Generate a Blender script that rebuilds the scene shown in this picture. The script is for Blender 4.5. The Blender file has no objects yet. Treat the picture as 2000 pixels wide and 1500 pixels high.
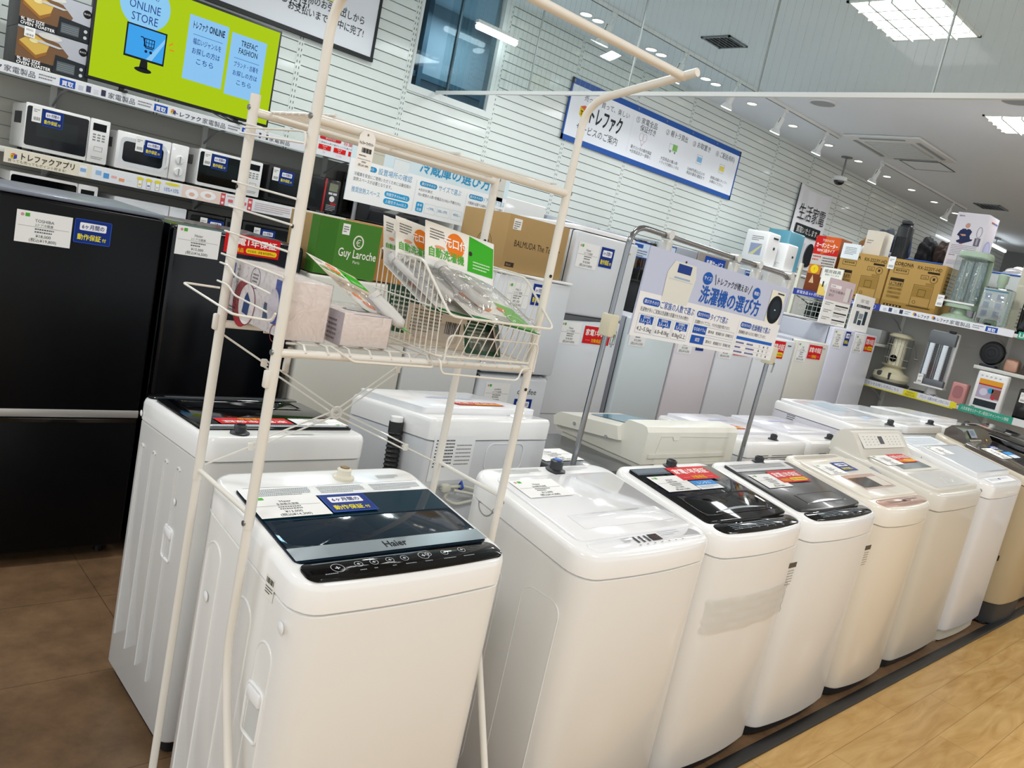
import bpy, bmesh, math, random
from mathutils import Vector, Matrix
random.seed(7)
S = bpy.context.scene
COL = S.collection
PI = math.pi
# ---------------------------------------------------------------- camera, world, lights, exposure
CAMZ = 1.45; FPX = 1570.1; ROLL, PITCH, YAW = -0.21318692, -0.16298248, 0.8017206
_f = Vector((math.cos(PITCH)*math.cos(YAW), math.cos(PITCH)*math.sin(YAW), math.sin(PITCH)))
_r = Vector((math.sin(YAW), -math.cos(YAW), 0)); _d = _f.cross(_r)
_c, _s = math.cos(ROLL), math.sin(ROLL)
RT = _c*_r + _s*_d; DN = -_s*_r + _c*_d
cd = bpy.data.cameras.new('camera'); cam = bpy.data.objects.new('camera', cd); COL.objects.link(cam)
cd.sensor_width = 36.0; cd.lens = 36.0*FPX/2000.0; cd.clip_start = 0.02; cd.clip_end = 100
_m = Matrix((RT, -DN, -_f)).transposed().to_4x4(); _m.translation = Vector((0, 0, CAMZ))
cam.matrix_world = _m
S.camera = cam
w = bpy.data.worlds.new('world'); S.world = w; w.use_nodes = True
w.node_tree.nodes['Background'].inputs[0].default_value = (0.9, 0.96, 1.0, 1)
w.node_tree.nodes['Background'].inputs[1].default_value = 1.25
S.view_settings.view_transform = 'Standard'; S.view_settings.look = 'None'
S.view_settings.gamma = 1.0; S.view_settings.use_curve_mapping = False
S.view_settings.exposure = -0.06
CEIL = 3.46
def area(name, loc, sx, sy, power, col=(1, 0.97, 0.92), rot=(0, 0, 0), parent=None):
    l = bpy.data.lights.new(name, 'AREA'); l.shape = 'RECTANGLE'; l.size = sx; l.size_y = sy
    l.energy = power; l.color = col
    o = bpy.data.objects.new(name, l); COL.objects.link(o); o.location = loc; o.rotation_euler = rot
    if parent: o.parent = parent
    return o
# the shop's ceiling panels (the visible ones are built with their fittings below; these are the rest of the grid)
PANELS = [(5.44, 2.63), (8.25, 2.63), (1.9, 2.63), (-1.2, 2.4), (1.9, -0.7), (5.4, -0.7), (9.0, -0.7), (-1.2, -0.7), (11.2, 2.6)]
for _x, _y in PANELS:
    area('panel_light', (_x, _y, CEIL-0.05), 0.7, 0.55, 37 if _y < 0 else 25, (0.98, 0.99, 1.0))
for _x in (-0.5, 1.2, 2.9, 4.6, 6.3, 8.0, 9.7, 11.4):
    area('wall_wash', (_x, 4.75, CEIL-0.35), 0.12, 0.12, 12, (0.95, 1.0, 1.0), (math.radians(-18), 0, 0))

# ---------------------------------------------------------------- helpers
def at(px, py, ax, val):
    """world point seen at photo pixel (px,py) on the plane axis=val"""
    d = RT*((px-1000)/FPX) + DN*((py-750)/FPX) + _f
    t = (val-(0, 0, CAMZ)[ax])/d[ax]
    return Vector((0, 0, CAMZ)) + d*t
def lin(h):
    h = h.lstrip('#'); c = [int(h[i:i+2], 16)/255 for i in (0, 2, 4)]
    return tuple(x/12.92 if x <= 0.04045 else ((x+0.055)/1.055)**2.4 for x in c)
MATS = {}
def M(name, hexc='#ffffff', rough=0.5, metal=0.0, coat=0.0, emit=0.0, spec=0.5, var=0.0, vs=8.0, bump=0.0, bs=60.0):
    if name in MATS: return MATS[name]
    m = bpy.data.materials.new(name); m.use_nodes = True; MATS[name] = m
    nt = m.node_tree; b = nt.nodes['Principled BSDF']; c = lin(hexc)
    b.inputs['Base Color'].default_value = (*([x*0.03 for x in c] if emit else c), 1); b.inputs['Roughness'].default_value = rough
    b.inputs['Metallic'].default_value = metal; b.inputs['Coat Weight'].default_value = coat
    b.inputs['Coat Roughness'].default_value = 0.06; b.inputs['Specular IOR Level'].default_value = spec
    if emit:
        b.inputs['Emission Color'].default_value = (*c, 1); b.inputs['Emission Strength'].default_value = emit
    if var or bump:
        tc = nt.nodes.new('ShaderNodeTexCoord'); n = nt.nodes.new('ShaderNodeTexNoise')
        n.inputs['Scale'].default_value = vs; n.inputs['Detail'].default_value = 5
        nt.links.new(tc.outputs['Object'], n.inputs['Vector'])
        if var:
            mx = nt.nodes.new('ShaderNodeMix'); mx.data_type = 'RGBA'
            mx.inputs[6].default_value = (*[x*(1-var) for x in c], 1); mx.inputs[7].default_value = (*[min(1, x*(1+var)) for x in c], 1)
            nt.links.new(n.outputs['Fac'], mx.inputs[0]); nt.links.new(mx.outputs[2], b.inputs['Base Color'])
        if bump:
            n2 = nt.nodes.new('ShaderNodeTexNoise'); n2.inputs['Scale'].default_value = bs; n2.inputs['Detail'].default_value = 4
            nt.links.new(tc.outputs['Object'], n2.inputs['Vector'])
            bp = nt.nodes.new('ShaderNodeBump'); bp.inputs['Strength'].default_value = bump; bp.inputs['Distance'].default_value = 0.01
            nt.links.new(n2.outputs['Fac'], bp.inputs['Height']); nt.links.new(bp.outputs['Normal'], b.inputs['Normal'])
    return m
def ink(h, emit=0.0):
    return M('ink_'+h+('_lit' if emit else ''), h, 0.5, emit=emit, spec=0.15)
def glass(name, tint='#f4fbfa', rough=0.02, refl=0.0, gain=1.0, bump=0.0, bs=40.0, opac=0.0, body='#ffffff'):
    """thin clear sheet: see-through with a mirror-like sheen growing at grazing angles"""
    if name in MATS: return MATS[name]
    m = bpy.data.materials.new(name); m.use_nodes = True; MATS[name] = m; nt = m.node_tree
    nt.nodes.remove(nt.nodes['Principled BSDF']); out = nt.nodes['Material Output']
    tr = nt.nodes.new('ShaderNodeBsdfTransparent'); tr.inputs[0].default_value = (*lin(tint), 1)
    gl = nt.nodes.new('ShaderNodeBsdfGlossy'); gl.inputs['Roughness'].default_value = rough
    fr = nt.nodes.new('ShaderNodeFresnel'); fr.inputs['IOR'].default_value = 1.45
    mx = nt.nodes.new('ShaderNodeMixShader'); last = tr
    if opac:
        df = nt.nodes.new('ShaderNodeBsdfDiffuse'); df.inputs[0].default_value = (*lin(body), 1)
        m0 = nt.nodes.new('ShaderNodeMixShader'); m0.inputs[0].default_value = opac
        nt.links.new(tr.outputs[0], m0.inputs[1]); nt.links.new(df.outputs[0], m0.inputs[2]); last = m0
    fac = fr.outputs[0]
    if gain != 1.0:
        gn = nt.nodes.new('ShaderNodeMath'); gn.operation = 'MULTIPLY'; gn.inputs[1].default_value = gain
        nt.links.new(fac, gn.inputs[0]); fac = gn.outputs[0]
    if refl:
        ad = nt.nodes.new('ShaderNodeMath'); ad.operation = 'ADD'; ad.inputs[1].default_value = refl; ad.use_clamp = True
        nt.links.new(fac, ad.inputs[0]); fac = ad.outputs[0]
    nt.links.new(fac, mx.inputs[0]); nt.links.new(last.outputs[0], mx.inputs[1]); nt.links.new(gl.outputs[0], mx.inputs[2])
    if bump:
        tc = nt.nodes.new('ShaderNodeTexCoord'); n = nt.nodes.new('ShaderNodeTexNoise'); n.inputs['Scale'].default_value = bs
        n.inputs['Distortion'].default_value = 1.5
        nt.links.new(tc.outputs['Object'], n.inputs['Vector']); bp = nt.nodes.new('ShaderNodeBump')
        bp.inputs['Strength'].default_value = bump; bp.inputs['Distance'].default_value = 0.02
        nt.links.new(n.outputs['Fac'], bp.inputs['Height']); nt.links.new(bp.outputs['Normal'], gl.inputs['Normal'])
        nt.links.new(bp.outputs['Normal'], fr.inputs['Normal'])
    nt.links.new(mx.outputs[0], out.inputs[0])
    return m
# text outlines from Blender's built-in font, cached as triangles
TXT = {}
_tc = bpy.data.curves.new('glyphs', 'FONT'); _tc.resolution_u = 2; _to = bpy.data.objects.new('glyphs', _tc); COL.objects.link(_to)
def text_mesh(s, bold):
    k = (s, bold)
    if k not in TXT:
        _tc.body = s
        dg = bpy.context.evaluated_depsgraph_get(); dg.update()
        me = bpy.data.meshes.new_from_object(_to.evaluated_get(dg))
        vs = [(v.co.x, v.co.y) for v in me.vertices]; fs = [tuple(p.vertices) for p in me.polygons]
        bpy.data.meshes.remove(me)
        if bold:                                             # heavier strokes: the same outlines set side by side
            n = len(vs); f0 = fs; v0 = vs; vs = []; fs = []
            for i, (dx, dy) in enumerate(((-bold, 0), (bold, 0), (0, bold), (0, -bold))):
                vs = vs+[(a+dx, c+dy, i*.2) for a, c in v0]; fs = fs+[tuple(j+i*n for j in f) for f in f0]
        x0 = min((v[0] for v in vs), default=0); x1 = max((v[0] for v in vs), default=1)
        TXT[k] = ([(a[0]-x0, a[1], a[2] if len(a) > 2 else 0) for a in vs], fs, max(x1-x0, 1e-6))
    return TXT[k]

class B:
    """collects geometry with several materials and links it as ONE mesh object"""
    def __init__(s): s.v = []; s.f = []; s.m = []; s.mats = []
    def mi(s, m):
        if m not in s.mats: s.mats.append(m)
        return s.mats.index(m)
    def add(s, vs, fs, m):
        o = len(s.v); s.v += [Vector(x) for x in vs]; k = s.mi(m)
        for f in fs: s.f.append(tuple(i+o for i in f)); s.m.append(k)
    def poly(s, pts, m): s.add(pts, [tuple(range(len(pts)))], m)
    def box(s, x0, y0, z0, x1, y1, z1, m, bev=0.0, seg=2):
        if x0 > x1: x0, x1 = x1, x0
        if y0 > y1: y0, y1 = y1, y0
        if z0 > z1: z0, z1 = z1, z0
        if bev:
            bm = bmesh.new(); bmesh.ops.create_cube(bm, size=1)
            for v in bm.verts: v.co = Vector(((x0+x1)/2+v.co.x*(x1-x0), (y0+y1)/2+v.co.y*(y1-y0), (z0+z1)/2+v.co.z*(z1-z0)))
            bev = min(bev, 0.49*min(x1-x0, y1-y0, z1-z0))
            bmesh.ops.bevel(bm, geom=bm.edges[:], offset=bev, segments=seg, affect='EDGES', profile=0.5)
            bm.verts.index_update(); s.add([v.co for v in bm.verts], [tuple(v.index for v in f.verts) for f in bm.faces], m); bm.free(); return s
        vs = [(x, y, z) for x in (x0, x1) for y in (y0, y1) for z in (z0, z1)]
        s.add(vs, [(0, 1, 3, 2), (4, 6, 7, 5), (0, 4, 5, 1), (2, 3, 7, 6), (0, 2, 6, 4), (1, 5, 7, 3)], m); return s
    def loft(s, loops, m, cap0=True, cap1=True):
        n = len(loops[0]); vs = [p for l in loops for p in l]; fs = []
        for i in range(len(loops)-1):
            for j in range(n):
                k = (j+1) % n; fs.append((i*n+j, i*n+k, (i+1)*n+k, (i+1)*n+j))
        if cap0: fs.append(tuple(reversed(range(n))))
        if cap1: fs.append(tuple((len(loops)-1)*n+j for j in range(n)))
        s.add(vs, fs, m); return s
    def tube(s, pts, r, m, n=10, cyc=False, cap=True):
        P = [Vector(p) for p in pts]; k = len(P); R = r if isinstance(r, (list, tuple)) else [r]*k
        T = []
        for i in range(k):
            a = P[(i-1) % k] if (cyc or i > 0) else P[i]; b = P[(i+1) % k] if (cyc or i < k-1) else P[i]
            T.append((b-a).normalized())
        u = T[0].orthogonal().normalized(); loops = []
        for i in range(k):
            u = (u-T[i]*u.dot(T[i]))
            if u.length < 1e-6: u = T[i].orthogonal()
            u.normalize(); w_ = T[i].cross(u)
            loops.append([P[i]+(u*math.cos(2*PI*j/n)+w_*math.sin(2*PI*j/n))*R[i] for j in range(n)])
        if cyc: s.loft(loops+[loops[0]], m, False, False)
        else: s.loft(loops, m, cap, cap)
        return s
    def rod(s, a, b, r, m, n=10): return s.tube([a, b], r, m, n)
    def lathe(s, prof, c, m, n=24, axis='z'):
        c = Vector(c); loops = []
        for r, h in prof:
            l = []
            for j in range(n):
                a = 2*PI*j/n; x, y = r*math.cos(a), r*math.sin(a)
                l.append(c+(Vector((x, y, h)) if axis == 'z' else Vector((h, x, y)) if axis == 'x' else Vector((y, h, x))))
            loops.append(l)
        return s.loft(loops, m)
    def prism(s, prof, a0, a1, m, axis='x'):
        """prof: 2D points; axis x: (y,z) profile extruded in x; y: (x,z); z: (x,y)"""
        def q(p, a): return (a, p[0], p[1]) if axis == 'x' else (p[0], a, p[1]) if axis == 'y' else (p[0], p[1], a)
        return s.loft([[q(p, a0) for p in prof], [q(p, a1) for p in prof]], m)
    def build(s, name, parent=None, smooth=32, loc=None, rz=0.0):
        me = bpy.data.meshes.new(name); me.from_pydata([tuple(v) for v in s.v], [], s.f)
        for m in s.mats: me.materials.append(m)
        me.polygons.foreach_set('material_index', s.m)
        bm = bmesh.new(); bm.from_mesh(me); bmesh.ops.recalc_face_normals(bm, faces=bm.faces[:]) if not getattr(s, 'flat', False) else None
        bm.to_mesh(me); bm.free()
        if smooth:
            me.polygons.foreach_set('use_smooth', [True]*len(me.polygons)); me.set_sharp_from_angle(angle=math.radians(smooth))
        me.update(); o = bpy.data.objects.new(name, me); COL.objects.link(o)
        if parent: o.parent = parent
        if loc is not None: o.location = loc
        if rz: o.rotation_euler.z = rz
        return o
class Sheet:
    """draws flat print on the plane O + u*U + v*V, every layer 0.4 mm above the last"""
    def __init__(s, b, O, U=(1, 0, 0), V=(0, 0, 1), step=0.0004):
        s.b = b; s.O = Vector(O); s.U = Vector(U).normalized(); s.V = Vector(V).normalized(); s.N = s.U.cross(s.V).normalized(); s.st = step
    def p(s, u, v, l): return s.O+s.U*u+s.V*v+s.N*(s.st*l)
    def poly(s, pts, c, l=1, e=0.0):
        s.b.add([s.p(u, v, l) for u, v in pts], [tuple(range(len(pts)))], c if not isinstance(c, str) else ink(c, e)); return s
    def rect(s, u0, v0, u1, v1, c, l=1, e=0.0): return s.poly([(u0, v0), (u1, v0), (u1, v1), (u0, v1)], c, l, e)
    def rr(s, u0, v0, u1, v1, r, c, l=1, e=0.0): return s.poly(rrect(u0, v0, u1, v1, r, 4), c, l, e)
    def disc(s, u, v, r, c, l=1, ry=None, n=24, e=0.0):
        return s.poly([(u+r*math.cos(2*PI*i/n), v+(ry or r)*math.sin(2*PI*i/n)) for i in range(n)], c, l, e)
    def line(s, u0, v0, u1, v1, w_, c, l=1, e=0.0):
        d = Vector((u1-u0, v1-v0)); d.normalize(); n = Vector((-d.y, d.x))*w_/2
        return s.poly([(u0-n.x, v0-n.y), (u1-n.x, v1-n.y), (u1+n.x, v1+n.y), (u0+n.x, v0+n.y)], c, l, e)
    def ring(s, u, v, r, w_, c, l=1, ry=None, n=28, e=0.0):
        ry = ry or r
        for i in range(n):
            a, b_ = 2*PI*i/n, 2*PI*(i+1)/n
            s.poly([(u+(r-w_)*math.cos(a), v+(ry-w_)*math.sin(a)), (u+r*math.cos(a), v+ry*math.sin(a)), (u+r*math.cos(b_), v+ry*math.sin(b_)), (u+(r-w_)*math.cos(b_), v+(ry-w_)*math.sin(b_))], c, l, e)
        return s
    def frame(s, u0, v0, u1, v1, w_, c, l=1):
        s.rect(u0, v0, u1, v0+w_, c, l); s.rect(u0, v1-w_, u1, v1, c, l); s.rect(u0, v0, u0+w_, v1, c, l); return s.rect(u1-w_, v0, u1, v1, c, l)
    def t(s, txt, u, v, h, c, l=2, al='l', w_=None, bold=0.0, e=0.0, maxw=None):
        """text with em height h; w_ forces the width"""
        vs, fs, tw = text_mesh(txt, bold); k = h/0.9; kx = k
        if w_: kx = w_/tw
        elif maxw and tw*k > maxw: kx = maxw/tw
        x0 = u-(tw*kx/2 if al == 'c' else tw*kx if al == 'r' else 0)
        s.b.add([s.p(x0+a*kx, v+b_*k, l+dl) for a, b_, dl in vs], fs, ink(c, e)); return s
    def greek(s, u, v, w_, h, c='#555555', l=2, rows=1, gap=1.8, seed=1):
        """print too small to read in the photo: rows of short dashes"""
        rg = random.Random(seed)
        for r in range(rows):
            x = u; end = u+w_*(1 if r < rows-1 else rg.uniform(0.55, 1))
            while x < end-h*0.4:
                ww = h*rg.uniform(0.5, 1.0); s.rect(x, v-r*h*gap, min(x+ww, end), v-r*h*gap+h*0.75, c, l); x += ww+h*0.28
        return s
def rrect(x0, y0, x1, y1, r, n=5):
    r = min(r, 0.499*(x1-x0), 0.499*(y1-y0)); o = []
    for cx, cy, a in ((x1-r, y0+r, -PI/2), (x1-r, y1-r, 0), (x0+r, y1-r, PI/2), (x0+r, y0+r, PI)):
        for i in range(n+1):
            t = a+PI/2*i/n; o.append((cx+r*math.cos(t), cy+r*math.sin(t)))
    return o
def thing(name, label, cat, loc=(0, 0, 0), rz=0.0, group=None):
    o = bpy.data.objects.new(name, None); COL.objects.link(o); o.empty_display_size = 0.1
    o.location = loc; o.rotation_euler.z = rz; o['label'] = label; o['category'] = cat
    if group: o['group'] = group
    return o
def tagset(o, label, cat, group=None):
    o['label'] = label; o['category'] = cat
    if group: o['group'] = group
    return o
def struct(o): o['kind'] = 'structure'; return o
def arc(c, r, a0, a1, n=8, plane='xz'):
    c = Vector(c); o = []
    for i in range(n+1):
        a = a0+(a1-a0)*i/n; x, y = r*math.cos(a), r*math.sin(a)
        o.append(c+(Vector((x, 0, y)) if plane == 'xz' else Vector((0, x, y)) if plane == 'yz' else Vector((x, y, 0))))
    return o
def fillet(pts, r, n=5, cyc=False):
    """round the corners of a polyline"""
    P = [Vector(p) for p in pts]; k = len(P); o = []
    for i in range(k):
        if not cyc and i in (0, k-1): o.append(P[i]); continue
        a, b_, c = P[i-1], P[i], P[(i+1) % k]; d1 = (a-b_); d2 = (c-b_); rr_ = min(r, d1.length*0.45, d2.length*0.45)
        p, q = b_+d1.normalized()*rr_, b_+d2.normalized()*rr_
        for j in range(n+1):
            t = j/n; o.append((1-t)**2*p+2*t*(1-t)*b_+t*t*q)
    return o
WHITE = M('appliance_white', '#efefee', 0.28, coat=0.35, var=0.015, vs=3)
WHITE2 = M('plastic_white', '#f0f0f0', 0.35, coat=0.2)
BLACK = M('gloss_black', '#07080a', 0.08, coat=0.6)
MATB = M('matt_black', '#101114', 0.45)
DARKG = M('dark_grey_plastic', '#2b2d31', 0.4)
GREY = M('grey_plastic', '#9a9c9f', 0.45)
CREAM = M('cream_plastic', '#e6e0cd', 0.4, coat=0.15)
CHROME = M('chrome', '#c9c9cc', 0.12, metal=1.0)
STEEL = M('steel_grey', '#8a8c8e', 0.35, metal=0.9)
CARD = M('card_paper', '#f0f0ee', 0.7)
KRAFT = M('kraft_cardboard', '#a98a58', 0.8, var=0.08, vs=6)
RACKW = M('rack_ivory_paint', '#e3dfd6', 0.38, coat=0.3)
WRAP = glass('clear_wrap', '#fdfdfd', 0.1, 0.01, 0.35, 1.0, 26, 0.04)

# stickers used all over the shop
def price_card(parent, O, U, V, w_, h, brand, kind, p1, p2, name='price_card'):
    b = B(); b.flat = True; s = Sheet(b, O, U, V); s.rect(0, 0, w_, h, CARD, 2)
    s.disc(w_*.1, h*.87, h*.05, '#cc9999', 3, n=10); s.rect(w_*.15, h*.82, w_*.23, h*.93, '#4fae3a', 3)
    s.t(brand, w_/2, h*.68, h*.12, '#333333', 3, 'c'); s.t(kind, w_/2, h*.56, h*.085, '#444444', 3, 'c')
    s.line(w_*.04, h*.53, w_*.96, h*.53, h*.008, '#666666', 3)
    s.greek(w_*.34, h*.44, w_*.34, h*.06, '#666666', 3, 2, 1.5, len(brand)+int(w_*1e4))
    s.t(p1, w_/2, h*.2, h*.12, '#222222', 3, 'c'); s.t(p2, w_/2, h*.06, h*.12, '#222222', 3, 'c', maxw=w_*.8)
    return b.build(name, parent, 0)
def blue_sticker(parent, O, U, V, w_, h, name='warranty_sticker'):
    b = B(); b.flat = True; s = Sheet(b, O, U, V); s.rect(0, 0, w_, h, '#12307f', 2); s.frame(0, 0, w_, h, w_*.02, '#2b55b8', 3)
    s.rr(w_*.14, h*.54, w_*.86, h*.86, h*.05, '#f4f4fa', 3); s.t('6ヶ月間の', w_/2, h*.62, h*.2, '#12307f', 4, 'c', w_=w_*.6, bold=.012)
    s.t('動作保証', w_*.1, h*.16, h*.24, '#f4e53a', 3, 'l', w_=w_*.64, bold=.02); s.t('付', w_*.77, h*.16, h*.15, '#f4e53a', 3, bold=.02)
    return b.build(name, parent, 0)
def red_sticker(parent, O, U, V, w_, h, name='warranty_sticker', pill=True):
    b = B(); b.flat = True; s = Sheet(b, O, U, V); s.rect(0, 0, w_, h, '#d2191f', 2)
    s.t('家電1年保証', w_/2, h*.5, h*.36, '#fff4f0', 3, 'c', w_=w_*.88, bold=.018)
    if pill:
        s.t('対象商品', w_*.05, h*.12, h*.22, '#f7c81d', 3, 'l', w_=w_*.3, bold=.015)
        s.rr(w_*.39, h*.1, w_*.96, h*.36, h*.12, '#f4d21c', 3); s.t('中古家具・家電 販売業界No.1', w_*.675, h*.17, h*.13, '#7a1212', 4, 'c', w_=w_*.5)
    else:
        s.t('対象商品', w_/2, h*.1, h*.22, '#f7c81d', 3, 'c', w_=w_*.36, bold=.015)
        s.line(w_*.1, h*.2, w_*.27, h*.2, h*.02, '#f0a0a0', 3); s.line(w_*.73, h*.2, w_*.9, h*.2, h*.02, '#f0a0a0', 3)
    return b.build(name, parent, 0)
def mini_tag(parent, O, U, V, w_, h, name='price_tag'):
    b = B(); b.flat = True; s = Sheet(b, O, U, V); s.rr(0, 0, w_, h, w_*.06, '#f6f6f4', 2)
    s.greek(w_*.15, h*.75, w_*.7, h*.07, '#777777', 3, 2, 1.6, 3)
    for i in range(9): s.rect(w_*(.16+.08*i), h*.12, w_*(.16+.08*i+(.02+.03*(i % 3)/2)), h*.32, '#444444', 3)
    return b.build(name, parent, 0)
def cube_logo(s, u, v, h, l=2):
    """the shop's little T cube"""
    a = h/2
    s.poly([(u, v+h*.25), (u+a, v), (u+a, v+h*.7), (u, v+h*.9)], '#e8c51d', l); s.poly([(u+a, v), (u+h, v+h*.25), (u+h, v+h*.9), (u+a, v+h*.7)], '#3a4fb0', l)
    s.poly([(u, v+h*.9), (u+a, v+h*.7), (u+h, v+h*.9), (u+a, v+h*1.08)], '#e06a50', l); s.t('T', u+a*.5, v+h*.28, h*.42, '#222222', l+1, 'c', bold=.03)

# ---------------------------------------------------------------- the room
WY = 5.6
def floor_mat():
    m = M('floor_tile', '#8a6f5a', 0.42, var=0.0); nt = m.node_tree; b = nt.nodes['Principled BSDF']
    tc = nt.nodes.new('ShaderNodeTexCoord'); n = nt.nodes.new('ShaderNodeTexNoise'); n.inputs['Scale'].default_value = 7; n.inputs['Detail'].default_value = 8; n.inputs['Roughness'].default_value = 0.7
    r = nt.nodes.new('ShaderNodeValToRGB'); r.color_ramp.elements[0].position = 0.3; r.color_ramp.elements[1].position = 0.72
    r.color_ramp.elements[0].color = (*lin('#5d4630'), 1); r.color_ramp.elements[1].color = (*lin('#83674b'), 1)
    br = nt.nodes.new('ShaderNodeTexBrick'); br.offset = 0; br.inputs['Scale'].default_value = 1; br.inputs['Brick Width'].default_value = 0.45; br.inputs['Row Height'].default_value = 0.45
    br.inputs['Mortar Size'].default_value = 0.0015; br.inputs['Color1'].default_value = br.inputs['Color2'].default_value = (1, 1, 1, 1); br.inputs['Mortar'].default_value = (0.45, 0.45, 0.45, 1)
    mx = nt.nodes.new('ShaderNodeMix'); mx.data_type = 'RGBA'; mx.blend_type = 'MULTIPLY'; mx.inputs[0].default_value = 1
    nt.links.new(tc.outputs['Object'], n.inputs['Vector']); nt.links.new(tc.outputs['Object'], br.inputs['Vector'])
    nt.links.new(n.outputs['Fac'], r.inputs[0]); nt.links.new(r.outputs[0], mx.inputs[6]); nt.links.new(br.outputs['Color'], mx.inputs[7]); nt.links.new(mx.outputs[2], b.inputs['Base Color'])
    return m
def wood_mat():
    m = M('floor_wood', '#c49a52', 0.33, coat=0.15); nt = m.node_tree; b = nt.nodes['Principled BSDF']
    tc = nt.nodes.new('ShaderNodeTexCoord'); mp = nt.nodes.new('ShaderNodeMapping'); mp.inputs['Scale'].default_value = (1.2, 7, 1)
    n = nt.nodes.new('ShaderNodeTexNoise'); n.inputs['Scale'].default_value = 2.2; n.inputs['Detail'].default_value = 7; n.inputs['Distortion'].default_value = 1.6
    r = nt.nodes.new('ShaderNodeValToRGB'); r.color_ramp.elements[0].position = 0.3; r.color_ramp.elements[1].position = 0.75
    r.color_ramp.elements[0].color = (*lin('#bd9049'), 1); r.color_ramp.elements[1].color = (*lin('#dfba7a'), 1)
    br = nt.nodes.new('ShaderNodeTexBrick'); br.offset = 0.37; br.inputs['Scale'].default_value = 1; br.inputs['Brick Width'].default_value = 0.92; br.inputs['Row Height'].default_value = 0.152
    br.inputs['Mortar Size'].default_value = 0.0012; br.inputs['Color1'].default_value = (1, 1, 1, 1); br.inputs['Color2'].default_value = (0.84, 0.82, 0.78, 1); br.inputs['Mortar'].default_value = (0.5, 0.42, 0.3, 1)
    mx = nt.nodes.new('ShaderNodeMix'); mx.data_type = 'RGBA'; mx.blend_type = 'MULTIPLY'; mx.inputs[0].default_value = 1
    nt.links.new(tc.outputs['Object'], mp.inputs[0]); nt.links.new(mp.outputs[0], n.inputs['Vector']); nt.links.new(tc.outputs['Object'], br.inputs['Vector'])
    nt.links.new(n.outputs['Fac'], r.inputs[0]); nt.links.new(r.outputs[0], mx.inputs[6]); nt.links.new(br.outputs['Color'], mx.inputs[7]); nt.links.new(mx.outputs[2], b.inputs['Base Color'])
    return m
b = B(); b.box(-4, 1.06, -0.06, 18, WY+0.1, 0, floor_mat()); b.box(-4, -7, -0.06, 18, 1.045, 0, wood_mat())
struct(b.build('floor', smooth=0))
b = B(); b.box(-4, 1.03, -0.005, 18, 1.075, 0.012, M('edge_strip_black', '#17181a', 0.4), 0.004)
struct(b.build('trim_1'))
CEILM = M('ceiling_board', '#eff6fd', 0.8, var=0.02, vs=2)
b = B(); b.box(-4, -7, CEIL, 18, WY+1.0, CEIL+0.1, CEILM); struct(b.build('ceiling', smooth=0))
WALLM = M('slat_wall_white', '#dfe5e1', 0.3, coat=0.3, var=0.015, vs=1.5)
SLOT = M('slat_groove', '#8d9492', 0.6); SLOTD = M('bracket_slot_dark', '#6d7474', 0.6)
b = B(); G = 0.0735; WX0, WX1, WZ = 3.63, 4.47, 2.525
for a0, a1, z0, z1 in ((-4, WX0, 0, CEIL), (WX1, 18, 0, CEIL), (WX0, WX1, 0, WZ)):
    b.box(a0, WY+0.012, z0, a1, WY+0.1, z1, SLOT)
k = -34; 
while True:
    z0 = 2.467+G*k; k += 1
    if z0 > CEIL: break
    z1 = min(z0+G-0.007, CEIL)
    if z1 < 0.02: continue
    z0 = max(z0, 0.0)
    if z0 > WZ-0.04:
        b.box(-4, WY, z0, WX0-0.03, WY+0.013, z1, WALLM); b.box(WX1+0.03, WY, z0, 18, WY+0.013, z1, WALLM)
    else: b.box(-4, WY, z0, 18, WY+0.013, z1, WALLM)
for i in range(-3, 20):
    x = 0.9*i
    b.box(x-0.022, WY-0.002, 0, x+0.022, WY+0.01, CEIL, WALLM)
    if 0 < i < 14:
        z = 1.2
        while z < CEIL-0.02:
            for dx in (-0.013, 0.007): b.box(x+dx, WY-0.0028, z, x+dx+0.006, WY, z+0.018, SLOTD)
            z += 0.04
struct(b.build('wall_back', smooth=0))
# window looking into a dim concrete room
CONC = M('concrete_blue_grey', '#aab3b9', 0.7, var=0.2, vs=2.6, bump=0.15, bs=9)
b = B(); fw = 0.045; WF = M('window_frame_white', '#dde2e0', 0.4)
b.box(WX0-0.02, WY-0.012, WZ-0.045, WX1+0.03, WY+0.1, WZ, WF); b.box(WX1-fw, WY-0.01, WZ, WX1+0.02, WY+0.1, CEIL, WF); b.box(WX0-0.01, WY-0.01, WZ, WX0+0.012, WY+0.1, CEIL, WF)
win = struct(b.build('window_1', smooth=0))
b = B(); b.box(WX0+0.012, WY+0.03, WZ, WX1-fw, WY+0.036, CEIL, glass('window_glass', '#c3d3da', 0.03, 0.01, 0.3)); b.build('pane', win, 0)
b = B(); SB = M('steel_blue_strip', '#4d6673', 0.5); xm = (WX0+WX1)/2-0.03; b.box(xm-0.008, WY+0.02, WZ, xm+0.008, WY+0.045, CEIL, SB); b.build('mullion', win, 0)
b = B(); b.box(WX0-0.5, WY+0.95, 2.2, WX1+1.6, WY+1.0, CEIL, CONC); b.box(WX0-0.6, WY+0.1, 2.2, WX0-0.5, WY+1.0, CEIL, CONC); b.box(WX1+1.6, WY+0.1, 2.2, WX1+1.7, WY+1.0, CEIL, CONC)
b.box(WX0-0.5, WY+0.1, 2.2, WX1+1.6, WY+1, 2.25, CONC); b.box(WX0-0.5, WY+0.9, 2.78, WX1+1.6, WY+0.95, 2.83, SB); b.box(xm+0.25, WY+0.88, 2.25, xm+0.3, WY+0.95, CEIL, SB)
struct(b.build('wall_beyond_window', smooth=0))
area('room_beyond_light', (4.6, WY+0.5, 3.36), 0.5, 0.3, 17, (0.82, 0.94, 1.0))
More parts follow.
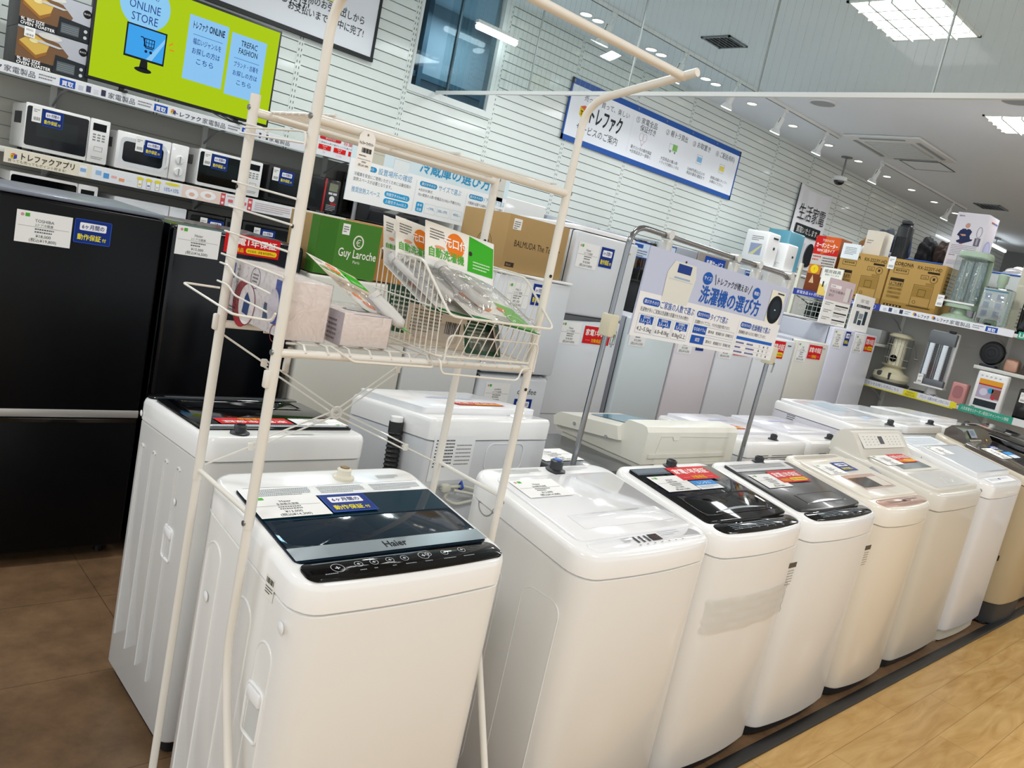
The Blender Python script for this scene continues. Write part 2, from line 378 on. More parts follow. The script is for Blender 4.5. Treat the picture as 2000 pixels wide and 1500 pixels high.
b = B(); b.box(18, -7, 0, 18.1, WY+0.1, CEIL, M('far_wall_grey', '#8c8f90', 0.7)); struct(b.build('wall_right', smooth=0))

# glass smoke screen hanging from the ceiling across the shop
GX = 3.9; GZ = 2.535
gs = thing('glass_smoke_screen', 'wired clear glass smoke screen hanging from the ceiling with a thin white bottom rail', 'glass screen', (GX, 2, CEIL))
SG = glass('smoke_screen_glass', '#eaf4f3', 0.015, 0.0, 0.09)
joints = [WY-0.005, 4.5, 3.57, 2.64, 1.71, 0.78, -0.15, -1.08, -2.01]
for i in range(len(joints)-1):
    y1, y0 = joints[i], joints[i+1]; b = B()
    b.poly([(0, y0+0.003-2, GZ-CEIL), (0, y1-0.003-2, GZ-CEIL), (0, y1-0.003-2, -0.002), (0, y0+0.003-2, -0.002)], SG)
    yy = y0+0.03; WI = M('glass_wire', '#7d8688', 0.4, metal=0.5)
    while yy < y1-0.02: b.box(-0.0003, yy-2, GZ-CEIL+0.01, 0.0003, yy+0.0006-2, -0.004, WI); yy += 0.05
    b.build('glass_pane', gs, 0)
    b = B(); b.box(-0.006, y0-0.0035-2, GZ-CEIL, 0.006, y0+0.0035-2, -0.002, M('joint_strip', '#8f9796', 0.35, metal=0.4)); b.build('joint_strip', gs, 0)
b = B(); b.box(-0.012, joints[-1]-2, GZ-CEIL-0.012, 0.012, WY-0.005-2, GZ-CEIL+0.012, M('rail_white', '#dfe3e2', 0.3)); b.build('bottom_rail', gs, 0)

# ceiling fittings
LIT = M('lamp_diffuser', '#fffdf6', 0.5, emit=7.0); LITC = M('lamp_cool', '#f4fbff', 0.5, emit=14.0); LITW = M('downlight_glow', '#fff4df', 0.5, emit=9.0)
FIT = M('fitting_white', '#eceeed', 0.35)
def panel_light(x0, y0, x1, y1, label):
    t = thing('ceiling_panel_light', label, 'ceiling light', ((x0+x1)/2, (y0+y1)/2, CEIL)); w_, d = (x1-x0)/2, (y1-y0)/2
    b = B()
    for q in ((-w_, -d, w_, -d+.02), (-w_, d-.02, w_, d), (-w_, -d, -w_+.02, d), (w_-.02, -d, w_, d)): b.box(q[0], q[1], -.012, q[2], q[3], -0.001, FIT)
    b.build('frame', t, 0)
    b = B(); b.box(-w_+.02, -d+.02, -.004, w_-.02, d-.02, -.001, LIT); b.build('diffuser', t, 0)
    b = B()
    for i in range(1, 5): x = -w_+2*w_*i/5; b.box(x-.006, -d+.02, -.03, x+.006, d-.02, -.005, FIT)
    for i in range(1, 4): y = -d+2*d*i/4; b.box(-w_+.02, y-.006, -.03, w_-.02, y+.006, -.005, FIT)
    b.build('louvre', t, 0)
panel_light(5.06, 2.34, 5.82, 2.93, 'large square louvred ceiling light seen through the glass screen')
panel_light(7.78, 2.3, 8.4, 2.93, 'square ceiling light at right edge, just under the screen rail')
for x0, x1, lab in ((-1, 8.85, 'long ceiling track rail near the slatted wall, running behind the glass screen'), (10.03, 13.1, 'far ceiling track rail beyond the air conditioner')):
    b = B(); b.box(-(x1-x0)/2, -.017, -.03, (x1-x0)/2, .017, -.001, FIT); b.box(-(x1-x0)/2+.01, -.006, -.031, (x1-x0)/2-.01, .006, -.03, DARKG)
    tagset(b.build('track_rail', loc=((x0+x1)/2, 4.77, CEIL), smooth=0), lab, 'track rail')
ORD = ['first', 'second', 'third', 'fourth', 'fifth', 'sixth', 'seventh', 'eighth', 'ninth', 'tenth', 'eleventh', 'twelfth', 'thirteenth', 'fourteenth', 'fifteenth', 'sixteenth']
def spot(x, i):
    t = thing('track_spotlight', ORD[i]+' white spotlight from the left on the ceiling track', 'spotlight', (x, 4.77, CEIL-.03), group='spotlights on the ceiling track')
    b = B(); b.box(-.03, -.014, -.035, .03, .014, 0, FIT, .004); b.build('track_adapter', t)
    b = B(); b.tube(fillet([(0, 0, -.03), (.03, .01, -.07), (-.04, .01, -.1), (.02, .02, -.13)], .03), .003, FIT, 6); b.build('cord', t)
    a = Vector((0, .005, -.035)); c = Vector((0, .07, -.24)); dr = (c-a).normalized()
    b = B(); b.rod(a, a+dr*.06, .009, FIT, 8); b.tube([a+dr*.05, a+dr*.055, a+dr*.17, a+dr*.2, c], [.012, .03, .033, .055, .06], FIT, 16, cap=False)
    for k in range(4): b.box(-.034, .02+k*.004, -.1-k*.012, -.03, .03+k*.004, -.094-k*.012, DARKG)
    b.build('lamp_head', t)
    b = B(); b.tube([c-dr*.006, c+dr*.004], [.056, .05], LITC, 16); b.build('lamp_face', t)
for i, x in enumerate((3.0, 4.86, 5.85, 6.71, 7.64, 8.56, 10.06, 12.58)): spot(x, i)
dls = [4.12, 4.28, 4.9, 5.05, 5.79, 5.94, 6.67, 6.85, 7.54, 8.43, 9.32, 10.15, 11.05, 11.92, 12.8, 13.7]
for i, x in enumerate(dls):
    t = thing('recessed_downlight', ORD[i]+' round recessed downlight from the left along the slatted wall', 'downlight', (x, 5.13, CEIL), group='recessed downlights along the slatted wall')
    b = B(); b.lathe([(.062, -.001), (.062, -.006), (.05, -.009), (.048, -.001)], (0, 0, 0), FIT, 20); b.build('trim_ring', t)
    b = B(); b.lathe([(.047, -.003), (.047, -.005)], (0, 0, 0), LITW, 20); b.build('lens', t, 0)
t = thing('recessed_downlight', 'single round downlight far right between the tall white box and the wall post', 'downlight', (13.9, 4.9, CEIL))
b = B(); b.lathe([(.075, -.001), (.075, -.006), (.06, -.009), (.058, -.001)], (0, 0, 0), FIT, 20); b.build('trim_ring', t)
b = B(); b.lathe([(.057, -.003), (.057, -.005)], (0, 0, 0), LITW, 20); b.build('lens', t, 0)
# air conditioner cassette
t = thing('air_conditioner_cassette', 'white square ceiling air conditioner cassette', 'air conditioner', (9.25, 4.24, CEIL)); b = B()
b.box(-.55, -.43, -.03, .55, .43, -.001, FIT, .02); b.build('panel', t)
b = B(); b.box(-.33, -.26, -.036, .33, .26, -.031, M('grille_grey', '#c7cbce', .5)); 
for i in range(12): b.box(-.31+i*.054, -.24, -.0385, -.3+i*.054, .24, -.036, FIT)
b.build('intake_grille', t, 0)
for x0, y0, x1, y1 in ((-.38, .33, .38, .37), (-.38, -.37, .38, -.33), (-.5, -.25, -.46, .25), (.46, -.25, .5, .25)):
    b = B(); b.box(x0, y0, -.037, x1, y1, -.031, M('louvre_shadow', '#9aa0a6', .5)); b.build('air_louvre', t, 0)
b = B(); 
for q in ((-.25, -.24, .25, -.225), (-.25, .225, .25, .24), (-.25, -.24, -.235, .24), (.235, -.24, .25, .24)): b.box(q[0], q[1], -.006, q[2], q[3], -.001, M('hatch_frame', '#6c7176', .4, metal=.6))
b.box(-.235, -.225, -.004, .235, .225, -.001, CEILM)
tagset(b.build('ceiling_hatch', loc=(10.18, 4.28, CEIL), smooth=0), 'square ceiling access hatch with dark frame beside the air conditioner', 'hatch')
def vent(name, x0, y0, x1, y1, label):
    t = thing(name, label, 'vent', ((x0+x1)/2, (y0+y1)/2, CEIL)); w_, d = (x1-x0)/2, (y1-y0)/2
    b = B()
    for q in ((-w_, -d, w_, -d+.02), (-w_, d-.02, w_, d), (-w_, -d, -w_+.02, d), (w_-.02, -d, w_, d)): b.box(q[0], q[1], -.012, q[2], q[3], -.001, STEEL)
    b.build('frame', t, 0); b = B(); b.box(-w_+.02, -d+.02, -.003, w_-.02, d-.02, -.001, MATB)
    for i in range(6): y = -d+.03+i*(2*d-.06)/6; b.prism([(y, -.009), (y+.03, -.004), (y+.03, -.006), (y, -.011)], -w_+.02, w_-.02, DARKG)
    b.build('slats', t, 0)
vent('ceiling_vent', 5.55, 4.14, 5.83, 4.42, 'square dark grey ceiling vent seen through the glass screen')
vent('ceiling_vent', 12.55, 4.15, 12.95, 4.5, 'dark ceiling vent at the far right above the tall white box')
for x, y, lab in ((7.47, 4.29, 'round flat ceiling speaker right under the screen rail near the middle'), (7.32, 2.52, 'round ceiling speaker at the right edge cut by the screen rail')):
    t = thing('ceiling_speaker', lab, 'speaker', (x, y, CEIL)); b = B(); b.lathe([(.14, -.001), (.14, -.01), (.12, -.016), (.118, -.001)], (0, 0, 0), FIT, 28); b.build('rim', t)
    b = B(); b.lathe([(.117, -.003), (.117, -.012)], (0, 0, 0), M('speaker_mesh', '#a3a7aa', .6), 28); b.build('grille', t, 0)
t = thing('dome_camera', 'white dome security camera hanging from a short ceiling pole', 'camera', (9.97, 5.2, CEIL)); b = B()
b.lathe([(.07, -.001), (.07, -.012), (.02, -.016), (.012, -.02), (.012, -.24), (.02, -.245)], (0, 0, 0), STEEL, 20); b.build('pole', t)
b = B(); b.lathe([(.02, -.24), (.09, -.26), (.095, -.3), (.08, -.31)], (-.04, 0, 0), FIT, 24); b.build('housing', t)
b = B(); b.lathe([(.066, -.3), (.062, -.33), (.04, -.355), (.01, -.365)], (-.04, 0, 0), BLACK, 24); b.build('dome', t)
for x0, x1, y, z, lab in ((4.03, 4.47, 5.42, 3.09, 'bright white tube lamp in front of the dark window, behind the glass screen'), (15.5, 16.7, 5.2, 3.3, 'long bright tube lamp far away at the right edge')):
    t = thing('tube_lamp', lab, 'lamp', ((x0+x1)/2, y, z)); h = (x1-x0)/2
    b = B(); b.tube([(-h, 0, 0), (-h+.01, 0, 0), (h-.01, 0, 0), (h, 0, 0)], [.012, .022, .022, .012], LITC, 12); b.build('tube', t)
    b = B(); b.box(-h, -.02, .024, h, .02, .05, FIT); b.rod((0, 0, .05), (0, 0, CEIL-z-.002), .008, STEEL); b.box(-.08, -.04, CEIL-z-.03, .08, .04, CEIL-z-.001, GREY); b.build('mount', t, 0)

# ---- banners on the wall
def at2(p, y): q = at(p[0], p[1], 1, y); return q.x, q.z
x0, x1, z0, z1 = 5.34, 8.24, 2.53, 3.09
t = thing('service_banner', 'long white banner with blue edging and service pictures on the slatted wall', 'banner', (x0, WY-.02, z0)); W, H = x1-x0, z1-z0
BLUE = '#0a52a6'
b = B(); b.box(0, 0, 0, W, .004, H, M('banner_cloth', '#f1f4fa', .75)); b.build('sheet', t, 0)
b = B(); bm_ = M('banner_blue_edge', BLUE, .6); b.box(0, -.001, H-.055, W, .005, H, bm_); b.box(0, -.001, 0, W, .005, .05, bm_); b.box(0, -.001, 0, .022, .005, H, bm_); b.box(W-.022, -.001, 0, W, .005, H, bm_); b.build('edging', t, 0)
for i in range(7):
    b = B(); b.lathe([(.012, -.003), (.012, .007), (.005, .007), (.005, -.003)], (.03+i*(W-.06)/6, 0, H-.025), STEEL, 12, 'y'); b.build('eyelet', t)
b = B(); b.flat = True; s = Sheet(b, (0, -.0005, 0)); K = '#2d3138'
s.t('売って、買って、楽しい', .2, H-.155, .055, '#4a4e55', 1); cube_logo(s, .17, .235, .115); s.t('トレファク', .32, .235, .16, K, 2, w_=.47, bold=.03)
s.t('サービスのご案内', .17, .12, .075, K, 1, w_=.6); s.line(.93, .1, .93, H-.1, .002, '#cfd3da')
for i, (u, n, a, c2, col) in enumerate(((1.06, '①', ('家電全品', '保証付き'), ('最大12ヶ月の動作保証', '※全商品及び一部除く'), '#d9a9b0'), (1.56, '②', ('軽トラ貸出',), ('大型商品の購入時', 'トラックを無料レンタル'), '#8cc86a'), (2.05, '③', ('お取置き',), ('5,000円(税込)以上の', '商品を最長1週間まで'), '#8bbfe8'), (2.5, '④', ('ご配送(有料)',), ('詳細は店舗スタッフへ', 'お尋ねください。'), '#f0dc6a'))):
    s.t(n, u-.085, H-.15, .06, K)
    for j, a_ in enumerate(a): s.t(a_, u, H-.145-j*.068, .06, K, maxw=.3)
    v = .24 if i == 0 else .27
    if i == 0:
        s.ring(u+.05, v+.05, .034, .003, '#c58a94', 1, .04); s.ring(u+.105, v+.05, .034, .003, '#c58a94', 1, .04); s.poly([(u+.03, v+.03), (u+.077, v-.04), (u+.125, v+.03), (u+.077, v-.03)], '#c58a94')
    elif i == 1: s.frame(u+.02, v, u+.1, v+.07, .003, '#9aa09a'); s.rect(u+.08, v+.01, u+.16, v+.075, col); s.disc(u+.05, v-.005, .014, '#9aa09a'); s.disc(u+.13, v-.005, .014, '#9aa09a')
    else: s.frame(u+.04, v-.02, u+.14, v+.075, .003, '#9aa0a8'); s.rect(u+.05, v+.0, u+.14, v+.055, col, 2)
    for j, a_ in enumerate(c2): s.t(a_, u-.08, .155-j*.042, .034, '#555a60', maxw=.34)
b.build('print', t, 0)

t = thing('wall_poster', 'white poster in black frame above the lit screen, explaining a form', 'poster', (1.25, WY-.03, 2.575)); W, H = 2.0, .86
b = B(); b.box(0, 0, 0, W, .012, H, M('poster_sheet', '#e9ecf2', .6)); b.build('sheet', t, 0)
b = B(); 
for q in ((-.01, 0, W+.012, .028), (-.01, H-.03, W+.012, H)): b.box(q[0], -.008, q[1], q[2], .014, q[3], MATB)
b.box(W-.012, -.006, 0, W+.01, .014, H, MATB); b.box(-.01, -.006, 0, .012, .014, H, MATB); b.build('frame', t, 0)
b = B(); b.flat = True; s = Sheet(b, (0, -.001, 0)); C1 = '#33373d'
s.t('お申込みフォームに', .72, .265, .062, C1, 1, bold=.008); s.t('必要事項を入力するだけ!', .68, .175, .062, C1, 1, bold=.008)
s.t('お品物のお引き出しから', 1.33, .23, .058, C1, 1, bold=.008, w_=.56); s.t('お支払いまで1日中に完了!', 1.3, .145, .058, C1, 1, bold=.008, w_=.6); s.t('お支払い', 1.5, .44, .1, C1, 1, bold=.015)
s.rect(1.49, .29, 1.7, .41, '#f0eaa0', 1); s.frame(1.49, .29, 1.7, .41, .004, C1, 2); s.rect(1.52, .35, 1.65, .36, C1, 2); s.rect(1.62, .26, 1.7, .34, '#f4efb5', 3); s.disc(1.66, .315, .014, C1, 4); s.disc(1.66, .285, .018, C1, 4, .014)
for u, v in ((1.42, .4), (1.44, .46), (1.73, .28)): s.poly([(u-.012, v), (u, v-.018), (u+.012, v), (u, v+.018)], '#9a9da3', 1)
b.build('print', t, 0)

t = thing('hanging_banner', 'white vertical cloth banner in the right distance with black headline', 'banner', (9.72, WY-.03, 2.0)); W, H = .88, 1.05
b = B(); N = 18; cl = M('banner_cloth2', '#e6e6ec', .8)
g = [[Vector((W*i/N, -.012*math.sin(i*.9)*(j/8), H*j/8-(.05*math.sin(PI*i/N) if j == 8 else 0))) for i in range(N+1)] for j in range(9)]
b.add([p for r in g for p in r], [(j*(N+1)+i, j*(N+1)+i+1, (j+1)*(N+1)+i+1, (j+1)*(N+1)+i) for j in range(8) for i in range(N)], cl); b.build('cloth', t)
b = B(); b.flat = True; s = Sheet(b, (0, -.016, 0)); s.t('生活家電', .07, .63, .2, '#26282c', 1, w_=.72); s.rect(.08, .42, .76, .56, '#24262a', 1); s.t('買取いたします。', .12, .455, .085, '#f0f0f0', 2, w_=.6)
s.rect(.1, .02, .45, .34, '#c9ccd2', 1); s.disc(.62, .2, .12, '#23262c', 1, .16); b.build('print', t, 0)
b = B(); b.rod((-.02, 0, 0), (-.02, 0, H), .006, DARKG, 6); b.build('pole', t)

# ---------------------------------------------------------------- washing machines
def outline(w, d, r, bow, e=0.0):
    p = rrect(-w/2+e, e, w/2-e, d-e, max(r-e, .004), 5); x0, x1 = p[-1][0], p[0][0]
    p += [(x0+(x1-x0)*i/10, e) for i in range(1, 10)]
    return [(x, y-bow*max(0, 1-(2*x/w)**2)*max(0, 1-2*y/d)) for x, y in p]
class Washer:
    def __init__(s, label, x0, x1, yf, d, zf, zb, drop=.06, bow=.012, mat=WHITE, cover=None, rz=0.0, rev=False, r=.035, z0=.045, foot=MATB, name='washing_machine', group='white top-loading washing machines'):
        s.w = x1-x0; s.d = d; s.zf = zf; s.zb = zb; s.bow = bow; s.drop = drop
        s.t = thing(name, label, 'washing machine', ((x0+x1)/2, yf, 0), PI if rev else 0.0, group)
        cover = cover or mat; s.cover = cover
        O = outline(s.w, d, r, bow); I = outline(s.w, d, r, bow, .006)
        b = B(); sm = lambda p: s.zt(p[1])-drop
        b.loft([[(x, y, z0) for x, y in I], [(x, y, z0+.008) for x, y in O], [(x, y, sm((x, y))-.004) for x, y in O], [(x, y, sm((x, y))-.001) for x, y in I]], mat)
        s.body = b.build('body', s.t, 40)
        b = B(); J = outline(s.w, d, r, bow, .02)
        b.loft([[(x, y, .012) for x, y in J], [(x, y, z0+.004) for x, y in J]], foot)
        for sx in (-1, 1):
            for yy in (.05, d-.05): b.lathe([(.022, 0), (.022, .014)], (sx*(s.w/2-.05), yy, 0), foot, 12)
        b.build('base', s.t)
        b = B(); L = []
        for e, dz in ((.006, -drop+.001), (-.001, -drop+.003), (-.001, -.016), (.002, -.007), (.007, -.0015), (.014, 0)):
            L.append([(x, y, s.zt(y)+dz) for x, y in outline(s.w, d, r, bow, e)])
        b.loft(L, cover); b.build('top_cover', s.t, 40)
    def zt(s, y): return s.zf+(s.zb-s.zf)*max(0, min(1, y/s.d))
    def P(s, u, v, h=0): return Vector((u, v, s.zt(v)+h))
    def slab(s, name, out, h0, h1, m, rnd=.003, parent=None):
        b = B(); cx = sum(p[0] for p in out)/len(out); cy = sum(p[1] for p in out)/len(out)
        sx = max(abs(p[0]-cx) for p in out); sy = max(abs(p[1]-cy) for p in out)
        q = [(cx+(x-cx)*(1-rnd/sx), cy+(y-cy)*(1-rnd/sy)) for x, y in out]
        b.loft([[s.P(x, y, h0) for x, y in out], [s.P(x, y, h1-rnd*.7) for x, y in out], [s.P(x, y, h1) for x, y in q]], m)
        return b.build(name, parent or s.t, 40)
    def sheet(s, b, u, v, h=.008):
        n = (s.P(0, 1, 0)-s.P(0, 0, 0)); k = Vector((0, s.d, s.zb-s.zf)).normalized()
        b.flat = True; return Sheet(b, s.P(u, v, h), (1, 0, 0), k)
    def frm(s, u, v, h=.0085, flip=False):
        k = Vector((0, s.d, s.zb-s.zf)).normalized()
        return (s.P(u, v, h), (-1, 0, 0), -k) if flip else (s.P(u, v, h), (1, 0, 0), k)
    def faucet(s, u, v, m=CREAM, m2=None, rr_=.016, h=.02):
        b = B(); b.lathe([(rr_*1.5, -.004), (rr_*1.5, .004), (rr_, .008), (rr_*.95, h*.6), (rr_*1.02, h), (rr_*.7, h+.004), (rr_*.6, h-.004)], s.P(u, v), m, 20)
        o = b.build('water_inlet', s.t); 
        if m2: c = B(); c.lathe([(rr_*.6, h-.003), (rr_*.6, h+.005)], s.P(u, v), m2, 16); c.build('inlet_cap', o)
    def back_cord(s, sx=0.1):
        pass
def bowl(W, u0, u1, v0, v1, m, depth=.016, h=.007, name='lid_handle_recess', nu=26, nv=12):
    b = B(); vs = []; 
    for j in range(nv+1):
        for i in range(nu+1):
            a = i/nu; c = j/nv; u = u0+(u1-u0)*a; v = v0+(v1-v0)*c
            vs.append(W.P(u, v, h-depth*math.sin(PI*min(1, c))**1.0*max(0, 1-(2*a-1)**2)))
    b.add(vs, [(j*(nu+1)+i, j*(nu+1)+i+1, (j+1)*(nu+1)+i+1, (j+1)*(nu+1)+i) for j in range(nv) for i in range(nu)], m)
    return b.build(name, W.t, 60)
def arch_rib(b, x, ya, yb, z0, ztop, r, m, nx):
    """pressed arch groove on a side panel x=const"""
    rr_ = abs(yb-ya)/2; cy = (ya+yb)/2
    b.tube([(x, ya, z0)]+[(x, cy+rr_*math.cos(a), ztop-rr_+rr_*math.sin(a)) for a in [PI-PI*i/10 for i in range(11)]]+[(x, yb, z0)], r, m, 8)
def side_handle(W, y0, y1, z0, z1, m=None):
    m = m or WHITE2; x = -W.w/2; b = B()
    L = rrect(y0, z0, y1, z1, .012, 4); b.tube([(x, a, c) for a, c in L], .0035, m, 8, True)
    b.box(x-.006, y0+.005, z1-.03, x+.003, y1-.005, z1-.004, m, .004); o = b.build('carry_handle', W.t)
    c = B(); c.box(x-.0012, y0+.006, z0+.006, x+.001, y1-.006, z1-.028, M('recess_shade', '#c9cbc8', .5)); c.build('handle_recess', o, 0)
TOPW = M('top_cover_white', '#f4f4f3', 0.2, coat=0.5)
NAVY = M('navy_gloss_lid', '#051a2a', 0.06, spec=.3)
LBLK = M('black_gloss_lid', '#06070a', 0.06, spec=.28)
SILV = M('silver_strip', '#aeb7bd', 0.22, metal=0.75)
WFRONT = M('front_panel_warm_white', '#ececea', 0.3, coat=0.3, var=0.012, vs=2)
# --- 1: nearest machine, navy lid
W = Washer('nearest white washing machine with dark navy lid and silver strip, standing inside the ivory rack', .676, 1.164, 1.09, .42, .835, .885, .06, .012, WFRONT, TOPW, r=.05)
O = rrect(-.222, .058, .222, .335, .03, 5); W.slab('lid', rrect(-.222, .062, .222, .338, .014, 4), 0, .005, NAVY)
bowl(W, -.219, .219, .105, .2, NAVY, .02, .0062)
b = B(); b.add([W.P(u, v, h) for u, v, h in ((-.219, .2, .0063), (.219, .2, .0063), (.219, .285, .0075), (-.219, .285, .0075))], [(0, 1, 2, 3)], M('teal_window', '#0a2a3a', .08, spec=.3)); b.build('lid_window', W.t, 0)
b = B(); s = W.sheet(b, 0, .064, .0062); s.rect(-.222, 0, .222, .041, SILV, 0); s.t('Haier', 0, .012, .026, '#20262b', 1, 'c', w_=.052, bold=.012); b.build('silver_strip', W.t, 0)
cp = [(x, y) for x, y in outline(.444, .2, .03, .012)]; cp = [(x, min(y, .05)+.009) for x, y in cp]
cpp = rrect(-.224, .004, .224, .058, .02, 5); cpp = [(x, y-.01*(1-(x/.224)**2)*(1 if y < .03 else 0)) for x, y in cpp+[]]
ex = [(-.204+.408*i/10, .004-.01*(1-((-.204+.408*i/10)/.224)**2)) for i in range(1, 10)]; cpp += ex
ctl = W.slab('control_panel', cpp, 0, .0045, LBLK, .002)
b = B(); s = W.sheet(b, 0, 0, .0052); LG = '#cfd6da'
for u, v, r in ((-.158, .03, .013), (-.113, .034, .0085), (-.08, .034, .0085), (-.045, .034, .0085), (-.012, .034, .0085), (.033, .034, .0115), (.046, .037, .007), (.085, .035, .008), (.13, .037, .0085)):
    s.ring(u, v, r, .0009, LG, 1, n=20); s.rect(u-r*.4, v-.001, u+r*.4, v+.001, LG, 1); s.rect(u-.001, v-r*.3, u+.001, v+r*.4, LG, 1)
s.greek(-.2, .048, .38, .0028, '#8d969b', 1, 1, 1, 4)
for u, wd in ((-.19, .05), (-.12, .02), (-.09, .018), (-.05, .02), (-.02, .04), (.025, .03), (.07, .05), (.12, .04)): s.greek(u, .014, wd*.7, .0034, '#9aa3a8', 1, 1, 1, int(u*999))
b.build('control_print', ctl, 0)
b = B(); s = W.sheet(b, -.22, .289, .0062); s.rect(0, 0, .44, .043, '#eef0f0', 0)
for i, (u, wd) in enumerate(((.03, .12), (.17, .11), (.3, .13))): s.greek(u, .032, wd, .004, '#7d868c', 1, 5, 1.5, i)
b.build('instruction_strip', W.t, 0)
price_card(W.t, *W.frm(-.222, .207, .0085), .15, .085, 'Haier', '全自動洗濯機', '¥13,000', '(税込¥14,300)')
blue_sticker(W.t, *W.frm(-.068, .21, .0085), .107, .072)
W.faucet(.045, .372, CREAM, M('brass', '#8a6a3a', .3, metal=1.0))
b = B(); s = W.sheet(b, .13, .36, .001); s.greek(0, .012, .06, .004, '#9a9a96', 1, 3, 1.5, 8); b.build('rating_print', W.t, 0)
b = B(); X = -W.w/2
for ya, yb, zt_ in ((.05, .105, .69), (.145, .215, .725), (.30, .365, .77)):
    arch_rib(b, X+.0015, ya, yb, .12, zt_, .0032, WFRONT, -1)
b.build('side_ribs', W.t); side_handle(W, .055, .115, .50, .6)
for y, z in ((.035, .742), (.335, .655)):
    b = B(); b.lathe([(.011, -.004), (.009, -.005), (.0, -.006)], (X+.001, y, z), WHITE2, 14, 'x'); b.build('screw_cap', W.t)
b = B(); b.flat = True; s = Sheet(b, (X-.0008, .115, .765), (0, -1, 0)); s.rect(0, 0, .035, .042, '#e8e6de', 1)
for i in range(8): s.rect(.004+i*.0035, .028, .0055+i*.0035+(i % 3)*.0006, .038, '#333333', 2)
s.greek(.004, .02, .027, .003, '#555555', 2, 3, 1.7, 5); b.build('serial_label', W.t, 0)

# --- 2: white lid machine
W = Washer('all-white washing machine with white lid and small dark display, second in the front row', 1.41, 1.95, 1.095, .455, .80, .857, .062, .02, WFRONT, TOPW, r=.06)
W.slab('lid', [(x, y) for x, y in rrect(-.235, .06, .235, .385, .02, 5)], 0, .007, M('lid_white_gloss', '#f3f3f5', .1, coat=.8))
bowl(W, -.17, .2, .1, .17, MATS['lid_white_gloss'], -.009, .0075, 'lid_grip')
ctl = W.slab('control_panel', [(x, y) for x, y in rrect(-.225, .008, .225, .055, .025, 5)], 0, .003, MATS['lid_white_gloss'], .002)
b = B(); s = W.sheet(b, -.04, .02, .0045)
s.rect(.05, 0, .09, .028, '#231f1e', 1); s.t('888', .055, .006, .018, '#5a3a30', 2)
for u in (-.012, .01, .032): s.rect(u, -.001, u+.008, .026, '#3b3a3a', 1)
s.greek(-.06, .024, .035, .003, '#8b8f93', 1, 4, 1.8, 3); s.greek(.1, .03, .09, .003, '#8b8f93', 1, 3, 2.4, 9)
for i in range(7): s.rect(-.02+i*.03, -.012, -.013+i*.03, -.009, '#8b8f93', 1)
b.build('control_print', ctl, 0)
price_card(W.t, *W.frm(-.215, .262), .165, .095, 'Haier', '全自動洗濯機', '¥13,000', '(税込¥14,300)')
W.faucet(.03, .418, DARKG, M('blue_plastic', '#2a6bd0', .4), .02, .03)
b = B(); s = W.sheet(b, -.22, .4, .001); s.greek(.02, .03, .17, .004, '#a7aaab', 1, 4, 1.6, 2); s.greek(.25, .03, .15, .004, '#b5b8b8', 1, 3, 1.8, 6); b.build('rating_print', W.t, 0)
b = B(); X = -W.w/2; b.tube([(X+.0006, y, z) for y, z in rrect(.04, .1, .17, .66, .035, 5)], .0018, WFRONT, 6, True); b.tube([(X+.0006, y, z) for y, z in rrect(.25, .1, .38, .66, .035, 5)], .0018, WFRONT, 6, True); b.build('side_ribs', W.t)
b = B(); L = [(X, .36+.03*math.cos(a), .79+.03*math.sin(a)) for a in [PI+PI*i/10 for i in range(11)]]; b.tube(L, .002, GREY, 6); b.build('hinge_outline', W.t)

# --- 3: black lid, plastic film round the middle
def crescent(W, u0, u1, v, m, h=.009, amp=.014):
    b = B(); n = 18; a = []; c = []
    for i in range(n+1):
        t_ = i/n; u = u0+(u1-u0)*t_; a.append(W.P(u, v+amp*1.2*math.sin(PI*t_), h)); c.append(W.P(u, v-amp*.1*math.sin(PI*t_), h-.002))
    b.add(a+c, [(i, i+1, n+2+i, n+1+i) for i in range(n)], m); return b.build('handle_trim', W.t, 60)
def black_lid(W, lidm, seed, mw):
    W.slab('lid', [(x, y-(.014*(1-(x/mw)**2) if y < .1 else 0)) for x, y in (lambda p: p+[(p[-1][0]+(p[0][0]-p[-1][0])*i/10, p[-1][1]) for i in range(1, 10)])(rrect(-mw, .062, mw, .378, .015, 4))], 0, .008, lidm)
    p = rrect(-mw+.003, .006, mw-.003, .056, .03, 5); p = p+[(p[-1][0]+(p[0][0]-p[-1][0])*i/10, p[-1][1]) for i in range(1, 10)]
    c = W.slab('control_panel', [(x, y-.016*(1-(x/mw)**2)) for x, y in p], 0, .004, LBLK, .002)
    b = B(); s = W.sheet(b, 0, 0, .005)
    s.greek(-.16, .034, .32, .0035, '#8a97a0', 1, 4, 2.2, seed)
    for i in range(6): s.ring(-.12+i*.045, .016-.002*i, .006, .0008, '#c3cdd4', 1, n=14)
    b.build('control_print', c, 0)
W = Washer('white washing machine with black lid and clear film round its front, third in front row', 1.96, 2.485, 1.095, .42, .80, .86, .07, .024, WFRONT, TOPW, r=.06)
black_lid(W, LBLK, 3, .228); bowl(W, -.2, .2, .085, .2, LBLK, .018, .0092); crescent(W, -.13, .16, .1, SILV)
b = B(); s = W.sheet(b, -.225, .335, .009); s.rect(0, 0, .18, .04, '#4a5560', 0); s.greek(.01, .03, .16, .004, '#9aa7b0', 1, 4, 1.6, 1); b.build('instruction_strip', W.t, 0)
price_card(W.t, *W.frm(-.205, .225, .0098), .17, .095, 'AQUA', '全自動洗濯機', '¥15,000', '(税込¥16,500)')
red_sticker(W.t, *W.frm(-.05, .285, .01), .215, .085, pill=False)
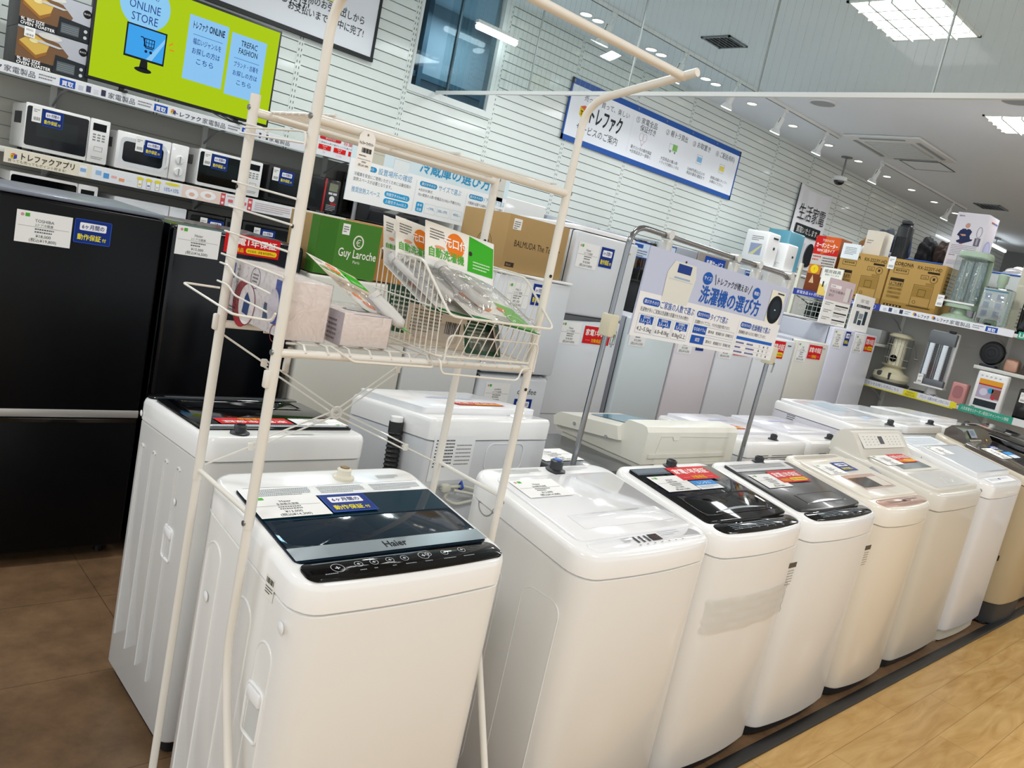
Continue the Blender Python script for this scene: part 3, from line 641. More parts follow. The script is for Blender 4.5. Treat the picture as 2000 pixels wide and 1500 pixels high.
b = B(); s = W.sheet(b, -.03, .225, .0102); s.rect(0, 0, .13, .055, '#eef2f6', 0); s.rect(0, .025, .13, .055, '#3f8fd6', 1); s.t('レンタル', .065, .032, .017, '#ffffff', 2, 'c'); s.greek(.01, .016, .11, .004, '#8899aa', 1, 2); b.build('service_sticker', W.t, 0)
W.faucet(.02, .392, DARKG, None, .018, .022)
b = B(); d0 = -.0035; 
for i in range(9):
    za = .497+.0138*i
    L1 = []; 
    n = 34
    for k in range(n+1):
        t_ = k/n; x = -W.w/2+.0+(W.w)*t_; y = -.024*(1-(2*x/W.w)**2)-.004-(.0022 if i % 2 else 0)-.0012*math.sin(i*2+k*.6)
        if t_ < .08: y += (.08-t_)*.7
        if t_ > .92: y += (t_-.92)*.7
        L1.append((x, y, za-.05*(t_-.5)*(.0 if i < 5 else .0)+.002*math.sin(k*.7+i)))
    if i: b.add(prev+L1, [(k, k+1, n+2+k, n+1+k) for k in range(n)], glass('stretch_film', '#fefefd', .1, .0, .4, .3, 9, .0))
    prev = L1
b.build('film_band', W.t, 60)
def side_label(W, u0, z0, w_=.05, h=.1):
    b = B(); b.flat = True; s = Sheet(b, (u0, -W.bow*(1-(2*u0/W.w)**2)*.6-.004, z0)); s.rect(0, h*.82, w_, h, '#5b5147', 1); s.greek(w_*.1, h*.7, w_*.8, h*.05, '#8c8377', 1, 6, 1.9, 4); b.build('front_label', W.t, 0)
side_label(W, .195, .57)
# --- 4
W = Washer('washing machine with matt charcoal lid and silver handle, fourth in the front row', 2.495, 3.055, 1.095, .42, .795, .86, .07, .024, WFRONT, TOPW, r=.06)
black_lid(W, M('charcoal_lid', '#26272a', .3, coat=.2), 5, .235); bowl(W, -.12, .17, .09, .15, MATB, .02, .0092); crescent(W, -.13, .17, .088, SILV)
b = B(); s = W.sheet(b, .06, .07, .0092); s.t('AQUA', 0, 0, .016, '#a9acb0', 0); b.build('logo', W.t, 0)
b = B(); s = W.sheet(b, -.23, .32, .0092); s.rect(0, 0, .42, .055, '#c9cbcb', 0); s.greek(.02, .045, .37, .005, '#6e6e70', 1, 4, 1.7, 1); b.build('instruction_strip', W.t, 0)
price_card(W.t, *W.frm(-.2, .2, .0098), .17, .095, 'AQUA', '全自動洗濯機', '¥18,000', '(税込¥19,800)')
red_sticker(W.t, *W.frm(-.055, .225, .01), .21, .085); side_label(W, .215, .57); W.faucet(.04, .393, DARKG, None, .018, .022)
# --- 5 cream, rose gold panel
CR5 = M('cream_white', '#e9e1d2', .3, coat=.3); ROSE = M('rose_gold', '#c9a596', .25, metal=.35, coat=.5)
W = Washer('cream-white washing machine with rose-gold window frame and control panel, fifth in the front row', 3.1, 3.6, 1.1, .45, .80, .862, .075, .026, CR5, M('cream_top', '#efe9dc', .25, coat=.4), r=.06)
W.slab('lid', rrect(-.24, .066, .24, .38, .03, 5), 0, .008, MATS['cream_top'])
p = rrect(-.22, .012, .22, .06, .025, 5); p += [(p[-1][0]+(p[0][0]-p[-1][0])*i/10, p[-1][1]) for i in range(1, 10)]
ctl = W.slab('control_panel', [(x, y-.016*(1-(x/.24)**2)) for x, y in p], 0, .005, ROSE, .002)
b = B(); s = W.sheet(b, 0, 0, .006); s.greek(-.15, .035, .3, .003, '#6b5148', 1, 3, 2.3, 7); s.rect(-.01, .02, .02, .032, '#3a302c', 1); b.build('control_print', ctl, 0)
b = B(); s = W.sheet(b, -.14, .125, .0085); s.rect(0, 0, .3, .115, ROSE, 0); s.rect(.015, .012, .285, .09, M('dark_window', '#5c4a46', .1, coat=.8), 1); s.rect(.19, .012, .285, .09, '#cfc8bb', 2); b.build('lid_window', W.t, 0)
price_card(W.t, *W.frm(-.2, .25, .0092), .16, .085, '日立', '全自動洗濯機', '¥25,000', '(税込¥27,500)'); blue_sticker(W.t, *W.frm(-.03, .27, .0094), .13, .075)
b = B(); s = W.sheet(b, -.22, .395, .0008); s.greek(.02, .03, .4, .004, '#9d978b', 1, 4, 1.8, 5); b.build('rating_print', W.t, 0)
# --- 6 greige with raised rear console and clear front lid
GRG = M('greige_body', '#d7d2c6', .32, coat=.25)
W = Washer('greige washing machine with raised rear console and clear lid, sixth in front row', 3.65, 4.25, 1.1, .52, .82, .885, .075, .012, GRG, M('greige_top', '#dedad0', .28, coat=.3), r=.06)
prof = [(.3, .84), (.36, .875), (.4, .93), (.43, .965), (.47, .97), (.5, .95), (.515, .9), (.515, .86), (.3, .83)]
b = B(); b.prism(prof, -.285, .285, MATS['greige_top']); con = b.build('rear_console', W.t, 50)
b = B(); b.flat = True; s = Sheet(b, (-.24, .375, .905), (1, 0, 0), Vector((0, .055, .06))); s.rect(0, 0, .48, .075, '#e6e3dc', 1); s.rect(.2, .02, .25, .06, '#5a5b60', 2)
for r_ in range(4):
    for c_ in range(10): 
        if not 3 < c_ < 6: s.rect(.04+c_*.043, .015+r_*.014, .05+c_*.043, .019+r_*.014, '#9a978f', 2)
b.build('control_print', con, 0)
W.slab('lid', rrect(-.275, .02, .275, .34, .04, 5), .0, .014, MATS['greige_top'])
b = B(); s = W.sheet(b, -.23, .04, .0145); s.rect(0, 0, .46, .13, M('clear_lid_pale', '#dddcd8', .15, spec=.4), 0); s.rect(0, .15, .46, .255, '#d6d3ca', 0); s.rect(.06, .17, .4, .24, M('tub_window', '#8f9c9c', .1, coat=.8), 1)
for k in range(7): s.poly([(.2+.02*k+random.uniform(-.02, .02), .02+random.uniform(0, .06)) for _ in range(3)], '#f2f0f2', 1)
b.build('lid_window', W.t, 0)
price_card(W.t, *W.frm(-.25, .25, .0162), .19, .095, 'Panasonic', '洗濯乾燥機', '¥35,000', '(税込¥38,500)'); red_sticker(W.t, *W.frm(-.06, .265, .0164), .2, .085)
b = B(); X = -W.w/2; b.tube([(X-.03, .27, .8), (X-.012, .26, .82), (X-.004, .3, .83)], [.014, .018, .018], M('hose_grey', '#8d9296', .5), 12); b.build('drain_hose', W.t)
b = B(); b.lathe([(.014, -.04), (.018, -.03), (.018, -.05)], (X-.005, .262, .822), M('blue_plastic', '#2a6bd0', .4), 12, 'x'); b.build('hose_cap', W.t)
b = B(); b.flat = True; s = Sheet(b, (X-.001, .13, .75), (0, -1, 0)); s.greek(0, .03, .04, .004, '#4b4b4b', 1, 5, 1.6, 4); b.build('serial_label', W.t, 0)
# --- 7 white, long clear lid
W = Washer('tall white washing machine with long clear lid, seventh in the front row', 4.3, 4.88, 1.1, .52, .835, .925, .07, .016, M('cool_white', '#e4e6ea', .28, coat=.3), TOPW, r=.06, z0=.07, foot=M('foot_beige', '#b9b2a2', .5))
W.slab('lid', rrect(-.265, .07, .265, .36, .012, 4), 0, .022, M('lid_frame_white', '#eef0f3', .2, coat=.5))
b = B(); s = W.sheet(b, -.24, .085, .0225); s.rect(0, 0, .48, .26, M('clear_lid_blue', '#dfe6ee', .12, spec=.4), 0); b.build('lid_window', W.t, 0)
b = B(); s = W.sheet(b, -.25, .38, .001); s.rect(0, 0, .5, .115, '#dfe6ec', 0); s.greek(.03, .09, .44, .006, '#b5bfc8', 1, 5, 2.4, 2); b.build('instruction_strip', W.t, 0)
price_card(W.t, *W.frm(-.245, .255, .0232), .2, .085, 'SHARP', '洗濯乾燥機', '¥39,000', '(税込¥42,900)')
b = B(); s = W.sheet(b, -.2, .012, .001); s.rect(0, 0, .4, .05, '#f2f3f6', 0); s.greek(.04, .035, .3, .003, '#9aa0a8', 1, 3, 2.4, 6); s.rect(.19, .025, .21, .035, '#333333', 1); b.build('control_print', W.t, 0)
b = B(); L = [(-W.w/2-.0005, .36+.035*math.cos(a), .87+.03*math.sin(a)) for a in [PI+PI*i/10 for i in range(11)]]; b.tube(L, .002, GREY, 6); b.build('hinge_outline', W.t)
b = B(); b.lathe([(.009, -.003), (.009, .002)], (-W.w/2, .03, .80), GREY, 12, 'x'); b.build('screw_cap', W.t)
# --- 8 beige drum machine, brown glass lid
BEI = M('beige_body', '#b9aa8c', .3, coat=.3); BRN = M('brown_gloss', '#4a4039', .12, coat=.8)
W = Washer('beige washing machine with brown glass lid, at right edge of the front row', 4.93, 5.53, 1.06, .56, .84, .94, .05, .03, BEI, M('beige_top', '#d8cfbd', .3, coat=.3), r=.09, z0=.13, foot=M('foot_black', '#1b1c1e', .5), group='large washing machines at the far end')
W.slab('lid', rrect(-.28, .03, .28, .4, .05, 5), 0, .02, BRN)
b = B(); b.prism([(.38, .91), (.44, .985), (.5, 1.0), (.53, .97), (.53, .92)], -.2, .24, BRN); con = b.build('rear_console', W.t, 40)
b = B(); b.flat = True; s = Sheet(b, (-.12, .395, .935), (1, 0, 0), Vector((0, .06, .075))); s.rect(0, .02, .11, .075, '#8f99a2', 1); s.rect(.02, .035, .08, .065, '#6f7f8e', 2)
for i in range(8): s.rect(i*.025-.04, .0, i*.025-.025, .008, '#d8cfc0', 1)
s.rect(.24, 0, .26, .012, '#e0b43a', 1); b.build('control_print', con, 0)
price_card(W.t, *W.frm(-.22, .2, .022), .19, .12, '東芝', '洗濯乾燥機', '¥49,000', '(税込¥53,900)'); blue_sticker(W.t, *W.frm(-.04, .27, .0222), .12, .07)
b = B(); s = W.sheet(b, .0, .2, .0222); s.rect(0, 0, .13, .07, '#dfe9f2', 0); s.rect(0, .035, .13, .07, '#3f9be0', 1); b.build('service_sticker', W.t, 0)
b = B(); b.box(-W.w/2-.002, .05, .37, -W.w/2+.001, .056, .4, MATB); b.build('door_latch', W.t)
# --- 9 black topped drum at the edge
W = Washer('machine with flat black top beyond the brown-lidded one, cut by right edge', 5.6, 6.2, 1.1, .6, .93, .98, .05, .01, BEI, BLACK, r=.04, group='large washing machines at the far end')

# ---------------- back row, facing the other way (their backs are towards us)
W = Washer('white washing machine with black lid, far left, turned away behind the nearest one', .785, 1.242, 2.25, .46, .845, .868, .065, .01, M('cool_white2', '#dcdcda', .3, coat=.3), TOPW, rev=True, r=.04)
W.slab('lid', rrect(-.215, .075, .215, .39, .012, 4), 0, .007, LBLK); ctl = W.slab('control_panel', rrect(-.222, .01, .222, .07, .03, 5), 0, .005, LBLK, .002)
b = B(); s = W.sheet(b, 0, 0, .006); s.greek(-.18, .05, .36, .004, '#7c858c', 1, 3, 2.6, 3); b.build('control_print', ctl, 0)
bowl(W, -.17, .17, .1, .18, LBLK, .02, .0082)
red_sticker(W.t, *W.frm(-.05, .3, .0088), .2, .06, pill=False); price_card(W.t, *W.frm(-.21, .3, .0086), .15, .075, 'Panasonic', '全自動洗濯機', '¥18,000', '(税込¥19,800)')
b = B(); s = W.sheet(b, -.2, .363, .0082); s.rect(0, 0, .4, .022, '#c9ced2', 0); s.greek(.02, .012, .36, .005, '#5c6266', 1, 2, 1.6, 3); b.build('instruction_strip', W.t, 0)
W.faucet(.13, .425, DARKG, None, .016, .02)
b = B(); s = W.sheet(b, -.07, .405, .001); s.rect(0, 0, .07, .035, M('filter_cover', '#e3e4e2', .25, coat=.4), 1); b.build('filter_cover', W.t, 0)
X = W.w/2; b = B(); sm_ = MATS['cool_white2']
for i, y in enumerate((.055, .145, .235, .32)):
    rr_ = .014; b.tube([(X-.0005, y, .15)]+[(X-.0005, y+.012-.012*math.cos(a), .71+i*.008+.012*math.sin(a)) for a in [PI*.8*k/8 for k in range(9)]], .0035, sm_, 8)
b.build('side_ribs', W.t)
b = B(); L = rrect(.3, .5, .355, .585, .01, 4); b.tube([(X, a, c) for a, c in L], .0035, WHITE2, 8, True); b.box(X-.003, .304, .56, X+.006, .351, .582, WHITE2, .004); b.build('carry_handle', W.t)
for y, z in ((.34, .66), (.03, .8)):
    b = B(); b.lathe([(.009, .004), (.007, .005), (.0, .006)], (X-.001, y, z), WHITE2, 14, 'x'); b.build('screw_cap', W.t)
b = B(); cb = M('cord_black', '#1c1d20', .5); y = W.d+.012
b.tube(fillet([(.13, y-.012, .72), (.13, y+.004, .735), (.08, y+.004, .745), (0, y+.006, .74), (-.08, y+.004, .75), (-.13, y+.004, .74), (-.13, y-.012, .72)], .03), .005, cb, 8)
b.tube(fillet([(.12, y-.012, .71), (.12, y+.004, .745), (.04, y+.006, .735), (-.12, y+.004, .735)], .03), .005, cb, 8); b.build('power_cord', W.t)
b = B(); gy = M('earth_wire', '#b9b51f', .5, var=.3, vs=60); gg = M('earth_green', '#4f9a2c', .5)
for k in range(8):
    q = k*.006; b.tube(fillet([(-.1+q, y-.01, .03), (-.12+q, y+.012, .07), (-.15+q, y+.016, .09-.003*k), (-.18+q, y+.01, .05), (-.19+q, y-.01, .01)], .02), .0035, gy if k % 3 else gg, 6)
b.build('earth_wire', W.t)
# --- machine seen from behind with the dark hose
W = Washer('white washing machine seen from its back, with black corrugated hose and coiled cable', 1.45, 1.95, 2.24, .455, .875, .925, .07, .005, M('cool_white3', '#dfe2e6', .3, coat=.25), TOPW, rev=True, r=.02)
lm = M('lid_white_flat', '#f0f1f3', .2, coat=.5); W.slab('lid', rrect(-.235, .02, .235, .38, .012, 4), 0, .022, lm)
red_sticker(W.t, *W.frm(.06, .33, .0235, True), .2, .06); b = B(); s = W.sheet(b, -.12, .17, .0228); s.rect(0, 0, .2, .02, '#b9bfd6', 0); s.rect(.03, -.02, .17, -.012, '#d5d9e6', 0); b.build('lid_recess', W.t, 0)
W.faucet(-.12, .42, WHITE2, DARKG, .018, .02)
y = W.d; b = B(); b.flat = True; s = Sheet(b, (.235, y+.0015, .73), (-1, 0, 0)); s.rect(0, 0, .16, .14, '#eef0f2', 0); s.greek(.01, .125, .07, .006, '#444444', 1, 9, 1.7, 2); s.greek(.09, .11, .06, .005, '#8a8a8a', 1, 6, 2.4, 3); b.build('rating_label', W.t, 0)
b = B(); b.tube([(x, y+.001, z) for x, z in rrect(-.14, .755, .02, .845, .025, 5)], .0025, lm, 6, True); b.build('back_recess', W.t)
hm = M('hose_black', '#15181a', .45); b = B(); pts = []; rs = []; X = W.w/2
for i in range(90): 
    t_ = i/89; pts.append((X+.022, .31+.03*t_, .84-.42*t_)); rs.append(.02+(.0035 if i % 3 == 1 else 0))
b.tube(pts, rs, hm, 14); b.tube([(X+.022, .309, .838), (X+.022, .306, .87)], .022, hm, 14); b.build('drain_hose', W.t, 20)
b = B(); b.tube([(X+.022, .306, .87), (X+.022, .305, .885)], .019, WHITE2, 14); b.build('hose_cap', W.t)
cw = M('cord_ivory', '#d3d2c4', .5); b = B(); Y = y+.016
b.tube(fillet([(.16, Y, .715), (.1, Y, .715), (.0, Y, .69), (-.12, Y, .66), (-.2, Y, .68), (-.21, Y, .71), (-.1, Y, .7), (.02, Y, .67), (.12, Y, .655), (.17, Y, .68), (.15, Y, .71)], .04), .005, cw, 8)
b.tube(fillet([(.14, Y+.006, .705), (.06, Y+.008, .69), (-.02, Y+.006, .665), (-.15, Y+.006, .655)], .04), .005, cw, 8); b.build('power_cord', W.t)
b = B(); b.box(.155, Y-.012, .7, .185, Y+.012, .725, cw, .006); b.box(.185, Y-.003, .706, .2, Y+.003, .709, CHROME); b.box(.185, Y-.003, .716, .2, Y+.003, .719, CHROME); b.build('plug', W.t)
b = B(); b.tube([(.11, Y, .70), (.11, Y+.012, .715), (.11, Y, .73), (.11, Y-.008, .715)], .004, M('blue_tie', '#1f4fb4', .4), 6, True); b.build('cable_tie', W.t)
b = B()
for k in range(6): b.tube([(-.17+.006*k, Y, .65), (-.19+.006*k, Y+.012, .69), (-.205+.006*k, Y+.004, .715), (-.22+.008*k, Y+.01, .68), (-.215+.006*k, Y, .64)], .0028, gy if k % 2 else gg, 6)
b.build('earth_wire', W.t)
# --- twin tub seen from behind
TW = M('twin_tub_cream', '#e6e4d8', .35, coat=.2)
t = thing('twin_tub_washer', 'cream twin-tub washer with teal window, seen from behind between the sign stand poles', 'washing machine', (2.72, 1.74, 0)); 
b = B(); b.box(-.3, 0, .03, .3, .42, .79, TW, .02); b.build('body', t)
b = B(); b.prism([(-.012, .775), (-.012, .9), (.0, .918), (.02, .922), (.09, .92), (.16, .84), (.44, .8), (.44, .775)], -.31, .31, TW); b.build('rear_console', t, 30)
b = B(); b.prism([(.1, .835), (.44, .795), (.45, .83), (.42, .852), (.12, .885)], -.33, .05, TW); lid = b.build('lid', t, 30)
b = B(); b.flat = True; s = Sheet(b, (-.2, .14, .885), (1, 0, 0), Vector((0, .3, -.034))); s.rr(0, 0, .24, .24, .02, M('teal_glass', '#2385a8', .12, coat=.5), 2)
for k in range(9): s.rect(.1+.012*k, .03, .105+.012*k, .09, '#8fc4d2', 3)
b.build('lid_window', lid, 0)
b = B(); b.box(-.28, -.018, .8, .24, -.012, .815, TW); 
b.box(-.23, -.02, .74, .26, -.01, .775, TW, .004)
for k in range(30): 
    if k not in (11, 12, 19): b.box(-.18+k*.012, -.0215, .75, -.175+k*.012, -.0195, .768, GREY)
b.lathe([(.014, -.024), (.01, -.028), (.006, -.024)], (-.205, 0, .757), TW, 16, 'y'); b.build('rear_vent', t)
b = B(); b.tube([(-.24, -.0135, .79), (-.22, -.0135, .885), (-.15, -.0135, .885), (-.14, -.0135, .87), (-.11, -.0135, .87), (-.1, -.0135, .885), (.25, -.0135, .88)], .002, TW, 6); b.build('rear_outline', t)
for x in (-.29, -.1):
    b = B(); b.lathe([(.007, -.003), (.007, .003)], (-.331, .33 if x < -.2 else .16, .83), GREY, 10, 'x'); b.build('screw_cap', t)
# --- small white ones behind
for lab, x0, x1, rd in (('small white washing machine from behind with red sticker, right of the right stand pole', 3.1, 3.63, True), ('small white washing machine from behind with plain lid, beside the one with red sticker', 3.65, 4.2, False)):
    W = Washer(lab, x0, x1, 2.2, .5, .84, .862, .07, .01, M('cool_white4', '#e2e3e8', .3, coat=.25), TOPW, rev=True, r=.03); W.slab('lid', rrect(-.22, .02, .22, .36, .012, 4), 0, .014, M('lid_lavender', '#e9e9f2', .2, coat=.5)); W.faucet(-.02, .45, DARKG, None, .016, .022)
    if rd: red_sticker(W.t, *W.frm(.2, .32, .0155, True), .2, .08)
    b = B(); s = W.sheet(b, -.1, .14, .0148); s.rect(0, 0, .16, .02, '#aab2e0', 0); b.build('lid_recess', W.t, 0)
    b = B(); b.flat = True; s = Sheet(b, (.2, W.d+.0015, .7), (-1, 0, 0)); s.greek(.04, .1, .08, .006, '#555555', 0, 6, 1.9, 3); s.greek(.15, .1, .19, .005, '#777777', 0, 6, 1.9, 5); b.build('rating_label', W.t, 0)
W = Washer('tall pale washing machine with clear blue lid, in the back row before the white fridges', 4.26, 4.84, 2.26, .52, .93, .925, .05, .01, M('lavender_white', '#dcdbe4', .3, coat=.25), TOPW, rev=True, r=.03); W.slab('lid', rrect(-.27, .02, .27, .4, .02, 4), 0, .016, M('lid_frame_white', '#eef0f3'))
b = B(); s = W.sheet(b, -.22, .06, .0166); s.rect(0, 0, .44, .3, MATS['clear_lid_blue'], 0); s.rect(.05, .02, .3, .2, '#a9bac6', 1); s.rect(.1, .3, .2, .34, '#b9cfe6', 1); b.build('lid_window', W.t, 0); W.faucet(-.2, .47, DARKG, None, .018, .03)
b = B(); b.flat = True; s = Sheet(b, (W.w/2+.001, .1, .84), (0, 1, 0)); s.greek(0, .03, .05, .006, '#555555', 1, 3, 1.8, 4); b.build('serial_label', W.t, 0)
for i, (lab, x0, x1) in enumerate((('white washing machine with glossy lid in the back row, second last towards the heater shelves', 4.9, 5.5), ('white washing machine with folded lid, last of the back row before the heater shelves', 5.56, 6.2))):
    W = Washer(lab, x0, x1, 2.3, .55, .9, .935, .05, .01, MATS['cool_white3'], TOPW, rev=True, r=.03); W.slab('lid', rrect(-.27, .02, .27, .42, .02, 4), 0, .02, MATS['lid_frame_white']); W.faucet(-.2, .5, DARKG, None, .018, .025)
    b = B(); s = W.sheet(b, -.2, .08, .0206); s.rect(0, 0, .4, .25, MATS['clear_lid_blue'], 0); b.build('lid_window', W.t, 0)
# --- low black machine/fridge between
t = thing('compact_black_fridge', 'low black fridge with white price card lying on top, behind the second washer', 'fridge', (2.19, 1.72, 0)); b = B(); b.box(-.2, 0, .02, .2, .42, .735, MATB, .012); b.build('body', t)
b = B(); b.box(-.205, -.012, .74, .205, .43, .765, M('dark_top', '#4a4d50', .3, coat=.3), .01); b.build('top_panel', t)
price_card(t, (-.19, .1, .767), (1, 0, 0), (0, 1, 0), .2, .13, 'Haier', '1ドア冷蔵庫', '¥9,000', '(税込¥9,900)')
b = B(); b.flat = True; s = Sheet(b, (-.2, -.0005, .69), (1, 0, 0)); s.rect(0, 0, .11, .04, '#a3181c', 1); s.t('家電1年保証', .055, .01, .022, '#e8d040', 2, 'c', w_=.1); b.build('warranty_sticker', t, 0)
b = B(); b.box(.12, -.004, .66, .17, .004, .7, DARKG, .003); b.build('hinge_cover', t)

# ---------------------------------------------------------------- ivory laundry rack over the nearest machine
XL, XR, YF, YB = .648, 1.25, 1.25, 1.49
t = RK = thing('laundry_rack', 'ivory tubular laundry rack standing over the nearest washing machine', 'rack', (.95, 1.37, 0))
o3 = Vector((.95, 1.37, 0))
def L(*p): return [Vector(q)-o3 for q in p]
R0 = .0082
hb = at(1335, 150, 0, XR)           # where the right arm ends
for x in (XL, XR):
    b = B(); b.tube(fillet(L((x, .995, .012), (x, YF, .625), (x, YF, 1.78), (x, hb.y-.03, hb.z+.008)), .06, 6), R0, RACKW, 14); b.build('front_post', t)
    b = B(); b.tube(L((x, YB, .89), (x, YB, .012)), R0, RACKW, 14); b.tube(L((x, YB, 1.625), (x, YB, .88)), R0+.0012, RACKW, 14); b.build('rear_post', t)
    b = B(); b.tube(L((x, YF, .875), (x, YF, 1.63)), R0+.0012, RACKW, 14); b.build('post_sleeve', t)
    b = B(); b.rod(*L((x, YF, .90), (x, YB, .90)), .0048, RACKW); b.build('side_brace', t)
    b = B(); b.rod(*L((x, 1.08, .215), (x, YB, .215)), .0048, RACKW); b.build('foot_bar', t)
    for y, z in ((YF, 1.59), (YB, 1.6), (YF, .885), (YF, 1.195)):
        b = B(); sx = -1 if x == XL else 1; b.lathe([(.005, -.002), (.005, .002), (.003, .003), (.003, .001)], Vector((x+sx*(R0+.001), y, z))-o3, STEEL, 12, 'x'); b.build('screw', t)
    for y, z in ((YF, 1.41), (YB, 1.455)):
        if x == XL: b = B(); b.lathe([(.0036, -.001), (.0036, .0008)], Vector((x-R0-.0014, y, z))-o3, MATB, 10, 'x'); b.build('bolt_hole', t)
        else: b = B(); b.lathe([(.0036, -.001), (.0036, .0008)], Vector((x-.004, y-R0-.0012, z))-o3, MATB, 10, 'y'); b.build('bolt_hole', t)
b = B(); b.lathe([(.0036, -.001), (.0036, .0008)], Vector((XR-.004, YF-R0-.0012, 1.155))-o3, MATB, 10, 'y'); b.build('bolt_hole', t)
b = B(); b.rod(*L((XL-.02, hb.y, hb.z), (XR+.002, hb.y, hb.z)), R0, RACKW, 14); b.build('hanging_rail', t)
for y, z in ((YF, 1.588), (YB, 1.594)):
    b = B(); b.rod(*L((XL, y, z), (XR, y, z)), .0082, RACKW, 14); b.build('top_bar', t)
b = B()
for i in range(9): y = YF+.02+i*(YB-YF-.04)/8; b.rod(*L((XL+.03, y, 1.6), (XR-.03, y, 1.6)), .0022, RACKW, 6)
for x in (XL+.035, .95, XR-.035): b.rod(*L((x, YF, 1.602), (x, YB, 1.602)), .0025, RACKW, 6)
b.build('top_wire_shelf', t)
for y in (YF, YB):
    b = B(); b.rod(*L((XL, y, 1.195), (XR, y, 1.2)), .0078, RACKW, 14); b.build('shelf_bar', t)
b = B(); x = XL+.05
while x < XR-.03:
    b.tube(L((x, YF-.008, 1.199), (x, YF+.004, 1.2105), (x, YB-.004, 1.2105), (x, YB+.008, 1.199)), .0022, RACKW, 6); x += .045
for y in (YF+.03, 1.37, YB-.03): b.rod(*L((XL+.03, y, 1.2075), (XR-.03, y, 1.2075)), .0025, RACKW, 6)
b.tube(fillet(L((.76, YF+.02, 1.21), (.775, YF-.016, 1.2), (.79, YF-.016, 1.192), (.975, YF-.016, 1.192), (.985, YF+.02, 1.21)), .012), .0028, RACKW, 6); b.build('wire_shelf', t)
# guard rail and wires on the left end
b = B()
for z0, z1 in ((1.552, 1.545), (1.463, 1.455), (1.417, 1.412), (1.37, 1.368), (1.327, 1.325)):
    b.rod(*L((XL-.014, YB+.012, z0), (XL-.014, YF-.005, z1)), .0019, RACKW, 8)
b.tube(fillet(L((XL-.014, YB+.012, 1.31), (XL-.014, YB-.03, 1.31), (XL-.014, YB-.06, 1.296), (XL-.014, YF+.03, 1.29)), .02), .0019, RACKW, 8)
b.tube(fillet(L((XL-.014, YB+.012, 1.275), (XL-.014, YB-.04, 1.275), (XL-.014, YB-.07, 1.262), (XL-.014, YF+.03, 1.258)), .02), .0019, RACKW, 8)
b.tube(fillet(L((XL-.012, YB, 1.263), (XL-.075, YB+.02, 1.262), (XL-.07, YF+.04, 1.247), (XL-.014, YF+.01, 1.247), (XL-.014, YF, 1.262)), .012), .0021, RACKW, 8)
b.tube(fillet(L((XL-.012, YB, 1.57), (XL+.01, YB-.03, 1.568), (XL+.01, YB-.05, 1.56)), .01), .0019, RACKW, 8)
b.tube(fillet(L((XL-.014, YF-.004, 1.54), (XL-.014, YF-.004, 1.562), (XL-.014, YF+.02, 1.564), (XL-.014, YB-.01, 1.562)), .01), .0019, RACKW, 8); b.build('end_wires', t)
b = B(); b.rod(*L((XR+.012, YF, 1.395), (XR+.012, YB, 1.4)), .0019, RACKW, 8); b.build('end_wires', t)
# rear cross brace
hub = at(657, 806, 1, YB); b = B(); hx, hz = hub.x, hub.z
def brace(b, p, q, gap=.012):
    d = (Vector(q)-Vector(p)).normalized(); n = Vector((d.z, 0, -d.x))*gap*.5; p, q = Vector(p), Vector(q); a = p+(q-p)*.35; c = p+(q-p)*1
    for s_ in (-1, 1): b.rod(*L(a+n*s_, c+n*s_), .0019, RACKW, 8)
    b.rod(*L(p, a+d*.01), .002, RACKW, 8); b.box(*(list(a-o3-Vector((.006, .004, .008)))+list(a-o3+Vector((.006, .004, .008)))), RACKW, .002)
for q in ((XL, YB, 1.178), (XR-.1, YB, 1.185), (XL, YB, .905), (XR, YB, .895)): brace(b, q, (hx, YB, hz))
b.build('cross_brace', t)
b = B(); b.tube([Vector((hx+.0115*math.cos(2*PI*i/24), YB, hz+.0115*math.sin(2*PI*i/24)))-o3 for i in range(24)], .0035, RACKW, 8, True); b.build('brace_hub', t)
for x, y, z in ((XL, YB, 1.2), (XL, YF, 1.15)):
    b = B(); b.box(*(list(Vector((x-.016, y-.007, z-.018))-o3)+list(Vector((x-.006, y+.007, z+.014))-o3)), RACKW, .004); b.build('bracket_cap', t)
b = B(); b.tube(fillet(L((.70, 1.3, 1.195), (.69, 1.29, 1.17), (.685, 1.28, 1.155)), .01), .006, M('hook_grey', '#c9c1b6', .5), 8); b.build('hook', t)
# wire tray guard at the right front of the shelf
b = B(); b.tube(fillet(L((.985, YF-.03, 1.21), (.985, YF-.03, 1.262), (1.235, YF-.03, 1.262), (1.235, YF-.03, 1.2)), .015), .002, RACKW, 8)
b.tube(fillet(L((.975, YF, 1.215), (.978, YF-.03, 1.21), (.98, YF-.035, 1.185), (1.19, YF-.035, 1.18), (1.2, YF-.03, 1.205), (1.235, YF-.02, 1.205)), .015), .002, RACKW, 8); b.build('tray_guard', t)
# price tag on the rack's top bar
b = B(); b.flat = True; O = Vector((.725, YF-.014, 1.527)); 
s = Sheet(b, O, (1, .1, 0), (0, 0, 1)); s.poly([(0, 0), (.034, 0), (.034, .055), (.026, .064), (.008, .064), (0, .055)], CARD, 0); s.t('トレジャーファクトリー', .017, .041, .006, '#222222', 1, 'c', w_=.03, bold=.02)
for i in range(10): s.rect(.009+i*.0021, .028, .0102+i*.0021+.0004*(i % 3), .036, '#333333', 1)
s.greek(.005, .022, .024, .0025, '#555555', 1, 1); s.line(.003, .017, .031, .017, .0006, '#666666', 1); s.t('¥990', .017, .011, .004, '#333333', 1, 'c'); s.t('(税込¥1,089)', .017, .005, .0045, '#333333', 1, 'c', w_=.022)
s.disc(.017, .058, .002, '#8a8378', 1)
tg = tagset(b.build('price_tag', smooth=0), 'small cream price tag hanging from the rack top bar', 'tag')

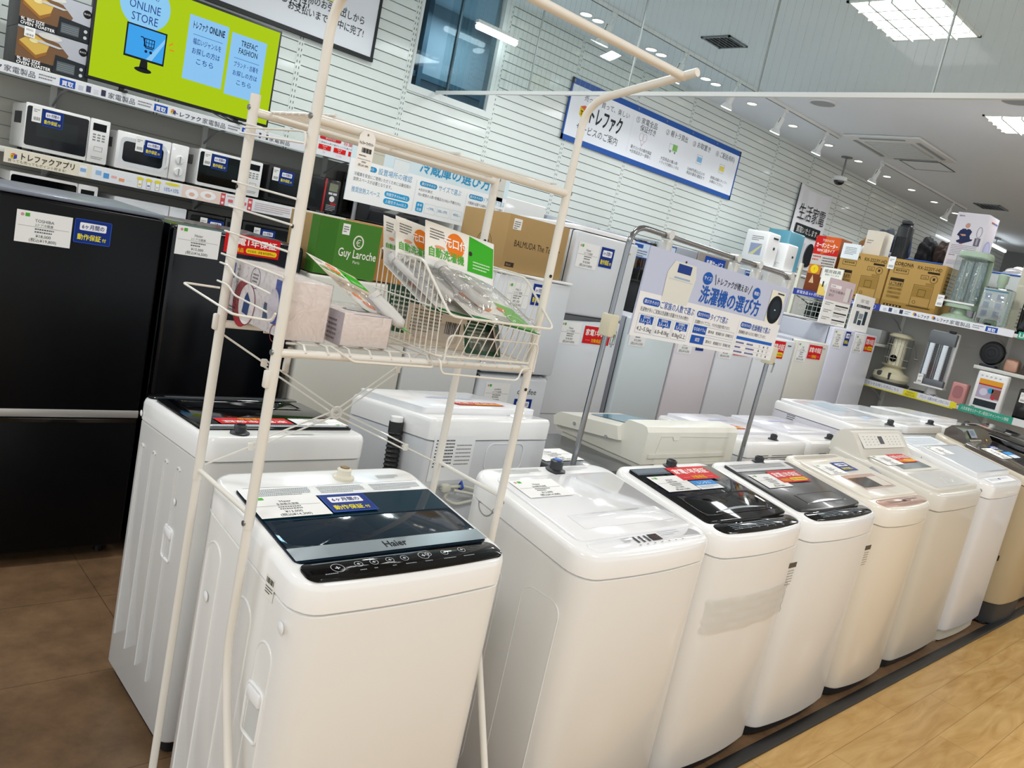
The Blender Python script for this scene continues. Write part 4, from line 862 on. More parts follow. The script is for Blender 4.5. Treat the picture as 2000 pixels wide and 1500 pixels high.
# ---- goods on the rack shelf
SHZ = 1.2135
PW = M('box_pinkish_white', '#e9dcd6', .45, coat=.3)
t = thing('boxed_pad_set', 'taller shrink-wrapped white box with blue and red print, at left end of the rack shelf', 'box', (.708, 1.41, SHZ)); w2, d2, h = .04, .135, .105
b = B(); b.box(-w2, -d2, 0, w2, d2, h, PW, .002); b.build('box', t)
b = B(); b.flat = True; s = Sheet(b, (-w2-.0004, d2, 0), (0, -1, 0)); s.rect(0, 0, .27, h, '#dcd6d8', 0)
s.rect(.215, .018, .262, .098, '#1d3f96', 1); s.disc(.215, .05, .022, '#cfc9d3', 2, .03); s.disc(.09, .03, .042, '#9a2732', 1, .045); s.disc(.11, .032, .034, '#e6dfe0', 2, .038); s.ring(.11, .032, .036, .002, '#7b3038', 3, .04); s.poly([(.095, .015), (.12, .012), (.125, .04), (.108, .055), (.1, .045)], '#2a4170', 3)
s.rect(.015, .07, .04, .1, '#3a4f8f', 1); s.greek(.018, .094, .018, .004, '#e8e8ef', 2, 3, 1.8); s.rect(.01, .02, .03, .055, '#c27a7e', 1)
for i, ch in enumerate('ふんばるマン'): s.t(ch, .05, .088-i*.012, .012, '#2e2e33', 1)
s.ring(.13, .085, .02, .0015, '#5a5070', 1); s.greek(.118, .09, .024, .004, '#666666', 1, 3, 1.6); s.greek(.015, .014, .05, .004, '#777777', 1, 3, 1.4); s.ring(.235, .004, .016, .002, '#8a3a3f', 2); s.rect(.18, .02, .2, .05, '#26466a', 1)
b.build('print', t, 0)
b = B(); b.box(-w2-.0015, -d2-.0015, 0, w2+.0015, d2+.0015, h+.0015, WRAP, .001); b.build('shrink_wrap', t)
t = thing('flat_white_box', 'flat shrink-wrapped pinkish white box beside the taller wrapped box', 'box', (.83, 1.345, SHZ)); w2, d2, h = .052, .075, .06
b = B(); b.box(-w2, -d2, 0, w2, d2, h, PW, .0015); b.build('box', t)
b = B(); b.flat = True; s = Sheet(b, (-w2-.0004, d2, 0), (0, -1, 0)); s.rect(0, 0, .15, h, '#cfc6cf', 0); s.greek(.03, .04, .1, .005, '#777080', 1, 5, 1.7); s.t('ム', .02, .044, .012, '#333333', 1)
s = Sheet(b, (-w2, -d2, h+.0004), (1, 0, 0), (0, 1, 0)); s.disc(.06, .06, .03, '#6d6a70', 0, .02); s.disc(.06, .06, .022, '#cfc8cc', 1, .014); s.rect(.02, .0, .104, .003, '#4a4fa0', 0); b.build('print', t, 0)
b = B(); b.box(-w2-.0015, -d2-.0015, 0, w2+.0015, d2+.0015, h+.0015, WRAP, .001); b.build('shrink_wrap', t)
HOSE = M('hose_pale_grey', '#cfcdc9', .45, coat=.2); CARDB = M('card_back_tan', '#cdbda8', .7); GREENP = '#3fae2a'
BAG = glass('poly_bag', '#fdfdfd', .08, .02, .75, .8, 16, .05)
def hose_pack(label, O, U, V, w_, h, seed, back=False, group=None, V2=None, mir=False):
    """carded water-hose pack: printed header card, folded grey hose and clear bag; O lower-left, U across, V up the card"""
    U, V = Vector(U).normalized(), Vector(V).normalized(); N = U.cross(V); c = Vector(O)
    t = thing('hose_pack', label, 'hose pack', c, group=group)
    def q(u, v, n=0): return U*u+V*v+N*n
    W2 = Vector(V2).normalized() if V2 else V; hb = h*.62; N2 = U.cross(W2).normalized()     # the header card may be bent up
    b = B()
    for a0, a1, vv, nn, oo in ((0, hb, V, N, Vector()), (hb, h, W2, N2, V*hb)):
        Q = lambda u, v, n: oo+U*u+vv*(v-a0)+nn*n
        b.loft([[Q(u, v, n) for u, v in ((0, a0), (w_, a0), (w_, a1), (0, a1))] for n in (-.001, 0)], CARDB if back else CARD)
    b.build('backing_card', t, 0)
    b = B(); b.flat = True; s = Sheet(b, V*hb-W2*hb+N2*.0003, U, W2)
    s.rect(.002, h*.72, w_*.62, h-.002, '#f4efe6', 0); s.poly([(w_*.6, h*.72), (w_-.002, h*.72), (w_-.002, h-.012), (w_*.62, h-.002)], GREENP, 1); s.disc(w_*.42, h*.88, w_*.13, '#ee7d22', 2); s.t('元口付', w_*.42, h*.86, w_*.1, '#ffffff', 3, 'c', bold=.02)
    s.greek(w_*.06, h*.945, w_*.2, h*.012, '#666666', 2, 4, 1.7, seed); s.disc(w_*.2, h*.83, w_*.07, '#e8a07a', 2, h*.012); s.t('自動洗濯機', w_*.05, h*.755, w_*.1, '#58b03c', 2, maxw=w_*.5, bold=.02); s.disc(w_*.64, h*.86, w_*.025, '#3a342c', 3)
    s.greek(w_*.68, h*.8, w_*.26, h*.012, '#dff3d8', 2, 3, 2, seed+2)
    s = Sheet(b, q(0, 0, .0003), U, V); s.rect(.002, .002, w_-.002, h*.4, '#f1efe8', 0); s.poly([(w_*.62, .002), (w_-.002, .002), (w_-.002, h*.36), (w_*.75, h*.4)], '#7cc35c', 1); s.rect(.002, .002, w_-.002, h*.04, '#2f8a3a', 2)
    for u, v, r in ((.3, .36, .09), (.4, .24, .11), (.72, .28, .06)): s.disc(w_*u, h*v, w_*r, '#f0884a', 3, h*r*.55)
    s.ring(w_*.8, h*.14, w_*.12, .002, '#f4f4f0', 3, h*.08); s.greek(w_*.45, h*.14, w_*.25, h*.02, '#9a9a94', 2, 3, 1.6, seed); b.build('print', t, 0)
    b = B(); e = w_*.18
    qh = (lambda u, v, n: q(w_-u*.8+.004, v, n)) if mir else q
    b.tube(fillet([qh(e*.7, h*.58, .02), qh(e*.6, h*.3, .024), qh(e*1.2, h*.06, .022), qh(e*2.1, h*.3, .022), qh(e*1.7, h*.54, .018)], .04, 6), .0105, HOSE, 12)
    b.tube([qh(e*.7, h*.56, .02), qh(e*.72, h*.6, .022), qh(e*.74, h*.625, .024)], [.0135, .0145, .012], HOSE, 12); b.build('hose', t)
    b = B(); n = 7; Lp = []
    rg = random.Random(seed)
    for v, th in ((0, .004), (.06, .034), (.35, .04), (.54, .03), (.615, .004)):
        Lp.append([q(w_*u, h*v, th*k+rg.uniform(-.002, .002)+.002) for u, k in ((0, .2), (.06, .9), (.3, 1.05), (.55, .9), (.8, .55), (.97, .3), (1, .1))])
    b.add([p for l in Lp for p in l], [(j*n+i, j*n+i+1, (j+1)*n+i+1, (j+1)*n+i) for j in range(4) for i in range(n-1)], BAG); b.build('bag', t, 60)
    return t

# basket
t = thing('wire_basket', 'ivory wire basket hung on the right half of the rack shelf', 'basket', (1.09, 1.35, SHZ))
bx0, bx1, by0, by1, by2 = -.13, .155, -.155, -.035, .125; zt1, zt0, z0 = .18, .088, .004
WR = .00125; b = B()
rim = [(bx0, by2, zt1), (bx0, by1, zt1), (bx0, by0, zt0), (bx1, by0, zt0), (bx1, by1, zt1), (bx1, by2, zt1)]
b.tube(fillet(rim, .018, 5, True), .0026, RACKW, 8, True); b.build('rim', t)
b = B(); bi = .01
floor_ = [(bx0+bi, by2, z0), (bx0+bi, by0+.03, z0), (bx1-bi-.01, by0+.03, z0), (bx1-bi-.01, by2, z0)]
b.tube(fillet(floor_, .01, 3, True), .002, RACKW, 6, True)
def topz(y): return zt1 if y > by1 else zt1+(zt0-zt1)*(by1-y)/(by1-by0)
for sx, xa, xb in ((-1, bx0, bx0+bi), (1, bx1, bx1-bi-.01)):
    y = by2-.004
    while y > by0+.035: b.rod((xa, y, topz(y)), (xb, y, z0), WR, RACKW, 6); y -= .0185
    b.rod((xa+.003, by2, .095), (xa+.003, by1-.05, .095), WR*1.2, RACKW, 6)
x = bx0+.03
while x < bx1-.02:
    b.rod((x, by0, zt0), (x-.004, by0+.03, z0), WR, RACKW, 6); b.rod((x, by2, zt1), (x, by2, z0), WR, RACKW, 6); x += .0215
y = by0+.045
while y < by2: b.rod((bx0+bi, y, z0), (bx1-bi-.01, y, z0), WR, RACKW, 6); y += .02
b.build('wires', t)
# packs in the basket
Up = Vector((.93, -.1, -.12)); Vp = Vector((-.16, .62, .74))
hose_pack('carded hose pack nearest the front of the basket, with big orange dot', (1.018, 1.197, 1.304), Vector((1, 0, -.1)), Vector((-.12, .88, .36)), .195, .275, 11, V2=(-.08, .18, .98), group='carded hose packs in the basket')
hose_pack('second carded hose pack in the basket, behind the front one', (.974, 1.25, 1.304), Vector((1, .02, -.12)), Vector((-.12, .86, .38)), .16, .262, 23, V2=(-.08, .2, .98), group='carded hose packs in the basket')
hose_pack('rearmost carded hose pack, upright at the back left corner of the basket', (.966, 1.282, 1.30), Vector((1, .02, -.12)), Vector((-.12, .86, .38)), .1, .262, 31, V2=(-.08, .2, .98), group='carded hose packs in the basket')
a_, c_, e_ = at(597, 492, 1, 1.46), at(692, 541, 1, 1.385), at(806, 655, 1, 1.255)
hose_pack('carded hose pack lying over the flat white box, card edge turned to the front', a_+e_-c_, c_-a_, c_-e_, (c_-a_).length, (c_-e_).length, 5, True, mir=True)
DGR = M('dark_green_card', '#1f4a34', .5, var=.2, vs=30)
def flat_pack(label, O, U, V, w_, h, m, seed):
    U, V = Vector(U).normalized(), Vector(V).normalized(); N = U.cross(V).normalized(); t = thing('blister_pack', label, 'pack', O, group='small packs in the basket')
    q = lambda u, v, n=0: U*u+V*v+N*n
    b = B(); L0 = rrect(0, 0, w_, h, .004, 3); b.loft([[q(u, v, -.0008) for u, v in L0], [q(u, v, .0008) for u, v in L0]], m); b.build('backing_card', t, 0)
    b = B(); b.flat = True; s = Sheet(b, q(0, 0, .0012), U, V); s.greek(w_*.08, h*.85, w_*.5, h*.05, '#56604f' if m is CARDB else '#cfd8c8', 0, 7, 1.9, seed)
    for i in range(9): s.rect(w_*(.66+.028*i), h*.35, w_*(.675+.028*i+.004*(i % 3)), h*.7, '#333333', 0)
    b.build('print', t, 0)
    b = B(); b.loft([[q(u, v, .002) for u, v in rrect(w_*.1, h*.1, w_*.9, h*.62, .01, 3)], [q(u, v, .012) for u, v in rrect(w_*.14, h*.14, w_*.86, h*.58, .01, 3)]], WRAP); b.build('blister', t, 30)
flat_pack('tan card-backed pack with barcode standing at the left of the basket', (.978, 1.36, 1.224), (.75, -.66, 0), (0, 0, 1), .125, .075, CARDB, 2)
flat_pack('dark green pack leaning at the left rear of the basket', (.99, 1.44, 1.225), (.7, -.6, 0), (-.1, .12, 1), .1, .1, DGR, 5)
flat_pack('dark green pack in the middle of the basket behind its front wires', (1.06, 1.25, 1.224), (.97, .1, -.05), (.1, .45, .8), .11, .085, DGR, 6)
flat_pack('tan pack slanting at the right end of the basket', (1.15, 1.25, 1.224), (.6, .6, -.05), (-.2, .3, .9), .1, .09, CARDB, 8)

# ---------------------------------------------------------------- fridges facing us behind the washers
def fridge(name, label, x0, x1, yf, top, seam, m, side=None, depth=.58, r=.012, upper='upper_door', lower='lower_door', zb=.02, gapm=MATB, group='free-standing fridges', cap=None):
    t = thing(name, label, 'fridge', ((x0+x1)/2, yf, 0), group=group); w2 = (x1-x0)/2; side = side or m
    b = B(); b.box(-w2+.004, .05, zb+.02, w2-.004, depth, top-.004, side, .006); b.build('cabinet', t)
    for sx in (-1, 1):
        for yy in (.09, depth-.06):
            b = B(); b.lathe([(.018, -zb if zb > .1 else -.02), (.018, .022)], (sx*(w2-.05), yy, zb if zb <= .1 else zb), MATB, 10) if zb > .1 else b.lathe([(.018, 0), (.018, zb+.022)], (sx*(w2-.05), yy, 0), MATB, 10); b.build('foot', t)
    zz = [zb+.03]+[z for z in seam]+[top]
    doors = []
    for i in range(len(zz)-1):
        a, c = zz[i]+(.004 if i else 0), zz[i+1]-.004
        b = B(); b.box(-w2, 0, a, w2, .047, c, m, r, 3); doors.append(b.build('door', t))
    b = B(); b.box(-w2+.006, .012, zb+.035, w2-.006, .05, top-.01, gapm); b.build('door_gap', t, 0)
    if cap: b = B(); b.box(-w2+.002, .004, top-.002, w2-.002, depth, top+.012, cap, .005); b.build('top_panel', t)
    return t, w2, doors
FZ = (1, 0, 0), (0, 0, 1)
BK1 = M('fridge_black_matt', '#07080b', .3, spec=.18, var=.2, vs=2); BK2 = M('fridge_black_gloss', '#05070c', .16, spec=.3)
GTOP = M('fridge_grey_top', '#6f7684', .35, coat=.2)
t, w2, D = fridge('two_door_fridge', 'tall matt black two-door fridge with silver handle strip at far left', .53, 1.045, 2.99, 1.293, [.568], BK1, group='black two-door fridges', cap=GTOP)
b = B(); b.box(-w2+.002, -.004, .555, w2-.002, .03, .583, M('handle_silver', '#b9b6b2', .35, metal=.5), .003); b.build('handle_strip', t)
b = B(); N = 16; b.loft([[(-w2+.01+(2*w2-.02)*i/N, -.006-.016*math.sin(PI*i/N), .553) for i in range(N+1)]+[(w2-.01, .02, .553), (-w2+.01, .02, .553)], [(-w2+.01+(2*w2-.02)*i/N, -.004-.006*math.sin(PI*i/N), .538) for i in range(N+1)]+[(w2-.01, .02, .538), (-w2+.01, .02, .538)]], BLACK); b.build('door_grip', t)
O = lambda px, py: at(px, py, 1, 2.987)
b = B(); b.flat = True; s = Sheet(b, (O(37, 403).x-.7875, -.0006, 1.225)); s.t('TOSHIBA', 0, 0, .022, '#b9bcc0', 1, w_=.078, bold=.02); b.build('logo', D[1], 0); D[1]['label'] = 'upper door with silver logo'
price_card(t, (O(27, 470).x-.7875, -.0008, O(27, 470).z), *FZ, O(136, 485).x-O(27, 470).x, O(30, 407).z-O(27, 470).z, 'TOSHIBA', '2ドア冷蔵庫', '¥18,000', '(税込¥19,800)')
blue_sticker(t, (O(142, 472).x-.7875, -.0008, O(142, 472).z), *FZ, O(214, 483).x-O(142, 472).x, O(146, 425).z-O(142, 472).z)
t, w2, D = fridge('two_door_fridge', 'glossy black two-door fridge with red and yellow sticker, second from left', 1.075, 1.6, 2.99, 1.283, [.63], BK2, group='black two-door fridges', r=.02)
price_card(t, (O(340, 495).x-1.3375, -.0008, O(340, 495).z), *FZ, O(425, 507).x-O(340, 495).x, O(345, 438).z-O(340, 495).z, 'Haier', '2ドア冷蔵庫', '¥15,000', '(税込¥16,500)')
red_sticker(t, (O(436, 491).x-1.3375, -.0008, O(436, 491).z), *FZ, O(543, 510).x-O(436, 491).x, O(442, 453).z-O(436, 491).z)
b = B(); b.box(-.19, -.003, .636, -.1, .004, .645, CHROME, .002); b.build('logo_plate', t)
WF1 = M('fridge_white', '#d9dad8', .3, coat=.3, var=.012, vs=2); WF2 = M('fridge_cool_white', '#d6dade', .28, coat=.3, var=.012, vs=2)
t, w2, D = fridge('white_fridge', 'off-white fridge behind the rack, carrying the green gift box', 1.635, 2.165, 2.98, 1.185, [], M('fridge_warm_white', '#d2d1c7', .35, coat=.2))
t, w2, D = fridge('white_fridge', 'cool white fridge between the off-white one and the stacked pair', 2.18, 2.635, 2.98, 1.16, [], M('fridge_grey_white', '#d0d2d1', .35, coat=.2))
t, w2, D = fridge('compact_fridge', 'rounded compact white fridge at bottom of the stacked pair', 2.655, 3.155, 2.98, .812, [], WF2, r=.045, depth=.5)
cx = 2.905
b = B(); b.flat = True; s = Sheet(b, (.03, -.0006, .715)); s.t('comfee', 0, 0, .04, '#3c4450', 1, w_=.14); b.build('logo', t, 0)
price_card(t, (-.2, -.0008, .65), *FZ, .17, .12, 'comfee', '1ドア冷蔵庫', '¥9,000', '(税込¥9,900)'); blue_sticker(t, (.02, -.0008, .59), *FZ, .13, .1)
def boxfridge(label, x0, x1, yf, z0, z1, m, d=.45, name='mini_fridge', group='stacked mini fridges'):
    t = thing(name, label, 'fridge', ((x0+x1)/2, yf, z0), group=group); w2 = (x1-x0)/2; h = z1-z0
    b = B(); b.box(-w2+.004, .045, .006, w2-.004, d, h-.006, m, .006)
    for sx in (-1, 1):
        for yy in (.06, d-.05): b.lathe([(.014, 0), (.014, .01)], (sx*(w2-.04), yy, 0), MATB, 8)
    b.build('cabinet', t); b = B(); b.box(-w2, 0, .012, w2, .042, h-.016, m, .008); b.build('door', t)
    b = B(); b.box(-w2-.002, -.006, h-.014, w2+.002, d, h, WHITE2, .005); b.build('top_panel', t); return t, w2, h
t, w2, h = boxfridge('mini white fridge stacked on the rounded compact fridge, under the brown toaster box', 2.64, 3.155, 2.97, .815, 1.338, WF2)
price_card(t, (-.2, -.0008, h-.17), *FZ, .16, .125, 'Haier', '1ドア冷蔵庫', '¥9,000', '(税込¥9,900)'); blue_sticker(t, (-.02, -.0008, h-.145), *FZ, .1, .11)
t, w2, D = fridge('two_door_fridge', 'white two-door fridge with rounded cap, left of the sign stand', 3.165, 3.69, 3.02, 1.625, [1.165], WF2, group='white fridges in the far row', r=.014)
b = B(); b.loft([[(x*.98, y+.005, 1.625+z) for x, y in rrect(-w2, 0, w2, .55, .05, 5)] if z < .02 else [(x*.93, .03+y*.9, 1.625+z) for x, y in rrect(-w2, 0, w2, .55, .05, 5)] for z in (0, .018, .026)], WHITE2); b.build('top_panel', t)
b = B(); N = 14; pr = [(-w2+.005+(2*w2-.1)*i/N, 1.163-.0-.03*(1-i/N)**.6*(1) ) for i in range(N+1)]; b.loft([[(x, -.0012, 1.166) for x, z in pr]+[(x, -.0012, z) for x, z in reversed(pr)], [(x, .01, 1.166) for x, z in pr]+[(x, .01, z) for x, z in reversed(pr)]], BLACK); b.build('door_grip', t, 0)
price_card(t, (-.235, -.0008, 1.43), *FZ, .17, .135, 'Haier', '2ドア冷蔵庫', '¥18,000', '(税込¥19,800)'); blue_sticker(t, (-.05, -.0008, 1.455), *FZ, .11, .11)
price_card(t, (-.235, -.0008, 1.005), *FZ, .17, .125, 'Haier', '2ドア冷蔵庫', '¥18,000', '(税込¥19,800)'); red_sticker(t, (-.04, -.0008, 1.02), *FZ, .23, .1, pill=False); b = B(); b.flat = True; s = Sheet(b, (.2, -.001, 1.03)); s.rect(0, 0, .04, .08, '#e9efe9', 1); s.frame(0, 0, .04, .08, .004, '#3a7a5a', 2); s.t('省', .006, .045, .026, '#23382e', 2); b.build('energy_label', t, 0)
b = B(); b.box(.14, -.002, 1.555, .2, .002, 1.565, M('logo_gold', '#b9ae8c', .4, metal=.6)); b.build('logo_plate', t)
b = B(); b.box(-w2, -.001, .598, w2, .002, .604, GREY); b.build('door_line', t, 0); b = B(); b.flat = True; s = Sheet(b, (.03, -.0006, .55)); s.t('Haier', 0, 0, .028, '#3a3d42', 1); b.build('logo', t, 0)
tall = (('bluish-white fridge just right of the left stand pole, below the hanging sign', 3.75, 4.225, 1.21, '#cfdadd', 'b0'), ('pinkish-white fridge with blue sticker, below the middle of the hanging sign', 4.245, 4.705, 1.2, '#dbd5da', 'b1'), ('white fridge with red sticker half hidden by the hanging sign', 4.725, 5.19, 1.2, '#d9dbe0', 'r0'), ('white fridge crossed by the right stand pole, red and yellow sticker', 5.21, 5.74, 1.225, '#dfe2e6', 'r1'), ('cream fridge with red sticker, second shortest near the heater shelves', 5.77, 6.285, 1.245, '#dbd8cf', 'r0'), ('lavender-white fridge with small blue sticker, next to last before the shelves', 6.3, 6.69, 1.39, '#d8daea', 'b1'), ('last white fridge of the row, beside the heater shelves', 6.705, 7.14, 1.382, '#dadde8', 'r1'))
for i, (lab, x0, x1, top, c, st) in enumerate(tall):
    t, w2, D = fridge('white_fridge', lab, x0, x1, 3.0, top, [], M('fridge_tint_'+c, c, .28, coat=.3), M('fridge_side_grey', '#b9bcc6', .4), group='white fridges in the far row', depth=.52)
    price_card(t, (-w2+.02, -.0008, top-.17), *FZ, .16, .15, ('Haier', 'SHARP', 'AQUA', 'Panasonic', '三菱', 'SHARP', '日立')[i], '2ドア冷蔵庫', '¥15,000', '(税込¥16,500)')
    if st[0] == 'b' and i: blue_sticker(t, (-w2+.22, -.0008, top-.14), *FZ, .09, .12)
    if st == 'r0': red_sticker(t, (-w2+.2, -.0008, top-.14), *FZ, .22, .11, pill=False)
    if st == 'r1': red_sticker(t, (-w2+.22, -.0008, top-.15), *FZ, .17, .13)
    b = B(); b.box(w2-.1, -.002, top-.05, w2-.05, .001, top-.042, DARKG if i == 3 else GREY); b.build('logo_plate', t, 0)
b = B(); t = thing('chest_freezer', 'wide white freezer standing behind the cream fridge', 'freezer', (6.6, 3.56, 0)); b.box(-.95, .03, .02, .66, .6, 1.385, WF2, .012); b.build('body', t)
b = B(); b.box(-.97, 0, 1.39, .68, .62, 1.41, WHITE2, .008); b.box(-.97, -.012, 1.2, -.03, .02, 1.235, WHITE2, .01); b.build('lid', t)

# goods and boards on top of that row
def box_thing(name, label, cat, x0, x1, yf, d, z0, z1, m, group=None, bev=.002):
    t = thing(name, label, cat, ((x0+x1)/2, yf, z0), group=group); b = B(); b.box(-(x1-x0)/2, 0, 0, (x1-x0)/2, d, z1-z0, m, bev); b.build('box', t); return t, (x1-x0)/2, z1-z0
t, w2, h = box_thing('gift_box', 'green gift box with cream lettering and cardboard end, on the off-white fridge', 'box', 1.645, 1.94, 2.99, .26, 1.187, 1.42, KRAFT)
b = B(); b.flat = True; s = Sheet(b, (-w2, -.0005, 0)); s.rect(0, 0, 2*w2, h, '#4a8030', 0); s.rect(0, 0, .085, h, '#3f7428', 1); s.ring(.19, .152, .026, .006, '#e9e8d8', 2, .03); s.t('€', .19, .136, .036, '#e9e8d8', 2, 'c'); s.t('Guy Laroche', .195, .085, .045, '#f4f2e6', 2, 'c', w_=.185, bold=.012); s.t('Paris', .195, .062, .016, '#f0efe2', 2, 'c')
s.rect(.105, .175, .14, .22, '#f3f3ee', 2); s.greek(.11, .205, .025, .006, '#555555', 3, 3, 1.6)
s = Sheet(b, (-w2-.0005, .26, 0), (0, -1, 0)); s.rect(.19, 0, .26, h, '#4a8030', 0); b.build('print', t, 0)
t, w2, h = box_thing('toaster_carton', 'brown toaster carton behind the green gift box', 'box', 1.955, 2.17, 3.03, .3, 1.187, 1.425, M('kraft_warm', '#b07d3c', .8, var=.06, vs=6)); b = B(); b.flat = True; s = Sheet(b, (-w2, -.0005, 0)); s.t('Toaster', .02, .1, .06, '#2b2013', 0, w_=.17); b.build('print', t, 0)
yb = at(910, 405, 0, 2.635).y
t, w2, h = box_thing('toaster_carton', 'shrink-wrapped brown toaster carton on the stacked mini fridge', 'box', 2.64, 3.065, 2.985, .36, 1.34, 1.615, KRAFT)
b = B(); b.flat = True; s = Sheet(b, (-w2, -.0005, 0)); s.t('BALMUDA The Toaster', .06, .125, .04, '#33261a', 0, w_=.325); s.rect(.025, .02, .085, .043, '#3a2a20', 0); s.t('Black', .033, .026, .014, '#a08a6a', 1); s.rr(.03, .205, .085, .258, .004, '#efece4', 0); s.greek(.036, .24, .04, .006, '#444444', 1, 4, 1.7)
s = Sheet(b, (-w2-.0005, .36, 0), (0, -1, 0)); s.ring(.2, .11, .06, .003, '#5a4630', 0); s.ring(.2, .11, .048, .0015, '#5a4630', 0); s.rect(.17, .085, .235, .13, '#3a2c20', 1); s.rect(.178, .1, .227, .122, '#6d553a', 2); b.build('print', t, 0)
# blue refrigerator guide board on a stand behind the row
def board(name, label, x0, z0, w_, h, y, bg, ac, draw, ry=0.0):
    t = thing(name, label, 'sign board', (x0, y, z0)); t.rotation_euler.y = ry
    b = B(); b.box(0, 0, 0, w_, .006, h, M('board_'+bg, bg, .5)); b.build('panel', t, 0)
    b = B(); b.flat = True; draw(Sheet(b, (0, -.0006, 0)), w_, h, ac); b.build('print', t, 0); return t
def pill(s, u, v, w_, h, txt, c, fg='#ffffff', l=2): s.rr(u, v, u+w_, v+h, h*.48, c, l); s.t(txt, u+w_/2, v+h*.27, h*.55, fg, l+1, 'c', maxw=w_*.86)
def draw_fridge(s, w_, h, c):
    s.rect(0, 0, w_, h*.56, '#f2f5f6', 1); K = '#444a50'
    s.rect(w_*.08, h*.56, w_*.18, h*.8, '#c6c6b8', 1); s.rect(w_*.08, h*.69, w_*.18, h*.695, '#9a9a90', 2); s.rect(w_*.24, h*.53, w_*.33, h*.86, '#e3eaec', 2); s.rect(w_*.24, h*.7, w_*.33, h*.705, '#a9b4b8', 3)
    s.disc(w_*.46, h*.83, .03, c, 2); s.t('サイズ?', w_*.46, h*.815, .018, '#ffffff', 3, 'c'); s.t('冷蔵庫の選び方', w_*.395, h*.63, h*.19, '#2b93c4', 2, w_=w_*.47, bold=.015)
    s.t('トレファクが教える!', w_*.52, h*.85, h*.09, K, 2, w_=w_*.3); s.rect(w_*.87, h*.5, w_*.97, h*.85, '#d3d2ca', 1); s.rect(w_*.87, h*.66, w_*.97, h*.668, '#8a8a84', 2)
    pill(s, w_*.03, h*.44, w_*.12, h*.07, '選び方その①', '#2b93c4'); s.t('設置場所の確認', w_*.16, h*.44, h*.085, '#2b93c4', 2, w_=w_*.2)
    s.t('冷蔵庫を安全にご使用いただくためには最低限の', w_*.03, h*.35, h*.05, K, 2, w_=w_*.33); s.t('放熱スペースが必要となります。', w_*.03, h*.28, h*.05, K, 2, w_=w_*.22); s.t('推奨放熱スペース', w_*.03, h*.13, h*.075, '#2b93c4', 2, w_=w_*.16)
    pill(s, w_*.215, h*.16, w_*.15, h*.08, '側面空き:0.5cm以上', c); pill(s, w_*.215, h*.06, w_*.15, h*.08, '上面空き:5cm以上', c)
    s.line(w_*.39, h*.05, w_*.39, h*.5, .002, '#c6d0d6', 2); pill(s, w_*.41, h*.43, w_*.11, h*.07, '選び方その②', '#2b93c4'); s.t('サイズで選ぶ', w_*.53, h*.43, h*.085, '#2b93c4', 2, w_=w_*.15)
    s.t('※合計計算式', w_*.41, h*.36, h*.04, K, 2); s.t('70L×家族の人数+常備品分(100L)+予備分(70L)', w_*.41, h*.29, h*.045, K, 2, w_=w_*.28); s.rr(w_*.41, h*.06, w_*.455, h*.2, .008, c, 2); s.t('参考', w_*.4325, h*.14, h*.04, '#ffffff', 3, 'c'); s.t('容量', w_*.4325, h*.08, h*.04, '#ffffff', 3, 'c')
    for u, tx in ((.465, '~199L'), (.545, '200L~399L'), (.64, '400L~')): s.frame(w_*u, h*.06, w_*(u+(.085 if u == .545 else .07)), h*.2, .0015, '#b5d5e4', 2); s.t(tx, w_*(u+.038), h*.12, h*.05, '#2b93c4', 3, 'c', maxw=w_*.065)
    s.line(w_*.72, h*.05, w_*.72, h*.5, .002, '#c6d0d6', 2); pill(s, w_*.735, h*.43, w_*.1, h*.07, '選び方その③', '#2b93c4'); s.t('ドアの開き方で選ぶ', w_*.84, h*.43, h*.08, '#2b93c4', 2, w_=w_*.15); s.t('冷蔵庫を設置する場所によって、ドアの開き', w_*.735, h*.35, h*.045, K, 2, w_=w_*.25); s.frame(w_*.735, h*.06, w_*.85, h*.28, .0015, '#b5d5e4', 2); s.t('右開き', w_*.745, h*.09, h*.06, '#2b93c4', 3)
bl = at(671, 391, 1, 3.66); br = at(990, 449, 1, 3.66)
t = board('guide_board', 'pale blue guide board about choosing fridges, held above the far fridges behind the rack', bl.x, 1.515, 1.06, .37, 3.66, '#d3e6ee', '#28a0d6', draw_fridge)
def stand(parent, xs, y, top, ztop, r, clips, m=CHROME, zoff=0.0):
    b = B(); b.tube(fillet([(xs[0], y, .01-zoff), (xs[0], y, ztop), (xs[1], y, ztop), (xs[1], y, .01-zoff)], .07, 7), r, m, 12); b.build('frame', parent)
    for x in xs:
        b = B(); b.rod((x, y-.062, .012-zoff), (x, y+.062, .012-zoff), .009, m, 10); b.build('foot', parent)
t2 = thing('sign_stand', 'plain grey stand carrying the pale blue guide board behind the fridges', 'sign stand', (bl.x+.53, 3.6775, 0)); stand(t2, (-.45, .45), 0, 0, 1.87, .011, [], STEEL)
